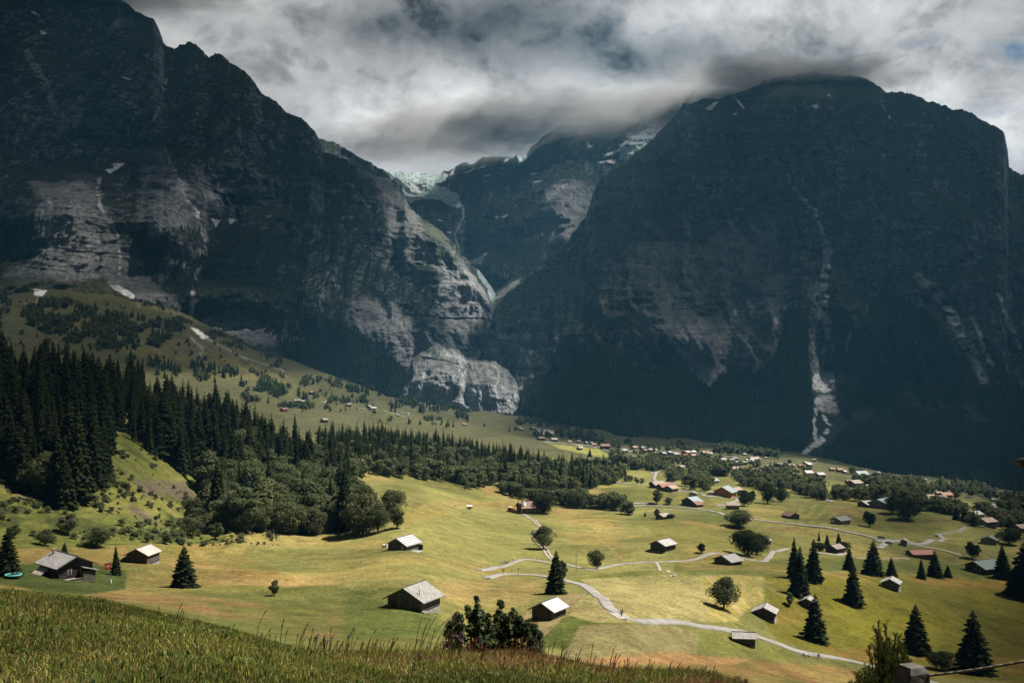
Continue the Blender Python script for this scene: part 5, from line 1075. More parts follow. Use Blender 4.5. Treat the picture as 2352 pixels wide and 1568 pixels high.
# --- the village: (u, v, width m, roof, wall, turn)
ROWS = {
 'beside the gravel car park': ([E1(p)[0]+q for p, q in [((525,192),(11,'tan','brown',70)), ((548,205),(9,'pink','brown',60)), ((675,198),(13,'tan','brown',30))]], 'chalet'),
 'upper village row along the forest': ([E1(p)[0]+q for p, q in [((773,322),(14,'brown','brown',60)), ((930,338),(14,'tan','brown',75)), ((1108,352),(8,'pink','white',60)), ((1212,352),(10,'pink','dark',60)), ((1300,364),(8,'grey','dark',30)), ((1368,366),(9,'pale','white',50)), ((1398,388),(9,'pink','white',70)), ((1228,432),(9,'grey','dark',40)),
    ((1525,425),(20,'brown','brown',80)), ((1680,480),(13,'brown','brown',40)), ((1745,468),(14,'grey','dark',40)), ((1870,428),(12,'pink','white',40)), ((1972,430),(11,'grey','dark',50)), ((1990,462),(11,'brown','dark',50)), ((2052,452),(10,'tan','brown',40)), ((2122,452),(8,'grey','dark',30)), ((2130,492),(10,'tan','white',50)), ((2216,498),(10,'blue','brown',50)), ((2280,488),(11,'grey','dark',30)), ((2338,505),(9,'tan','brown',40)), ((1780,540),(9,'pale','white',50)), ((1880,552),(13,'tan','dark',50)), ((2240,580),(9,'brown','dark',80))]], 'chalet'),
 'among the village centre trees': ([E2(p)[0]+q for p, q in [((300,218),(13,'grey','dark',60)), ((432,200),(14,'tan','dark',40)), ((504,188),(11,'white','dark',45)), ((418,222),(9,'red','white',70)), ((515,232),(12,'pink','white',60)), ((650,208),(15,'pink','brown',60)), ((702,202),(9,'white','white',70)), ((180,288),(9,'brown','dark',80)), ((858,282),(12,'grey','dark',60)), ((985,270),(13,'dark','dark',40)), ((950,280),(9,'pale','white',50)), ((1005,318),(12,'grey','white',60)), ((1100,312),(10,'dark','dark',50)), ((1165,300),(14,'white','white',60)), ((1220,290),(20,'tan','white',55)),
    ((475,345),(11,'red','brown',60)), ((540,355),(9,'white','grey',40)), ((366,362),(8,'grey','dark',40)), ((1020,402),(15,'pink','pinkwall',85)), ((1175,416),(15,'tan','orange',45)), ((1310,425),(12,'tan','dark',40)), ((1110,203),(6,'pale','dark',60)), ((1358,242),(5,'tan','dark',60))]], 'chalet'),
 'right-hand meadows above the grove': ([E2(p)[0]+q for p, q in [((1515,345),(14,'dark','dark',30)), ((1655,352),(14,'pink','brown',75)), ((1825,310),(9,'tan','dark',40)), ((1856,338),(14,'white','dark',35)), ((1780,352),(12,'orange','white',60)), ((1395,358),(9,'blue','white',70)), ((1670,445),(11,'tan','dark',40)), ((1857,445),(16,'white','white',60)), ((1995,465),(15,'pale','dark',50)), ((1925,272),(9,'tan','dark',80))]], 'chalet'),
 'hamlet on the right-hand slope': ([E3(p)[0]+q for p, q in [((80,240),(10,'orange','brown',60)), ((170,250),(11,'orange','brown',60)), ((228,266),(8,'white','dark',40)), ((425,330),(24,'blue','dark',65)), ((618,282),(10,'dark','dark',50)), ((755,308),(11,'brown','dark',50)), ((722,344),(8,'tan','white',70)), ((350,430),(18,'tan','brown',45)), ((277,390),(9,'brown','dark',60)), ((485,444),(8,'pink','brown',50)), ((452,490),(12,'tan','brown',50)), ((608,484),(7,'white','dark',70)), ((745,505),(14,'grey','dark',60)), ((1015,560),(14,'pink','brown',60)), ((1342,528),(9,'tan','dark',60)), ((1425,562),(13,'orange','orange',60)), ((1385,582),(8,'dark','dark',60)), ((1430,502),(9,'brown','dark',70)),
    ((1175,356),(8,'grey','dark',70)), ((1930,720),(15,'tan','grey',60)), ((1985,600),(7,'dark','dark',60)), ((1765,800),(13,'pale','white',40)), ((1712,850),(12,'tan','dark',50)), ((1905,895),(14,'pink','dark',40)), ((2310,960),(13,'tan','dark',40)), ((950,348),(6,'grey','dark',70))]], 'chalet'),
 'far meadows under left cliffs': ([W4(p)[0]+q for p, q in [((460,268),(9,'pink','white',60)), ((735,432),(14,'orange','brown',70)), ((592,520),(16,'tan','dark',80)), ((648,524),(14,'grey','dark',60)), ((458,604),(13,'red','brown',50)), ((860,712),(15,'pink','brown',60)), ((1100,552),(12,'tan','brown',70)), ((1310,572),(14,'grey','dark',50)), ((1342,590),(15,'pale','white',60)), ((1580,650),(8,'blue','dark',60)), ((1686,634),(6,'white','white',40)), ((2240,742),(8,'grey','dark',50)), ((1140,300),(15,'grey','dark',70))]], 'chalet'),
}
WM['pinkwall'] = simple('pink_plaster', (.40, .24, .19))
RN = {'tan': 'light brown', 'pale': 'pale grey', 'grey': 'weathered grey', 'blue': 'blue-grey', 'pink': 'pinkish', 'dark': 'dark grey'}
WN_ = {'white': 'white plastered', 'dark': 'dark timber', 'brown': 'brown timber', 'grey': 'grey timber', 'orange': 'orange timber', 'pinkwall': 'pink walled'}
ORD = 'first second third fourth fifth sixth seventh eighth ninth tenth'.split()
for where, (lst, cat) in ROWS.items():
    lst = sorted(lst, key=lambda t: t[0]); seen = {}
    tot = {}
    for t in lst: tot[(t[3], t[4])] = tot.get((t[3], t[4]), 0)+1
    for (u, v, wd, roof, wall, a) in lst:
        k = (roof, wall); seen[k] = seen.get(k, 0)+1
        desc = f"{WN_[wall]} chalet, {RN.get(roof, roof)} roof, {where}"
        if tot[k] > 1: desc = f"{ORD[seen[k]-1]} "+desc
        elif lst.index((u, v, wd, roof, wall, a)) == 0: pass
        f_ = .76
        hh = house(u, v, wd*f_, wd*random.uniform(.75, 1.05)*f_, wd*.26+.8, a, roof, wall, desc, 'chalet', 'chalets '+where, pitch=.42, over=1.0, name='village_chalet', base=None, ymin=620)
        if hh.location.y < 1900 and wd > 8:
            W_, L_, H_, hr_ = hh['dims']
            for s in (-1, 1): f = MB().box((-L_/2-.05, s*W_*.22, H_*.55), (.12, W_*.22, 1.1)).obj('window', M_FRAME, hh)
# ------------------------------------------------------------------ roads and paths (strips laid on the ground)
M_ROAD = simple('road_asphalt', (.165, .16, .157), .9, .30, .35, bump=.02); M_GRAVEL = simple('gravel', (.23, .21, .185), .95, .3, 1.2)
def strip(name, pts, width, mat, lift=.07, off=0., ymin=100, dense=2.0, wob=0.):
    P = [hit(u, v, ymin) for u, v in pts]; Q = []
    for i in range(len(P)-1):           # Catmull-Rom through the points on the ground plan
        p0, p1, p2, p3 = [np.array(P[max(0, min(len(P)-1, i+k))][:2]) for k in (-1, 0, 1, 2)]
        n = max(2, int(np.linalg.norm(p2-p1)/dense))
        for k in range(n):
            t = k/n; Q.append(.5*((2*p1)+(-p0+p2)*t+(2*p0-5*p1+4*p2-p3)*t*t+(-p0+3*p1-3*p2+p3)*t**3))
    Q.append(np.array(P[-1][:2])); Q = np.array(Q); T = np.gradient(Q, axis=0); T /= np.linalg.norm(T, axis=1)[:, None]+1e-9; N = np.stack([-T[:, 1], T[:, 0]], 1)
    k = np.linspace(-1, 1, 5); w = width/2*(1+wob*fbm(np.arange(len(Q))/7., 0, 0, 2, 7)[:, None])
    X = Q[:, None, 0]+N[:, None, 0]*(k*w+off); Y = Q[:, None, 1]+N[:, None, 1]*(k*w+off); Z = ground_z(X, Y); Zm = .7*Z.mean(1, keepdims=True)+.3*Z; Z = np.maximum(Z, Zm)+lift+Y*.0002
    m = len(Q); ii = np.arange(m*5).reshape(m, 5); f = np.stack([ii[:-1, :-1].ravel(), ii[:-1, 1:].ravel(), ii[1:, 1:].ravel(), ii[1:, :-1].ravel()], 1)
    V = np.stack([X.ravel(), Y.ravel(), Z.ravel()], 1)
    # skirts
    Vs = V.copy().reshape(m, 5, 3); sk = np.concatenate([Vs[:, :1], Vs[:, 4:]], 1).copy(); sk[..., 2] -= .6; b = m*5
    V = np.concatenate([V, sk.reshape(-1, 3)]); f2 = []
    for i in range(m-1): f2 += [(ii[i, 0], ii[i+1, 0], b+2*(i+1), b+2*i), (ii[i, 4], b+2*i+1, b+2*(i+1)+1, ii[i+1, 4])]
    o = mesh_obj(name, V, np.concatenate([f, np.array(f2)]), mat, smooth=True); tag(o, kind='structure'); return o
strip('path', C5((930,682),(1040,670),(1130,650),(1200,622),(1245,608),(1330,612),(1430,630),(1560,643),(1640,662),(1740,680),(1850,662),(1960,640),(2100,630),(2240,626),(2352,620))+C6((60,576),(150,560),(220,530),(290,524),(340,535),(420,552),(520,570),(590,578),(620,562),(650,525),(700,508),(765,492)), 2.5, M_ROAD)
strip('road', C5((985,742),(1060,722),(1120,711),(1220,716),(1320,720),(1420,730),(1560,762),(1640,780),(1710,805),(1790,870),(1860,940),(1920,985),(1970,1015),(2040,1045),(2150,1058),(2300,1055))+C6((60,993),(200,1018),(350,1040),(480,1060),(600,1100),(740,1150),(850,1190),(1000,1215),(1150,1240),(1300,1275),(1400,1300),(1700,1385),(1900,1440)), 3.1, M_ROAD)
strip('footpath', C5((1895,995),(1930,1015),(1965,1040)), 2.2, M_GRAVEL, wob=.5)
for of in (-.85, .85): strip('track', C5((1200,262),(1290,300),(1350,345),(1385,375),(1335,415),(1325,440),(1345,465),(1380,500),(1410,530),(1440,580),(1470,608)), .9, M_GRAVEL, off=of, wob=.3)
strip('path', C5((2200,632),(2230,650),(2300,690),(2352,715)), 1.3, M_GRAVEL, wob=.3)
strip('road', C6((-350,208),(-200,205),(0,214),(120,222),(230,238),(330,265),(430,285),(560,300),(780,325),(980,348),(1150,378),(1280,405),(1380,430),(1450,438),(1540,440)), 3.0, M_ROAD, lift=.2)
strip('road', C6((1350,440),(1420,445),(1500,445),(1560,450),(1700,450),(1790,438),(1815,430),(1790,415),(1775,395)), 3.6, M_ROAD, lift=.25)
strip('path', C6((1785,396),(1850,386),(1910,378),(1930,362),(1960,350)), 2.6, M_ROAD, lift=.2)
strip('road', C6((1440,442),(1410,465),(1372,492)), 3.6, M_ROAD, lift=.28)
strip('track', C6((1560,458),(1700,485),(1830,510),(1930,540)), 2.2, M_GRAVEL, lift=.2)
strip('path', C6((960,520),(1040,530),(1100,535),(1145,522)), 2.6, M_GRAVEL, lift=.2)
strip('path', C6((1220,556),(1400,560),(1580,562)), .8, M_GRAVEL, lift=.15)
strip('road', E1((1600,790),(1700,825),(1900,835),(2100,815),(2250,815),(2352,825))+E2((100,525),(300,535),(390,540)), 3.2, M_ROAD, lift=.2, ymin=500)
strip('road', E1((2060,710),(2120,700),(2110,740),(2110,790),(2150,810)), 3.6, M_ROAD, lift=.2, ymin=500)
strip('path', E1((2110,705),(2180,680),(2260,650),(2352,635)), 2.6, M_GRAVEL, lift=.2, ymin=500)
strip('road', E2((290,630),(400,625),(520,640),(620,670),(700,685),(850,695),(1000,710),(1030,730),(960,760),(850,785),(770,795)), 3.4, M_ROAD, lift=.2, ymin=500)
strip('path', E1((1810,1080),(1850,1068),(1950,1062),(2100,1062)), 3.0, M_ROAD, lift=.2, ymin=400)
strip('path', E1((1180,375),(1230,385),(1260,415)), 4, M_GRAVEL, lift=.3, ymin=900); strip('road', E1((820,350),(1000,350),(1200,372),(1400,400),(1560,440),(1750,455),(1900,445)), 4.5, M_ROAD, lift=.3, ymin=900)
strip('path', E3((0,560),(20,585),(70,605)), 3, M_GRAVEL, lift=.2, ymin=500); strip('path', E3((1200,535),(1320,530)), 2.4, M_GRAVEL, lift=.2, ymin=500); strip('path', E3((1480,585),(1600,620),(1790,660)), 2.4, M_GRAVEL, lift=.2, ymin=500)
strip('path', W4((830,512),(900,495),(940,490)), 4, M_GRAVEL, lift=.3, ymin=1000); strip('path', W4((1190,568),(1290,575)), 3, M_GRAVEL, lift=.3, ymin=1000); strip('path', W4((1450,595),(1560,635),(1650,655)), 3.5, M_GRAVEL, lift=.3, ymin=1000)
# ------------------------------------------------------------------ single trees: (crop point of the trunk base, height m, kind, label)
def T(p, h, kind, label, w=1., var=None, crowns=None, cat=None, name=None, ymin=100, ystand=None):
    x, y, z = hit(*p, ymin=ymin) if ystand is None else pnt(p[0], ystand)
    return tree(kind, x, y, h, label, cat or ('spruce' if kind == 'spruce' else 'leafy tree'), None, var, w, z, crowns, name)
def hpx(p, px): return px/F*hit(*p)[1]
def TP(p, px, kind, label, **k):       # height as seen (frame px), turned into metres at the tree's own distance
    if kind == 'spruce': k['w'] = k.get('w', 1.)*1.22
    else: k['w'] = k.get('w', 1.)*1.15
    return T(p, hpx(p, px)*1.04, kind, label, **k)
B_ = 'broad'; S_ = 'spruce'; BD = CROWN_BD
TP(C4((1240,750))[0], 41, S_, 'broad conical spruce alone in the ochre meadow right of the left barns', w=1.35, var=4)
TP(C4((780,668))[0], 29, S_, 'slender spruce beside the flagpole at the left chalet', w=1.1, var=1)
TP(C4((45,672))[0], 46, S_, 'tall dark spruce behind the trampoline at the left edge', w=1.3, var=0)
TP(C4((432,560))[0], 16, S_, 'spruce top rising behind the roof of the log chalet', w=1.3, var=2)
TP(C4((596,604))[0], 5, S_, 'tiny spruce right of the log chalet roof', w=1.3, var=2)
TP(C4((1843,808))[0], 16, B_, 'small round tree casting its shadow in the meadow left of the largest barn', w=.95, var=3)
TP(E8((2150,580))[0], 42, S_, 'tallest spruce in the middle, behind the small barn with the light roof', w=1.25, var=5)
TP(E8((2225,440))[0], 20, B_, 'leafy tree half hidden behind the tallest middle spruce', w=.7, var=3)
TP(C5((1397,530))[0], 22.5, B_, 'round leafy tree standing over the double track', w=1.05, var=0)
TP(C5((1785,675))[0], 19.5, B_, 'lone leafy tree touching the path above the golden field', w=1.05, var=4)
TP(C5((1410,275))[0], 19, B_, 'leafy tree against the right end of the silo farmhouse', w=1.1, var=2, crowns=BD)
TP(C5((1415,190))[0], 21, B_, 'big dark tree rising behind the silo farmhouse', w=1.1, var=0, crowns=BD)
TP(C5((1650,235))[0], 21, B_, 'large rounded tree in the belt right of the farmhouse', w=1.15, var=2)
TP(C5((200,412))[0], 28, B_, 'front leafy tree of the group at the forest corner with bare trunk showing', w=.95, var=0)
TP(C5((340,382))[0], 22, B_, 'smaller leafy tree right of the forest corner group', w=.95, var=1)
TP(C5((310,300))[0], 29, B_, 'tall leafy tree at the back of the forest corner group', w=1.05, var=4)
TP(C5((515,545))[0], 7.5, B_, 'small bush tree at the terrace of the panelled-roof barn', w=.85, var=1, crowns=BD)
TP(C6((180,522))[0], 10.5, B_, 'small dark leafy tree just above the path bend', w=1.15, var=1, crowns=BD)
TP(C6((490,540))[0], 26, B_, 'big dark round maple in front of the hidden barn, left half', w=1.25, var=2, crowns=BD)
TP(C6((555,535))[0], 22, B_, 'big dark round maple in front of the hidden barn, right half', w=1.05, var=4, crowns=BD)
TP(C6((430,345))[0], 17, B_, 'bright rounded double maple beside the upper road', w=1.5, var=2)
TP(C6((327,898))[0], 31, B_, 'lone open-crowned tree with bare trunk in the golden hay field', w=1.0, var=0)
TP(C6((800,690))[0], 40, S_, 'left rear spruce of the tall spruce trio', w=1.0, var=1)
TP(C6((835,815))[0], 49, S_, 'front spruce of the tall spruce trio', w=1.0, var=0)
TP(C6((930,712))[0], 41, S_, 'right rear spruce of the tall spruce trio', w=1.0, var=2)
TP(C6((1170,638))[0], 23, S_, 'dark spruce standing above the conical meadow spruce', w=1.3, var=0)
TP(C6((1332,670))[0], 34, S_, 'widest spruce of the row in the shaded meadow', w=1.4, var=4)
TP(C6((1460,680))[0], 19, S_, 'short spruce right of the widest spruce', w=1.4, var=2)
TP(C6((1205,865))[0], 42, S_, 'conical spruce with sharp top in the middle of the right meadow', w=1.15, var=0)
TP(C6((940,1115))[0], 46, S_, 'open-branched spruce above the road with its shadow at its foot', w=1.15, var=4)
TP(C6((775,878))[0], 14, B_, 'light green sapling left of the tiny hut', w=.8, var=3, crowns=[mk('crown', v[:2], M_LIGHTLEAF) for v in PR['broad']])
TP(C6((850,862))[0], 10, B_, 'dark green sapling against the tiny hut', w=.7, var=3)
TP(C6((1660,695))[0], 20, S_, 'left spruce of the three small spruces by the red-roofed barn', w=1.4, var=3)
TP(C6((1752,685))[0], 26, S_, 'tallest of the three spruces by the red-roofed barn', w=1.4, var=0)
TP(C6((1838,685))[0], 12, S_, 'shortest of the three spruces by the red-roofed barn', w=1.5, var=4)
TP(C6((2005,560))[0], 17.5, B_, 'dark egg-shaped tree left of the teal-roofed chalet', w=1.1, var=1, crowns=BD)
TP(C6((2250,462))[0], 16, B_, 'broad dark tree beside the old dark-roofed barn', w=1.5, var=2, crowns=BD)
TP(C6((2215,695))[0], 33, S_, 'big dark spruce in front of the teal-roofed chalet', w=1.4, var=0)
TP(C6((2345,820))[0], 55, S_, 'dark spruce cut off by the right edge', w=1.3, var=4)
TP(C6((1625,1190))[0], 47, S_, 'lone spruce in front of the lit grass slope at lower right', w=1.25, var=4)
TP(C6((2015,1330))[0], 60, S_, 'very dark dense spruce above the rope at lower right', w=1.45, var=0)
TP(C6((1800,1310))[0], 19, B_, 'dark round bush left of the dense spruce at lower right', w=1.4, var=2, crowns=BD, cat='bush', name='bush')
TP(C6((1310,345))[0], 16.5, B_, 'single dark upright tree on the smooth hill', w=1.0, var=1, crowns=BD)
TP(C6((465,205))[0], 15, B_, 'left tree of the twin dark trees beside the long grey barn', w=1.15, var=0, crowns=BD)
TP(C6((512,190))[0], 14, B_, 'right tree of the twin dark trees beside the long grey barn', w=.9, var=1, crowns=BD)
TP(C6((625,190))[0], 20, B_, 'tallest tree of the black tree group on the hill crest', w=1.05, var=0, crowns=BD)
TP(C6((715,178))[0], 14, B_, 'lower right tree of the black tree group on the hill crest', w=1.1, var=2, crowns=BD)
TP(C6((1465,255))[0], 16.5, B_, 'rear tree of the dark pair at the hill shoulder', w=1.2, var=0, crowns=BD)
TP(C6((1565,300))[0], 23, B_, 'front tree of the dark pair at the hill shoulder', w=1.2, var=2, crowns=BD)
TP(C6((1520,190))[0], 11, S_, 'narrow spruce behind the dark pair at the hill shoulder', w=1.4, var=4)
TP(C6((1895,300))[0], 13, S_, 'left spruce of the pair below the bushy ridge', w=1.5, var=0); TP(C6((1950,312))[0], 13, S_, 'right spruce of the pair below the bushy ridge', w=1.5, var=4)
TP(C6((970,440))[0], 10, S_, 'thin dark spruce above the tan-roofed hut', w=.9, var=3); TP(C6((1025,490))[0], 14, S_, 'spruce beside the left wall of the tan-roofed hut', w=1.2, var=5); TP(C6((1105,480))[0], 14, S_, 'spruce behind the right of the tan-roofed hut', w=1.1, var=2)
TP(C6((1140,505))[0], 9, B_, 'dark bushy tree right of the tan-roofed hut', w=1.5, var=2, crowns=BD); TP(C6((975,510))[0], 9, B_, 'dark bushy tree left of the tan-roofed hut', w=1.5, var=2, crowns=BD)
TP(E1((2140,1065))[0], 15, B_, 'tall oval tree beside the curve of the gravel road', w=.85, var=1); TP(E1((2280,1075))[0], 7, B_, 'small tree right of the tall oval tree', w=1.3, var=0)
TP(E2((85,940))[0], 10, B_, 'upright tree left of the low barn', w=.75, var=1); TP(E2((250,945))[0], 4.5, B_, 'round bush right of the low barn', w=1.7, var=2, crowns=BD, cat='bush', name='bush')
TP(E2((500,720))[0], 7, B_, 'round tree behind the blue-grey roofed barn', w=1.2, var=2); TP(E1((1350,515))[0], 8.5, S_, 'lone spruce on the bright strip below the village', w=1.2, var=0)
TP(E2((1645,305))[0], 5, B_, 'small round tree behind the right-hand chalets', w=1.1, var=2, ymin=600); TP(E3((1545,570))[0], 7, B_, 'round tree right of the orange-roofed house', w=1.2, var=0, ymin=400); TP(E3((325,275))[0], 7.5, B_, 'left of two round trees on the shadowed forest edge', w=1.2, var=2, ymin=500); TP(E3((415,280))[0], 6, B_, 'right of two round trees on the shadowed forest edge', w=1.3, var=2, ymin=500)
TP(C5((2135,295))[0], 4.5, S_, 'tiny spruce on the meadow above the dark-roofed barn', w=1.3, var=4); TP(C5((2222,305))[0], 9, B_, 'upright tree above the lone pale-roofed barn', w=.8, var=1)
for k, (a, b, hh, ww) in enumerate([(300,470,16,1.2),(455,395,22,1.2),(650,480,20,1.4),(990,450,10,1.),(1110,455,13,1.2),(1300,400,17,1.3),(1450,425,17,1.),(1340,360,14,1.2),(1600,370,6,1.),(1500,270,14,1.),(1250,340,9,1.2),(90,420,14,1.2),(1090,1500,1,1)][:-1]):
    TP(C4((a, b))[0], hh, B_, ['leafy bush tree left of the log chalet on the rough slope', 'tall leafy bush tree above the log chalet roof', 'wide dark bush above the spruce by the flagpole', 'left bush above the ochre meadow barn', 'right bush above the ochre meadow barn', 'bushy tree at the left end of the slope grove', 'lower bushy tree at the slope grove foot', 'upper bushy tree at the left of the slope grove',
        'small bush below the slope grove', 'round tree inside the left part of the slope grove', 'grey green bush left of the slope grove', 'bush tree right above the left edge spruce'][k], w=ww, var=k % 5, cat='bush tree', name='bush_tree')
# bushes of the rough slope
rs = np.random.default_rng(77); bi = []
for _ in range(2600):
    u, v = rs.uniform(-10, 280), rs.uniform(430, 545)
    if v < 500-(u-0)*.05 and u < 100: continue
    x, y, z = hit(u, v, 120)
    if 262 < y < 620 and fbm(x/22, y/28, 0, 3, 61) > -.05+.25*(rs.random()-.5): bi.append((x, y, z-.2, .6+2.6*rs.random()**2.2, rs.uniform(1.1, 2.0)))
merged('shrubs', bi, PR['broad_mid'], M_LEAF, rs)
# ------------------------------------------------------------------ people, bicycles, vehicles, farm things
SKIN = simple('skin', (.42, .25, .18), .6, .05); HAIR = simple('hair_dark', (.03, .022, .018), .8, .1)
def cloth(n, c): return simple('cloth_'+n, c, .9, .1)
CL = {'white': cloth('white', (.62, .62, .60)), 'teal': cloth('teal', (.04, .32, .26)), 'black': cloth('black', (.015, .016, .020)), 'navy': cloth('navy', (.02, .028, .06)), 'grey': cloth('grey', (.20, .20, .21)), 'sky': cloth('light_blue', (.42, .50, .60)), 'blue': cloth('blue', (.05, .08, .17))}
def skin_body(pts, edges, rad, name, mat, parent, sub=1):
    me = bpy.data.meshes.new(name); me.from_pydata(pts, edges, []); o = bpy.data.objects.new(name, me); link(o, parent)
    m = o.modifiers.new('s', 'SKIN'); m.use_smooth_shade = True
    for i, r in enumerate(rad): me.skin_vertices[0].data[i].radius = (r, r)
    me.skin_vertices[0].data[0].use_root = True
    o.modifiers.new('b', 'SUBSURF').levels = sub; o.modifiers[-1].render_levels = sub
    me.materials.append(mat); return o
def person(u, v, pose, top, legs, label, face=0., h=1.6, y=None, off=(0, 0)):
    x, yy_, z = hit(u, v, 100); x += off[0]; yy_ += off[1]; z = gz(x, yy_)+.16
    e = empty('person', (x, yy_, z), face, h/1.75); tag(e, label, 'person')
    if pose == 'sit':
        J = dict(pel=(0, 0, .14), ch=(0, .10, .50), nk=(0, .06, .64), hd=(0, .02, .78), ls=(-.18, .08, .57), rs=(.18, .08, .57), le=(-.24, -.14, .42), re=(.24, -.14, .42), lh=(-.12, -.38, .40), rh=(.12, -.38, .40), lhp=(-.10, .02, .14), rhp=(.10, .02, .14), lk=(-.14, -.40, .46), rk=(.14, -.40, .46), la=(-.13, -.56, .06), ra=(.13, -.56, .06), lf=(-.13, -.74, .04), rf=(.13, -.74, .04))
    else:
        st = .16 if pose == 'walk' else .03; arm = -.30 if pose == 'hold' else .0
        J = dict(pel=(0, 0, .95), ch=(0, 0, 1.28), nk=(0, 0, 1.47), hd=(0, -.02, 1.62), ls=(-.19, 0, 1.41), rs=(.19, 0, 1.41), le=(-.25, arm*.5+.05, 1.14), re=(.25, arm*.5+.05, 1.14), lh=(-.24, arm-.10, .92-arm*.4), rh=(.24, arm-.10, .92-arm*.4), lhp=(-.10, 0, .90), rhp=(.10, 0, .90), lk=(-.11, -st, .50), rk=(.11, st*.4, .50), la=(-.11, -st*.9, .07), ra=(.11, st*1.2, .07), lf=(-.12, -st*.9-.17, .03), rf=(.12, st*1.2-.17, .03))
    ks = list(J); E = [('pel','ch'),('ch','nk'),('nk','hd'),('ch','ls'),('ch','rs'),('ls','le'),('le','lh'),('rs','re'),('re','rh'),('pel','lhp'),('pel','rhp'),('lhp','lk'),('lk','la'),('la','lf'),('rhp','rk'),('rk','ra'),('ra','rf')]
    R = dict(pel=.13, ch=.14, nk=.055, hd=.10, ls=.065, rs=.065, le=.045, re=.045, lh=.032, rh=.032, lhp=.095, rhp=.095, lk=.06, rk=.06, la=.042, ra=.042, lf=.035, rf=.035)
    skin_body([J[k] for k in ks], [(ks.index(a), ks.index(b)) for a, b in E], [R[k] for k in ks], 'body', SKIN, e)
    tp = ['pel', 'ch', 'nk', 'ls', 'rs', 'le', 're']; te = [('pel','ch'),('ch','ls'),('ch','rs'),('ls','le'),('rs','re')]; tp.remove('nk')
    skin_body([J[k] for k in tp], [(tp.index(a), tp.index(b)) for a, b in te], [{'pel':.15,'ch':.17,'ls':.085,'rs':.085,'le':.06,'re':.06}[k] for k in tp], 'shirt', CL[top], e)
    lp = ['pel', 'lhp', 'rhp', 'lk', 'rk', 'la', 'ra']; le_ = [('pel','lhp'),('pel','rhp'),('lhp','lk'),('rhp','rk'),('lk','la'),('rk','ra')]
    skin_body([J[k] for k in lp], [(lp.index(a), lp.index(b)) for a, b in le_], [{'pel':.145,'lhp':.11,'rhp':.11,'lk':.075,'rk':.075,'la':.058,'ra':.058}[k] for k in lp], 'trousers', CL[legs], e)
    hx = J['hd']; m = MB(); m.torus((hx[0], hx[1]+.015, hx[2]+.05), .055, .062, 'Z', 10, 6); m.obj('hair', HAIR, e, True)
    return e
def bicycle(u, v, rz, label, off=(0, 0), lie=False, fr='black'):
    x, y, z = hit(u, v, 100); x += off[0]; y += off[1]; e = empty('bicycle', (x, y, gz(x, y)+.17), rz); tag(e, label, 'bicycle')
    if lie: e.rotation_euler = (math.radians(78), 0, rz)
    for s in (-.52, .52):
        w_ = MB(); w_.torus((s, 0, .34), .32, .022, 'Y', 18, 5)
        for k in range(6): a = k*math.pi/3; w_.tube((s, 0, .34), (s+.31*math.cos(a), 0, .34+.31*math.sin(a)), .006, n=3)
        w_.obj('wheel', CL['black'], e)
    f = MB(); f.path([(-.52, 0, .34), (-.12, 0, .32), (.34, 0, .82), (-.20, 0, .82), (-.12, 0, .32)], .022); f.tube((-.52, 0, .34), (-.20, 0, .80), .016); f.tube((.52, 0, .34), (.32, 0, .92), .022); f.tube((-.20, 0, .80), (-.23, 0, .95), .016); f.obj('frame', CL[fr], e)
    b = MB(); b.tube((.30, -.28, .98), (.30, .28, .98), .018); b.tube((.32, 0, .90), (.30, 0, .98), .02); b.obj('handlebar', M_METAL, e)
    MB().box((-.24, 0, .97), (.26, .13, .06)).obj('saddle', CL['black'], e)
person(621.4, 616.6, 'walk', 'black', 'black', 'person in black clothes walking on the road edge by the gravel patch', face=.3)
person(622.6, 613.6, 'hold', 'white', 'black', 'person in white shirt standing with a bicycle just behind the walker in black', face=-1.5)
bicycle(620.8, 614.0, 3.1, 'bicycle held by the person in white shirt on the road')
person(504.4, 563.9, 'stand', 'teal', 'grey', 'person in teal shirt beside a bicycle on the upper path', face=2.8, h=1.5)
person(505.8, 563.5, 'stand', 'white', 'navy', 'person in white shirt right behind the one in teal on the upper path', face=-2.6, h=1.5)
e = person(507.4, 563.9, 'walk', 'white', 'navy', 'person in white shirt with dark backpack on the upper path', face=-.4, h=1.5)
MB().box((.02, -.20, 1.2), (.26, .16, .40)).obj('backpack', CL['black'], e)
bicycle(503.0, 564.0, .3, 'bicycle standing left of the person in teal')
person(803.7, 655.2, 'sit', 'grey', 'blue', 'person with dark hair in grey top sitting at the left on the road verge', face=.6)
person(805.4, 655.8, 'sit', 'white', 'grey', 'person in white shirt sitting in the middle of the three on the verge', face=.5)
person(808.9, 656.6, 'sit', 'sky', 'navy', 'person in light blue shirt and white cap sitting at the right on the verge', face=-.9)
person(818.6, 658.6, 'stand', 'black', 'grey', 'person in black jacket standing with a bicycle on the road', face=-.4)
bicycle(819.0, 658.3, 2.95, 'bicycle held by the person in black jacket', off=(0, .4)); bicycle(801.3, 654.2, .5, 'bicycle lying on the verge left of the sitting people', lie=True)
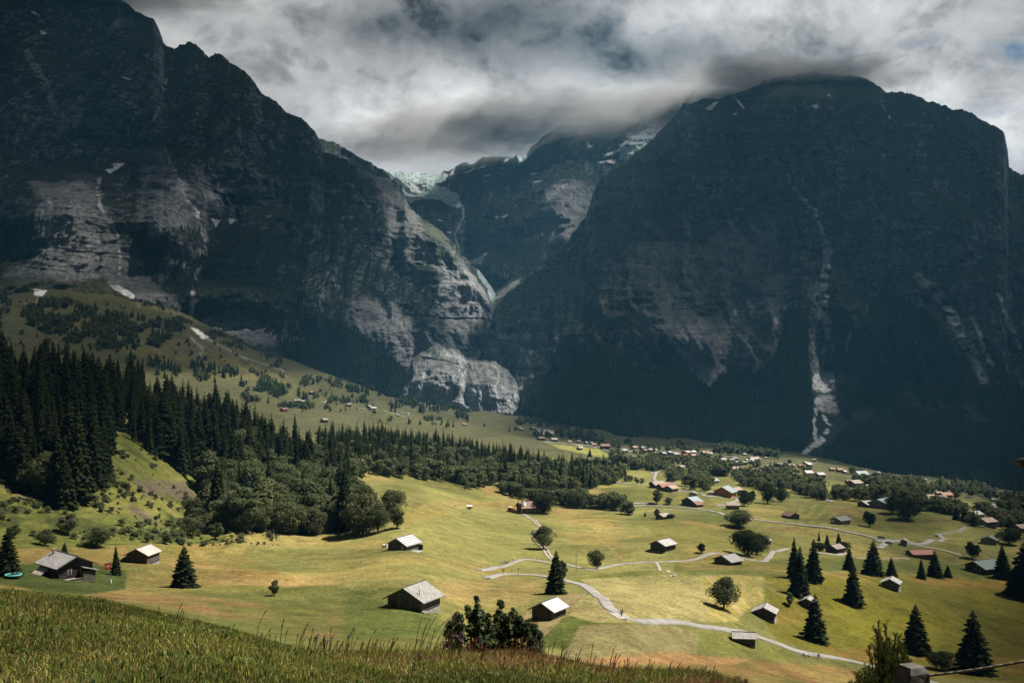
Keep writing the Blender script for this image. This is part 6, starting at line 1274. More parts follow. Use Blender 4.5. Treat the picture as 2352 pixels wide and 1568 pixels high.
# flag
fx, fy, fz = hit(110.6, 582.2); e = empty('flagpole', (fx, fy, fz)); tag(e, 'thin flagpole with a stone foot on the chalet lawn', 'flagpole')
ph = 21*fy/F; MB().tube((0, 0, 0), (0, 0, ph), .06, .04).obj('pole', M_METAL, e); MB().box((0, 0, .35), (.34, .34, 1.0)).obj('foot', M_WHITE, e)
def thin_cloth(n, c):
    t = NT(n); d = t.new('ShaderNodeBsdfDiffuse'); q = t.new('ShaderNodeBsdfTranslucent'); d.inputs[0].default_value = q.inputs[0].default_value = (*c, 1); a = t.new('ShaderNodeMixShader'); a.inputs[0].default_value = .5; t.lk(d.outputs[0], a.inputs[1]); t.lk(q.outputs[0], a.inputs[2]); t.lk(a.outputs[0], t.out.inputs[0]); return t.m
RED_F = thin_cloth('flag_red', (.80, .02, .02)); s_ = 1.6
G_ = 32
def fp(a, b): return (-a*s_*.98, .10*math.sin(a*6)*a+.02, ph-.15-s_*b-.28*a)
def cloth_part(name, mat, test, parent):
    v = [fp(i/G_, j/G_) for i in range(G_+1) for j in range(G_+1)]
    f = [(i*(G_+1)+j, i*(G_+1)+j+1, (i+1)*(G_+1)+j+1, (i+1)*(G_+1)+j) for i in range(G_) for j in range(G_) if test((i+.5)/G_, (j+.5)/G_)]
    return mesh_obj(name, v, f, mat, parent, True)
in_cross = lambda a, b: (abs(a-.5) < .105 and abs(b-.5) < .33) or (abs(b-.5) < .105 and abs(a-.5) < .33)
fo = cloth_part('flag', RED_F, lambda a, b: not in_cross(a, b), None); fo.location = (fx, fy, fz); tag(fo, 'red square flag with a white cross flying from the pole by the spruce', 'flag')
cloth_part('cross', thin_cloth('flag_white', (.85, .85, .85)), in_cross, fo)
# trampoline
x, y, z = hit(13.4, 577.6); e = empty('trampoline', (x, y, z)); tag(e, 'round trampoline with turquoise rim on the lawn at the left edge', 'trampoline')
m = MB(); m.torus((0, 0, .85), 1.72, .17, 'Z', 28, 6, (1, 1, .999)); m.obj('rim_pad', simple('turquoise_pad', (.10, .46, .42), .6, .08), e, True)
m = MB(); m.tube((0, 0, .80), (0, 0, .84), 1.6, n=28); m.obj('mat', CL['black'], e)
for k in range(6): a = k*math.pi/3; MB().tube((1.65*math.cos(a), 1.65*math.sin(a), 0), (1.7*math.cos(a), 1.7*math.sin(a), .85), .05).obj('leg', M_METAL, e)
for k in range(6): a = k*math.pi/3+.3; MB().tube((1.75*math.cos(a), 1.75*math.sin(a), .8), (1.7*math.cos(a), 1.7*math.sin(a), 2.5), .035).obj('net_pole', M_METAL, e)
# tub and table by the panelled-roof barn
x, y, z = hit(385.6, 546.4); e = empty('tub', (x, y, z)); tag(e, 'round white water tub left of the panelled-roof barn', 'tub'); m = MB(); m.tube((0, 0, 0), (0, 0, .95), 1.25, n=20); m.obj('tub_wall', M_WHITE, e); m = MB(); m.torus((0, 0, .95), 1.2, .09, 'Z', 20, 6); m.obj('tub_rim', M_METAL, e)
x, y, z = hit(416.6, 547.6); e = empty('picnic_table', (x, y, z+.15), .6); tag(e, 'pale picnic table on the terrace right of the panelled-roof barn', 'table')
MB().box((0, 0, .76), (2.4, .9, .07)).obj('table_top', M_WHITE, e)
for s in (-.75, .75): MB().box((0, s, .45), (2.4, .3, .05)).obj('bench', M_WHITE, e); MB().box((s*1.2, 0, .36), (.10, 1.5, .74)).obj('leg', M_FRAME, e)
# signposts, fence posts, utility poles
YEL = simple('sign_yellow', (.62, .42, .03), .5, .05)
x, y, z = hit(503.6, 574.4); e = empty('signpost', (x, y, z)); tag(e, 'yellow hiking signpost at the fork of the lower road', 'signpost'); MB().tube((0, 0, 0), (0, 0, 2.3), .05).obj('pole', M_METAL, e)
for k in range(3): MB().prism([(-.55+.1*k, 2.2-.28*k), (.35, 2.2-.28*k), (.52, 2.09-.28*k), (.35, 1.98-.28*k), (-.55+.1*k, 1.98-.28*k)], -.09, -.05).obj('sign_board', YEL, e)
M_POST = planks('post_wood', (.20, .18, .15), 6.)
def posts(line, n, h, label, group, r=.06, mat=None):
    L = np.array(line); d = np.r_[0, np.cumsum(np.hypot(*np.diff(L, axis=0).T))]
    for k in range(n):
        t = d[-1]*k/(n-1); u = np.interp(t, d, L[:, 0]); v = np.interp(t, d, L[:, 1]); x, y, z = hit(u, v, 100)
        mm = MB(); mm.tube((0, 0, -.3), (random.uniform(-.06, .06), 0, h), r, r*.8, 6); mm.box((0, 0, h-.05), (r*2.3, r*2.3, .06)); o = mm.obj('fence_post', mat or M_POST); o.location = (x, y, z); tag(o, label, 'fence post', group)
posts(C5((955,668),(1130,637),(1240,598),(1330,600),(1440,618)), 12, 1.25, 'pale wooden post of the fence along the upper path', 'fence posts along the upper path', .085)
posts(C5((1880,648),(2100,618),(2240,615),(2352,608))+C6((150,550),(220,522),(290,516)), 12, 1.2, 'thin wooden post of the fence behind the middle path', 'fence posts behind the middle path')
posts(C6((420,546),(520,563),(590,572),(650,518),(760,486)), 9, 1.2, 'thin wooden post beside the path right of the low wide barn', 'fence posts by the path bend')
posts(C5((1100,700),(1220,700),(1380,712)), 5, 1.1, 'dark post along the upper edge of the lower road', 'posts above the lower road')
posts(C6((560,296),(800,322),(1000,346),(1250,400)), 12, 1.4, 'roadside post along the long upper road', 'posts along the upper road')
for (u, v, hh, lb) in [(576.2, 571, 6.8, 'wooden utility pole standing above the middle path'), (578, 501, 6, 'thin utility pole on the meadow by the gravel road'), (518, 562, 0, '')]:
    if hh: x, y, z = hit(u, v); e = empty('utility_pole', (x, y, z)); tag(e, lb, 'utility pole'); MB().tube((0, 0, -.3), (0, 0, hh), .11, .08).obj('pole', M_POST, e); MB().box((0, 0, hh-.4), (.9, .1, .1)).obj('crossarm', M_POST, e)
x, y, z = hit(518.4, 574.4); e = empty('signpost', (x, y, z)); tag(e, 'thin metal road sign post standing on the lower road edge', 'signpost'); MB().tube((0, 0, 0), (0, 0, 2.4), .05).obj('pole', M_METAL, e); MB().tube((0, -.07, 2.3), (0, -.03, 2.3), .26, n=14).obj('sign_disc', CL['grey'], e)
# vehicles
RUB = simple('rubber', (.02, .02, .02), .9, .1); CAR_GL = simple('car_glass', (.02, .025, .03), .1, .05, spec=.6)
def car(x, y, z, rz, c, label, group=None, s=1., name='parked_car', cat='car', van=False):
    e = empty(name, (x, y, z+.05), rz, s); tag(e, label, cat, group); m_ = simple('car_paint_'+''.join(f'{int(q*99):02d}' for q in c), c, .35, .05, spec=.5)
    tp = 1.9 if van else 1.45
    pr = [(-2.1, .35), (2.1, .35), (2.15, .75), (1.9, .92), (1.05, 1.0), (.55, tp-.05), (.3, tp), (-1.5, tp), (-1.95, 1.0), (-2.12, .8)]
    MB().prism(pr, -.85, .85).obj('body', m_, e)
    g = MB(); g.prism([(-1.72, 1.03), (.92, 1.03), (.48, tp-.12), (-1.42, tp-.12)], -.87, .87); g.prism([(1.02, 1.02), (1.06, 1.03), (.58, tp-.05), (.54, tp-.06)], -.7, .7); g.obj('window', CAR_GL, e)
    for a in (-1.3, 1.3):
        for b in (-.8, .8): MB().tube((a, b-.1, .33), (a, b+.1, .33), .33, n=14).obj('wheel', RUB, e)
    for b in (-.6, .6): MB().box((2.13, b, .68), (.06, .34, .16)).obj('headlight', M_WHITE, e)
    return e
def carp(p, rz, c, label, ymin=300, **k): x, y, z = hit(*p, ymin); return car(x, y, z+.3, rz, c, label, **k)
carp((936.3, 535.6), 1.2, (.10, .30, .28), 'small teal car at the bend of the road on the smooth hill')
carp(E3((665,1045))[0], -.3, (.10, .10, .10), 'dark car parked above the road junction'); carp(E3((755,1110))[0], -.4, (.12, .11, .11), 'dark car standing in the middle of the road junction')
carp(E3((1870,918))[0], -.3, (.35, .36, .38), 'silver car parked below the long white-roofed house'); carp(E3((1797,905))[0], -.3, (.22, .26, .30), 'blue grey car beside the spruces below the houses'); carp(C6((60,93))[0], .1, (.5, .5, .5), 'white car on the gravel road above the blue-grey roofed barn', ymin=500)
PK = [((1250,305),'red',(.35,.06,.04)),((1285,335),'black',(.03,.03,.035)),((1425,308),'black',(.035,.03,.03)),((1492,322),'black',(.03,.035,.03)),((1545,285),'white',(.6,.6,.6)),((1582,320),'dark blue',(.03,.05,.10)),((1588,366),'dark blue',(.04,.06,.10)),((1350,430),'dark green',(.03,.07,.05)),((1475,408),'grey',(.16,.16,.17)),((1120,265),'white',(.6,.6,.6)),((1225,245),'white',(.55,.55,.55))]
for i, ((a, b), cn, c) in enumerate(PK):
    uu, vv = (2050+a/11.76)/4, (1690+b/11.76)/4; x, y, z = hit(uu, vv, 1500); car(x, y, z+.3, .3*i, c, f'{cn} car on the white gravel car park, {ORD[i] if i < 10 else "eleventh"} entered from its left end' if 0 else f'{cn} car parked on the pale gravel car park below the forest', 'cars on the gravel car park', s=1.2)
x, y, z = hit((2050+1905/11.76)/4, (1690+392/11.76)/4, 1500); e = empty('coach', (x, y, z+.3), -.3); tag(e, 'long white coach at the right end of the gravel car park', 'coach')
MB().box((0, 0, 1.9), (12, 2.5, 2.9)).obj('body', M_WHITE, e); MB().box((0, 0, 2.3), (11.4, 2.56, .9)).obj('window', CAR_GL, e)
for a in (-4, 4): MB().tube((a, -1.3, .5), (a, 1.3, .5), .5, n=12).obj('wheel', RUB, e)
# tractor with loader
RT = simple('tractor_red', (.42, .05, .035), .4, .1, spec=.5)
x, y, z = hit(511.3, 511.4); e = empty('tractor', (x, y, z+.1), -.75, 1.35); tag(e, 'red tractor with white cab and front loader beside the farmhouse', 'tractor')
MB().box((.8, 0, 1.25), (2.0, .9, .9)).obj('bonnet', RT, e); cb = MB().box((-.8, 0, 1.7), (1.5, 1.5, 1.3)).obj('cab', CAR_GL, e); MB().box((-.8, 0, 2.45), (1.7, 1.7, .22)).obj('cab_roof', M_WHITE, cb)
for a, r in ((-1.1, .85), (1.35, .55)):
    for b in (-.85, .85):
        w_ = MB().tube((a, b-.2, r), (a, b+.2, r), r, n=16).obj('wheel', RUB, e); MB().tube((a, b-.23, r), (a, b+.23, r), r*.5, n=12).obj('rim', RT, w_)
m = MB(); [m.path([(-.2, s, 1.6), (1.6, s, 2.1), (2.7, s, .7)], .08) for s in (-.5, .5)]; m.obj('loader_arm', RT, e); MB().prism([(2.5, .2), (3.3, .2), (3.2, .35), (2.7, .9), (2.5, .8)], -.9, .9).obj('bucket', RT, e)
for a in (): pass
x, y, z = hit(469.4, 508.9); e = empty('livestock_trailer', (x, y, z), .15, 1.2); tag(e, 'small white box trailer with rounded roof alone on the meadow', 'trailer')
MB().prism([(-1.1, .5), (1.1, .5), (1.1, 1.9), (.8, 2.3), (-.8, 2.3), (-1.1, 1.9)], -1.6, 1.6, lambda p, q, r: (q, p, r)).obj('box_body', M_WHITE, e)
for s in (-1.15, 1.15): MB().tube((0, s-.12, .4), (0, s+.12, .4), .42, n=12).obj('wheel', RUB, e)
MB().tube((-1.6, 0, .5), (-2.9, 0, .45), .06).obj('drawbar', M_METAL, e); MB().box((0, -1.13, 1.2), (1.0, .06, .7)).obj('vent_panel', M_METAL, e)
x, y, z = hit(457.3, 505.6); e = empty('hay_tedder', (x, y, z), .3, 1.2); tag(e, 'red and white hay machine parked left of the box trailer', 'farm machine'); MB().tube((-1, 0, .7), (1, 0, .8), .1).obj('beam', RT, e); MB().box((-.8, 0, .95), (1.1, 1.2, .7)).obj('cover', M_WHITE, e)
for s in (-1., .3, 1.4): w_ = MB(); w_.torus((s, 0, .35), .5, .05, 'Z', 12, 4); [w_.tube((s, 0, .35), (s+.6*math.cos(k), .6*math.sin(k), .25), .03, n=4) for k in range(6)]; w_.obj('rotor', RT, e)
x, y, z = hit(459.8, 505.2); e = empty('hay_rake', (x, y, z), 1.0, 1.2); tag(e, 'orange hay rake standing just right of the red and white machine', 'farm machine'); MB().path([(-1, 0, .5), (0, 0, 1.1), (1, 0, .5)], .07).obj('frame', simple('machine_orange', (.5, .2, .05)), e); w_ = MB(); w_.torus((.4, 0, .4), .7, .05, 'Z', 12, 4); [w_.tube((.4, 0, .4), (.4+.8*math.cos(k), .8*math.sin(k), .2), .03, n=4) for k in range(8)]; w_.obj('rotor', M_METAL, e)
x, y, z = hit(463, 512.2); m = MB(); [m.box((.15*k, .22*k-.4, .12+.10*(k % 2)), (3.2, .20, .10), rz=.12+.03*k) for k in range(5)]; o = m.obj('plank_pile', M_POST); o.location = (x, y, z); tag(o, 'low pile of pale planks lying in the grass below the box trailer', 'plank pile')
TP((532.5, 514.6), 7.2, B_, 'slim dark shrub tree in front of the silo farmhouse', w=.55, var=3, crowns=BD)
x, y, z = hit(752, 646.5); 
# ------------------------------------------------------------------ the near post, rope, lamp
M_OLD = simple('weathered_post', (.085, .078, .072), .9, .55, 9., bump=.02)
def rope_post(x, y, top, base, label):
    m = MB(); c = .10; t = top
    for (z0, z1, a0, a1) in ((base, t-.05, c, c), (t-.05, t, c, c-.03)):
        m.add([(sx_*a, sy_*a, z) for z, a in ((z0, a0), (z1, a1)) for sx_, sy_ in ((-1, -1), (1, -1), (1, 1), (-1, 1))], [(0, 1, 5, 4), (1, 2, 6, 5), (2, 3, 7, 6), (3, 0, 4, 7), (4, 5, 6, 7), (3, 2, 1, 0)])
    e = empty('rope_post', (x, y, 0), .35); tag(e, label, 'post'); m.obj('post_shaft', M_OLD, e)
    return e
PX, PY = (911.5-CU)/F*8.3, 8.3; PT = (CV-664.5)/F*8.3
ROPE = simple('rope', (.17, .155, .13), .9, .3, 60., bump=.004)
e = rope_post(PX, PY, PT, gz(PX, PY)-.4, 'weathered square wooden post with chamfered top at the lower right edge')
QX, QY = (1215-CU)/F*6.6, 6.6; QT = (CV-600)/F*6.6
e2 = rope_post(QX, QY, QT, gz(QX, QY)-.4, 'second wooden post of the rope fence beyond the right edge')
m = MB(); A_ = Vector((PX+.10, PY-.04, PT-.075)); B2 = Vector((QX-.1, QY, QT-.10)); pts = []
for k in range(25):
    t = k/24; p = A_.lerp(B2, t); p.z -= .10*4*t*(1-t)*.55; pts.append(p)
m.path(pts, .0105, 8); loops = MB()
for dz_, tl in ((-.20, .03), (-.235, -.02), (-.16, .0)):
    lp = []
    for k in range(17):
        a = 2*math.pi*k/16; q = .128; cxx = max(-.115, min(.115, q*1.25*math.cos(a))); cyy = max(-.115, min(.115, q*1.25*math.sin(a)))
        R_ = Matrix.Rotation(.35, 3, 'Z') @ Vector((cxx, cyy, 0)); lp.append((PX+R_.x, PY+R_.y, PT+dz_+tl*math.cos(a)))
    if dz_ != -.16: loops.path(lp, .009, 6)
o = m.obj('rope', ROPE, None, True); loops.obj('rope_loop', ROPE, o, True); tag(o, 'grey rope tied round the square post and running up to the right', 'rope')
LX, LY = (1033-CU)/F*5.5, 5.5; LZ = (CV-461)/F*5.5
e = empty('path_lamp', (LX, LY, gz(LX, LY))); tag(e, 'black bowl-shaped lamp head cut off by the right edge', 'lamp'); h0 = LZ-gz(LX, LY)
m = MB(); m.tube((0, 0, -.2), (0, 0, h0-.02), .018, n=10); m.obj('pole', CL['black'], e)
m = MB(); R0 = .102
for (z0, r0, z1, r1) in ((-.050, .03, -.040, .058), (-.040, .058, -.022, .080), (-.022, .080, 0, .092), (0, R0, .008, R0), (.008, R0, .018, .05)): m.tube((0, 0, h0+z0), (0, 0, h0+z1), r0, r1, 28)
m.obj('lamp_bowl', simple('lamp_black', (.012, .012, .013), .35, .1, spec=.5), e, True)
m = MB(); m.torus((0, 0, h0-.245), .052, .010, 'Z', 20, 6); m.tube((0, 0, h0-.26), (0, 0, h0-.23), .05, .045, 16); m.obj('collar', CL['black'], e)
# ------------------------------------------------------------------ near vegetation
gr = np.random.default_rng(99)
def vmat(name, tr=.3, rough=.6):
    t = NT(name); a = t.new('ShaderNodeAttribute', attribute_name='Col').outputs['Color']; d = t.new('ShaderNodeBsdfDiffuse'); t.lk(a, d.inputs[0]); q = t.new('ShaderNodeBsdfTranslucent'); t.lk(a, q.inputs[0])
    m = t.new('ShaderNodeMixShader'); m.inputs[0].default_value = tr; t.lk(d.outputs[0], m.inputs[1]); t.lk(q.outputs[0], m.inputs[2])
    g = t.new('ShaderNodeBsdfGlossy'); g.inputs['Roughness'].default_value = .45; m2 = t.new('ShaderNodeMixShader'); m2.inputs[0].default_value = .012; t.lk(m.outputs[0], m2.inputs[1]); t.lk(g.outputs[0], m2.inputs[2]); t.lk(m2.outputs[0], t.out.inputs[0]); return t.m
M_BLADE = vmat('grass_blades')
def blades(n, ufun, h, w, colf, lean=.5, y0=3.6, y1=16, name='grass'):
    Y = np.sqrt(gr.uniform(y0**2, y1**2, n)); U = gr.uniform(-110, 1140, n); X = (U-CU)/F*Y; 
    k = ufun(U, X, Y); X, Y, U = X[k], Y[k], U[k]; n = len(X); Z = ground_z(X, Y)-.01
    H = h(U, X, Y, n); a = gr.uniform(0, 6.28, n); la = H*np.abs(gr.normal(0, lean, n)); dx, dy = np.cos(a)*la, np.sin(a)*la*.8
    dx = dx+H*.12
    b = gr.uniform(0, 3.14, n); wx, wy = np.cos(b)*w(Y, n), np.sin(b)*w(Y, n)
    P0 = np.stack([X, Y, Z], 1); W_ = np.stack([wx, wy, 0*wx], 1); M_ = P0+np.stack([dx*.32, dy*.32, H*.58], 1); T_ = P0+np.stack([dx, dy, H*np.clip(1-.25*(la/H)**1.2, .35, 1)], 1)
    V = np.stack([P0-W_, P0+W_, M_+W_*.8, M_-W_*.8, T_], 1).reshape(-1, 3); o = (np.arange(n)*5)[:, None]
    F4 = np.concatenate([o+np.array([[0, 1, 2]]), o+np.array([[0, 2, 3]]), o+np.array([[3, 2, 4]])]); C = colf(U, X, Y, n); C = np.repeat(C, 5, axis=0).reshape(n, 5, 3)
    return V, F4, C.reshape(-1, 3)
def join(L, name, mat, label=None):
    V, Fc, C, o = [], [], [], 0
    for v, f, c in L: V.append(v); Fc.append(f+o); C.append(c); o += len(v)
    ob = mesh_obj(name, np.concatenate(V), np.concatenate(Fc), mat, col=np.concatenate(C)); tag(ob, kind='stuff'); return ob
def gcol(U, X, Y, n):
    p = fbm(X/.9, Y/.9, 0, 3, 201); q = fbm(X/3.5, Y/3.5, 0, 2, 205); r = gr.random(n)
    c = np.array([.135, .150, .032])+np.array([.11, .085, .022])*np.clip(.5+.9*p+.5*gr.normal(0, .5, n), 0, 1.6)[:, None]
    c = np.where((q+.3*p > .12)[:, None]*(r < .5)[:, None], np.array([.085, .12, .028]), c)
    st = (r < .10+.30*np.clip(p-.15, 0, 1)); c = np.where(st[:, None], np.array([.30, .235, .11])*gr.uniform(.6, 1.2, n)[:, None], c)
    rd = ss(300, 420, U)*ss(7.6, 9.2, Y)+ss(620, 760, U)*.8+.10; rb = gr.random(n) < rd*.45*np.clip(.7+1.5*fbm(X/.7, Y/.7, 0, 2, 209), 0, 1.4)
    c = np.where(rb[:, None], np.array([.24, .115, .065])*gr.uniform(.6, 1.3, n)[:, None], c); return c*(gr.uniform(.6, 1.35, n)*(1.12+.75*np.clip(fbm(X/1.5, Y/2.2, 0, 3, 221), -.6, .6)))[:, None]
hh = lambda U, X, Y, n: (.024+.030*gr.random(n)+.040*np.clip(fbm(X/.6, Y/.6, 0, 3, 203)+.1, 0, 1))*(1+1.1*ss(300, 380, U)*ss(7.8, 9.0, Y))*(1+.7*ss(620, 760, U))
ww = lambda Y, n: (.0013+.0003*Y)*gr.uniform(.6, 1.3, n)
every = lambda U, X, Y: np.ones(len(U), bool)
L = [blades(430000, every, hh, ww, gcol)]
L.append(blades(26000, every, lambda U, X, Y, n: .12+.14*gr.random(n), lambda Y, n: (.0035+.0005*Y)*gr.uniform(.7, 1.3, n), gcol, .45, 16, 34))
# broad herb leaves
L.append(blades(16000, lambda U, X, Y: fbm(X/.6, Y/.6, 0, 2, 211) > .05, lambda U, X, Y, n: .03+.05*gr.random(n), lambda Y, n: .006+.009*gr.random(n), lambda U, X, Y, n: np.array([.055, .090, .022])*gr.uniform(.6, 1.5, n)[:, None], 1.1))
join(L, 'grass', M_BLADE)
# tall flowering stalks
def stalks(n, ulim, ylim, hlim, cst, chd, seed, head=(.05, .006), droop=.25, cl=None):
    r = np.random.default_rng(seed); V = []; Fc = []; C = []; o = 0
    for k in range(n):
        u = r.uniform(*ulim) if cl is None else r.choice(cl)+r.normal(0, 6); Y = r.uniform(*ylim); X = (u-CU)/F*Y; z = gz(X, Y)-.01; H = r.uniform(*hlim); a = r.uniform(-.6, 1.2); dr = H*droop*r.uniform(.2, 1.3)
        sh = r.uniform(.7, 1.2)
        P = [(X+math.cos(a)*dr*t*t, Y+math.sin(a)*dr*t*t*.5, z+H*(t-.10*t**3)) for t in (0, .3, .55, .78, 1)]; w_ = .0011+.00022*Y
        for p in P: V += [(p[0]-w_, p[1], p[2]), (p[0]+w_, p[1], p[2])]; C += [cst*sh]*2
        for i in range(4): b = o+2*i; Fc += [(b, b+1, b+3), (b, b+3, b+2)]
        o += 10
        hw = head[1]*(1+.08*Y); hl = head[0]; p = P[-1]; ax = np.array([math.cos(a)*droop*1.6, 0, 1-.25]); ax /= np.linalg.norm(ax)
        for j in range(5):
            q = np.array(p)-ax*hl*(.3-.26*j); s = hw*(1.1-.18*j)
            V += [tuple(q+np.array([-s, 0, 0])), tuple(q+np.array([0, -s, s*.8])), tuple(q+np.array([s, 0, 0])), tuple(q+np.array([0, s, -s*.8]))]; C += [chd*r.uniform(.6, 1.3)]*4; Fc += [(o, o+1, o+2), (o, o+2, o+3)]; o += 4
    return np.array(V), np.array(Fc), np.array(C)
A = np.array
join([stalks(34, (250, 620), (8.2, 10.5), (.16, .36), A((.26, .22, .09)), A((.32, .2, .1)), 1), stalks(420, (300, 900), (8.4, 14), (.10, .26), A((.26, .14, .07)), A((.30, .12, .08)), 2, (.04, .005)),
      stalks(9, (412, 436), (8.0, 8.8), (.36, .52), A((.34, .32, .14)), A((.42, .34, .18)), 3, (.09, .004), .45), stalks(22, (0, 330), (7, 11.5), (.10, .22), A((.16, .14, .06)), A((.18, .12, .07)), 4, (.04, .005))], 'grass_stalks', M_BLADE)
join([stalks(26, (0, 1), (9.2, 10.6), (.16, .30), A((.06, .07, .02)), A((.34, .20, .40)), 5, (.018, .006), .1, cl=[316, 322, 330, 452, 460, 478]), stalks(16, (380, 720), (8.6, 11), (.10, .22), A((.06, .07, .02)), A((.34, .22, .38)), 6, (.014, .005), .1),
      stalks(12, (380, 640), (6.5, 9), (.06, .12), A((.06, .07, .02)), A((.6, .36, .02)), 7, (.012, .004), .1), stalks(24, (350, 760), (6.5, 10), (.06, .16), A((.06, .07, .02)), A((.45, .42, .38)), 8, (.010, .004), .1)], 'wildflowers', M_BLADE)
# sycamore bush: several leafy stems with lobed leaves
LOBE = []
for k in range(10): a = math.pi*2*k/10; r = (1.0 if k % 2 == 0 else .48); LOBE.append((r*math.cos(a), r*math.sin(a)))
def leafy(tops, base, Y, wid, n, size, seed, lobed=True, name='bush', label='', leafcol=None, depth=1.4):
    r = np.random.default_rng(seed); x0 = (base[0]-CU)/F*Y; z0 = (CV-base[1])/F*Y; zg = gz(x0, Y); V = []; Fc = []; C = []; o = 0; stems = MB()
    for (u, v, w0) in tops:
        TI = []
        for _ in range(17): tt = r.random()**.9; aa = r.uniform(0, 6.28); ro_ = w0*wid*Y/F*(1-tt)**.6*r.uniform(.5, 1.35); TI.append((tt, math.cos(aa)*ro_, math.sin(aa)*ro_, r.uniform(.09, .22)*(1-.55*tt)))
        TI += [(.97, 0, 0, .05), (.91, .03, 0, .08), (.84, -.04, .03, .10), (.76, .05, 0, .12)]
        yy = Y+r.uniform(-depth, depth); xt, zt_ = (u-CU)/F*yy, (CV-v)/F*yy; xb = x0+(xt-x0)*.72; stems.path([(xb-x0, yy-Y, gz(xb, yy)-zg-.3), ((xb+xt)/2-x0, yy-Y, (gz(xb, yy)+zt_)/2-zg), (xt-x0, yy-Y, zt_-zg-.1)], .035, 6)
        zb = z0
        for k in range(n):
            t, ox, oy, cr_ = TI[r.integers(0, len(TI))]; g3 = r.normal(0, 1, 3); g3 /= np.linalg.norm(g3)+1e-9; a = math.atan2(g3[1]+oy, g3[0]+ox)
            p = np.array([xb+(xt-xb)*t-x0+ox+g3[0]*cr_*1.5, yy-Y+oy+g3[1]*cr_*1.5, zb+(zt_-zb)*t-zg+g3[2]*cr_*1.1-.05])
            nn = np.array([math.cos(a)*.7, math.sin(a)*.7, .75])+r.normal(0, .35, 3); nn /= np.linalg.norm(nn); e1 = np.cross(nn, (0, 0, 1)); e1 /= np.linalg.norm(e1)+1e-9; e2_ = np.cross(nn, e1); s = size*r.uniform(.6, 1.25)
            cc_ = np.array(leafcol or (.034, .052, .018))*r.uniform(.6, 1.5)*(A((1.5, 1.3, .9)) if r.random() < .05 else 1)
            if lobed:
                V.append(p); V += [p+e1*s*lx+e2_*s*ly*.9 for lx, ly in LOBE]; C += [cc_]*11; Fc += [(o, o+1+k2, o+1+(k2+1) % 10) for k2 in range(10)]; o += 11
            else:
                V += [p-e1*s*.4, p+e2_*s, p+e1*s*.4, p-e2_*s]; C += [cc_]*4; Fc += [(o, o+1, o+2), (o, o+2, o+3)]; o += 4
    e = empty(name, (x0, Y, zg)); tag(e, label, 'bush'); f = mesh_obj('foliage', np.array(V), np.array(Fc), M_BLADE, e, col=np.array(C)); stems.obj('stems', M_BARK, e); return e
B9 = lambda *p: [(412.5+a/15.68, 587.5+b/15.68, w) for a, b, w in p]
leafy(B9((870,265,7),(940,330,6),(995,100,3.2),(1010,250,6),(1075,330,6),(1185,370,5),(1390,170,5),(1340,330,6),(1460,420,6),(1575,290,6),(1510,420,6),(1640,430,6),(1695,430,5),(1760,520,6),(1120,620,8),(900,560,8),(1550,640,8)), (493, 656), 45, 1.5, 360, .10, 301, True, 'maple_bush', 'leafy maple bush with several pointed stems behind the crest of the near slope')
leafy(B9((700,350,7),(640,420,6),(580,500,5),(760,400,6),(720,520,8),(620,560,7)), (452, 650), 44, 1.2, 650, .07, 302, False, 'dark_shrub', 'dark fine-leaved shrub at the left end of the maple bush', (.016, .026, .011))
leafy(B9((1840,480,7),(1900,560,6),(1925,530,3.5),(1970,640,6),(2000,690,4),(1800,600,8),(1900,760,7)), (530, 664), 43, 1.15, 420, .08, 303, False, 'green_shrub', 'mid green shrub at the right end of the maple bush', (.026, .040, .016))
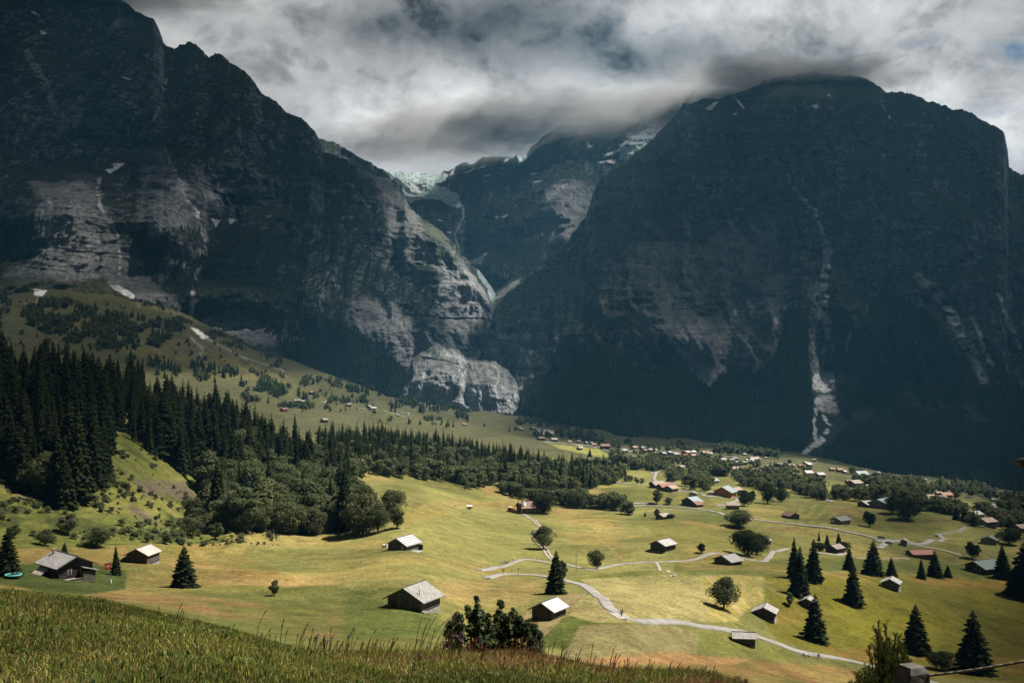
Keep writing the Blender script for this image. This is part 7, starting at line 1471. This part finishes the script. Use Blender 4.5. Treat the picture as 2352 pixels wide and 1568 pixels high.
# feathery larch sapling beside the post
def larch(name, u0, Y, tops, vb, seed, label):
    r = np.random.default_rng(seed); x0 = (u0-CU)/F*Y; zg = gz(x0, Y)-.05; V = []; Fc = []; C = []; o = 0; S = MB()
    def spray(p, d, L):
        nonlocal o
        d = d/np.linalg.norm(d); s_ = np.cross(d, (0, 1, .3)); s_ /= np.linalg.norm(s_); n = int(L/.012)+3
        for k in range(n):
            q = p+d*L*k/n; 
            for sg in (-1, 1):
                t = q+(s_*sg*.9+d*.8+r.normal(0, .25, 3))*.020*r.uniform(.7, 1.3); w_ = d*.0028
                V.extend([q-w_, q+w_, t]); C.extend([np.array((.060, .080, .020))*r.uniform(.5, 1.5)]*3); Fc.append((o, o+1, o+2)); o += 3
        S.tube(p, p+d*L, .0025, .001, 3)
    for (u, v) in tops:
        yy = Y+r.uniform(-.25, .25); top = np.array([(u-CU)/F*yy-x0, yy-Y, (CV-v)/F*yy-zg]); bs = np.array([r.normal(0, .05)+top[0]*.35, r.normal(0, .06), 0.]); ax = top-bs
        mid = bs+ax*.5+r.normal(0, .03, 3); P = [bs+(mid-bs)*t*2 if t < .5 else mid+(top-mid)*(t-.5)*2 for t in np.linspace(0, 1, 9)]; S.path([Vector(p) for p in P], .006, 5)
        for k in range(64):
            t = r.uniform(.12, 1); i = min(7, int(t*8)); p = P[i]+(P[i+1]-P[i])*(t*8-i); a = r.uniform(0, 6.28); d = np.array([math.cos(a), math.sin(a)*.8, .45+.5*t])+ax/np.linalg.norm(ax)*.5; spray(p, d, r.uniform(.05, .17)*(1.15-.7*t))
    e = empty(name, (x0, Y, zg)); tag(e, label, 'sapling'); mesh_obj('foliage', np.array(V), np.array(Fc), M_BLADE, e, col=np.array(C)); S.obj('branches', M_BARK, e)
H7 = lambda *p: [(825+a/11.82, 587.5+b/11.82) for a, b in p]
larch('larch_sapling', 893, 9.2, H7((630,385),(600,475),(715,440),(655,540),(830,540),(870,575),(760,580),(510,670),(580,665),(620,700),(700,620),(900,640),(960,700),(860,720),(930,800),(980,800),(1000,860),(680,760),(620,800),(760,800),(840,860),(560,900),(700,900),(900,900),(780,700),(650,660),(950,960),(600,1000),(500,1000),(720,1000),(860,1000)), 760, 401, 'feathery green larch sapling rising left of the square post')
larch('larch_sapling', 868, 8.8, H7((380,1030),(350,1100),(410,1040),(480,960),(520,930),(450,1080),(560,1020),(300,1140),(640,1060)), 740, 402, 'low feathery larch shoots left of the taller sapling')
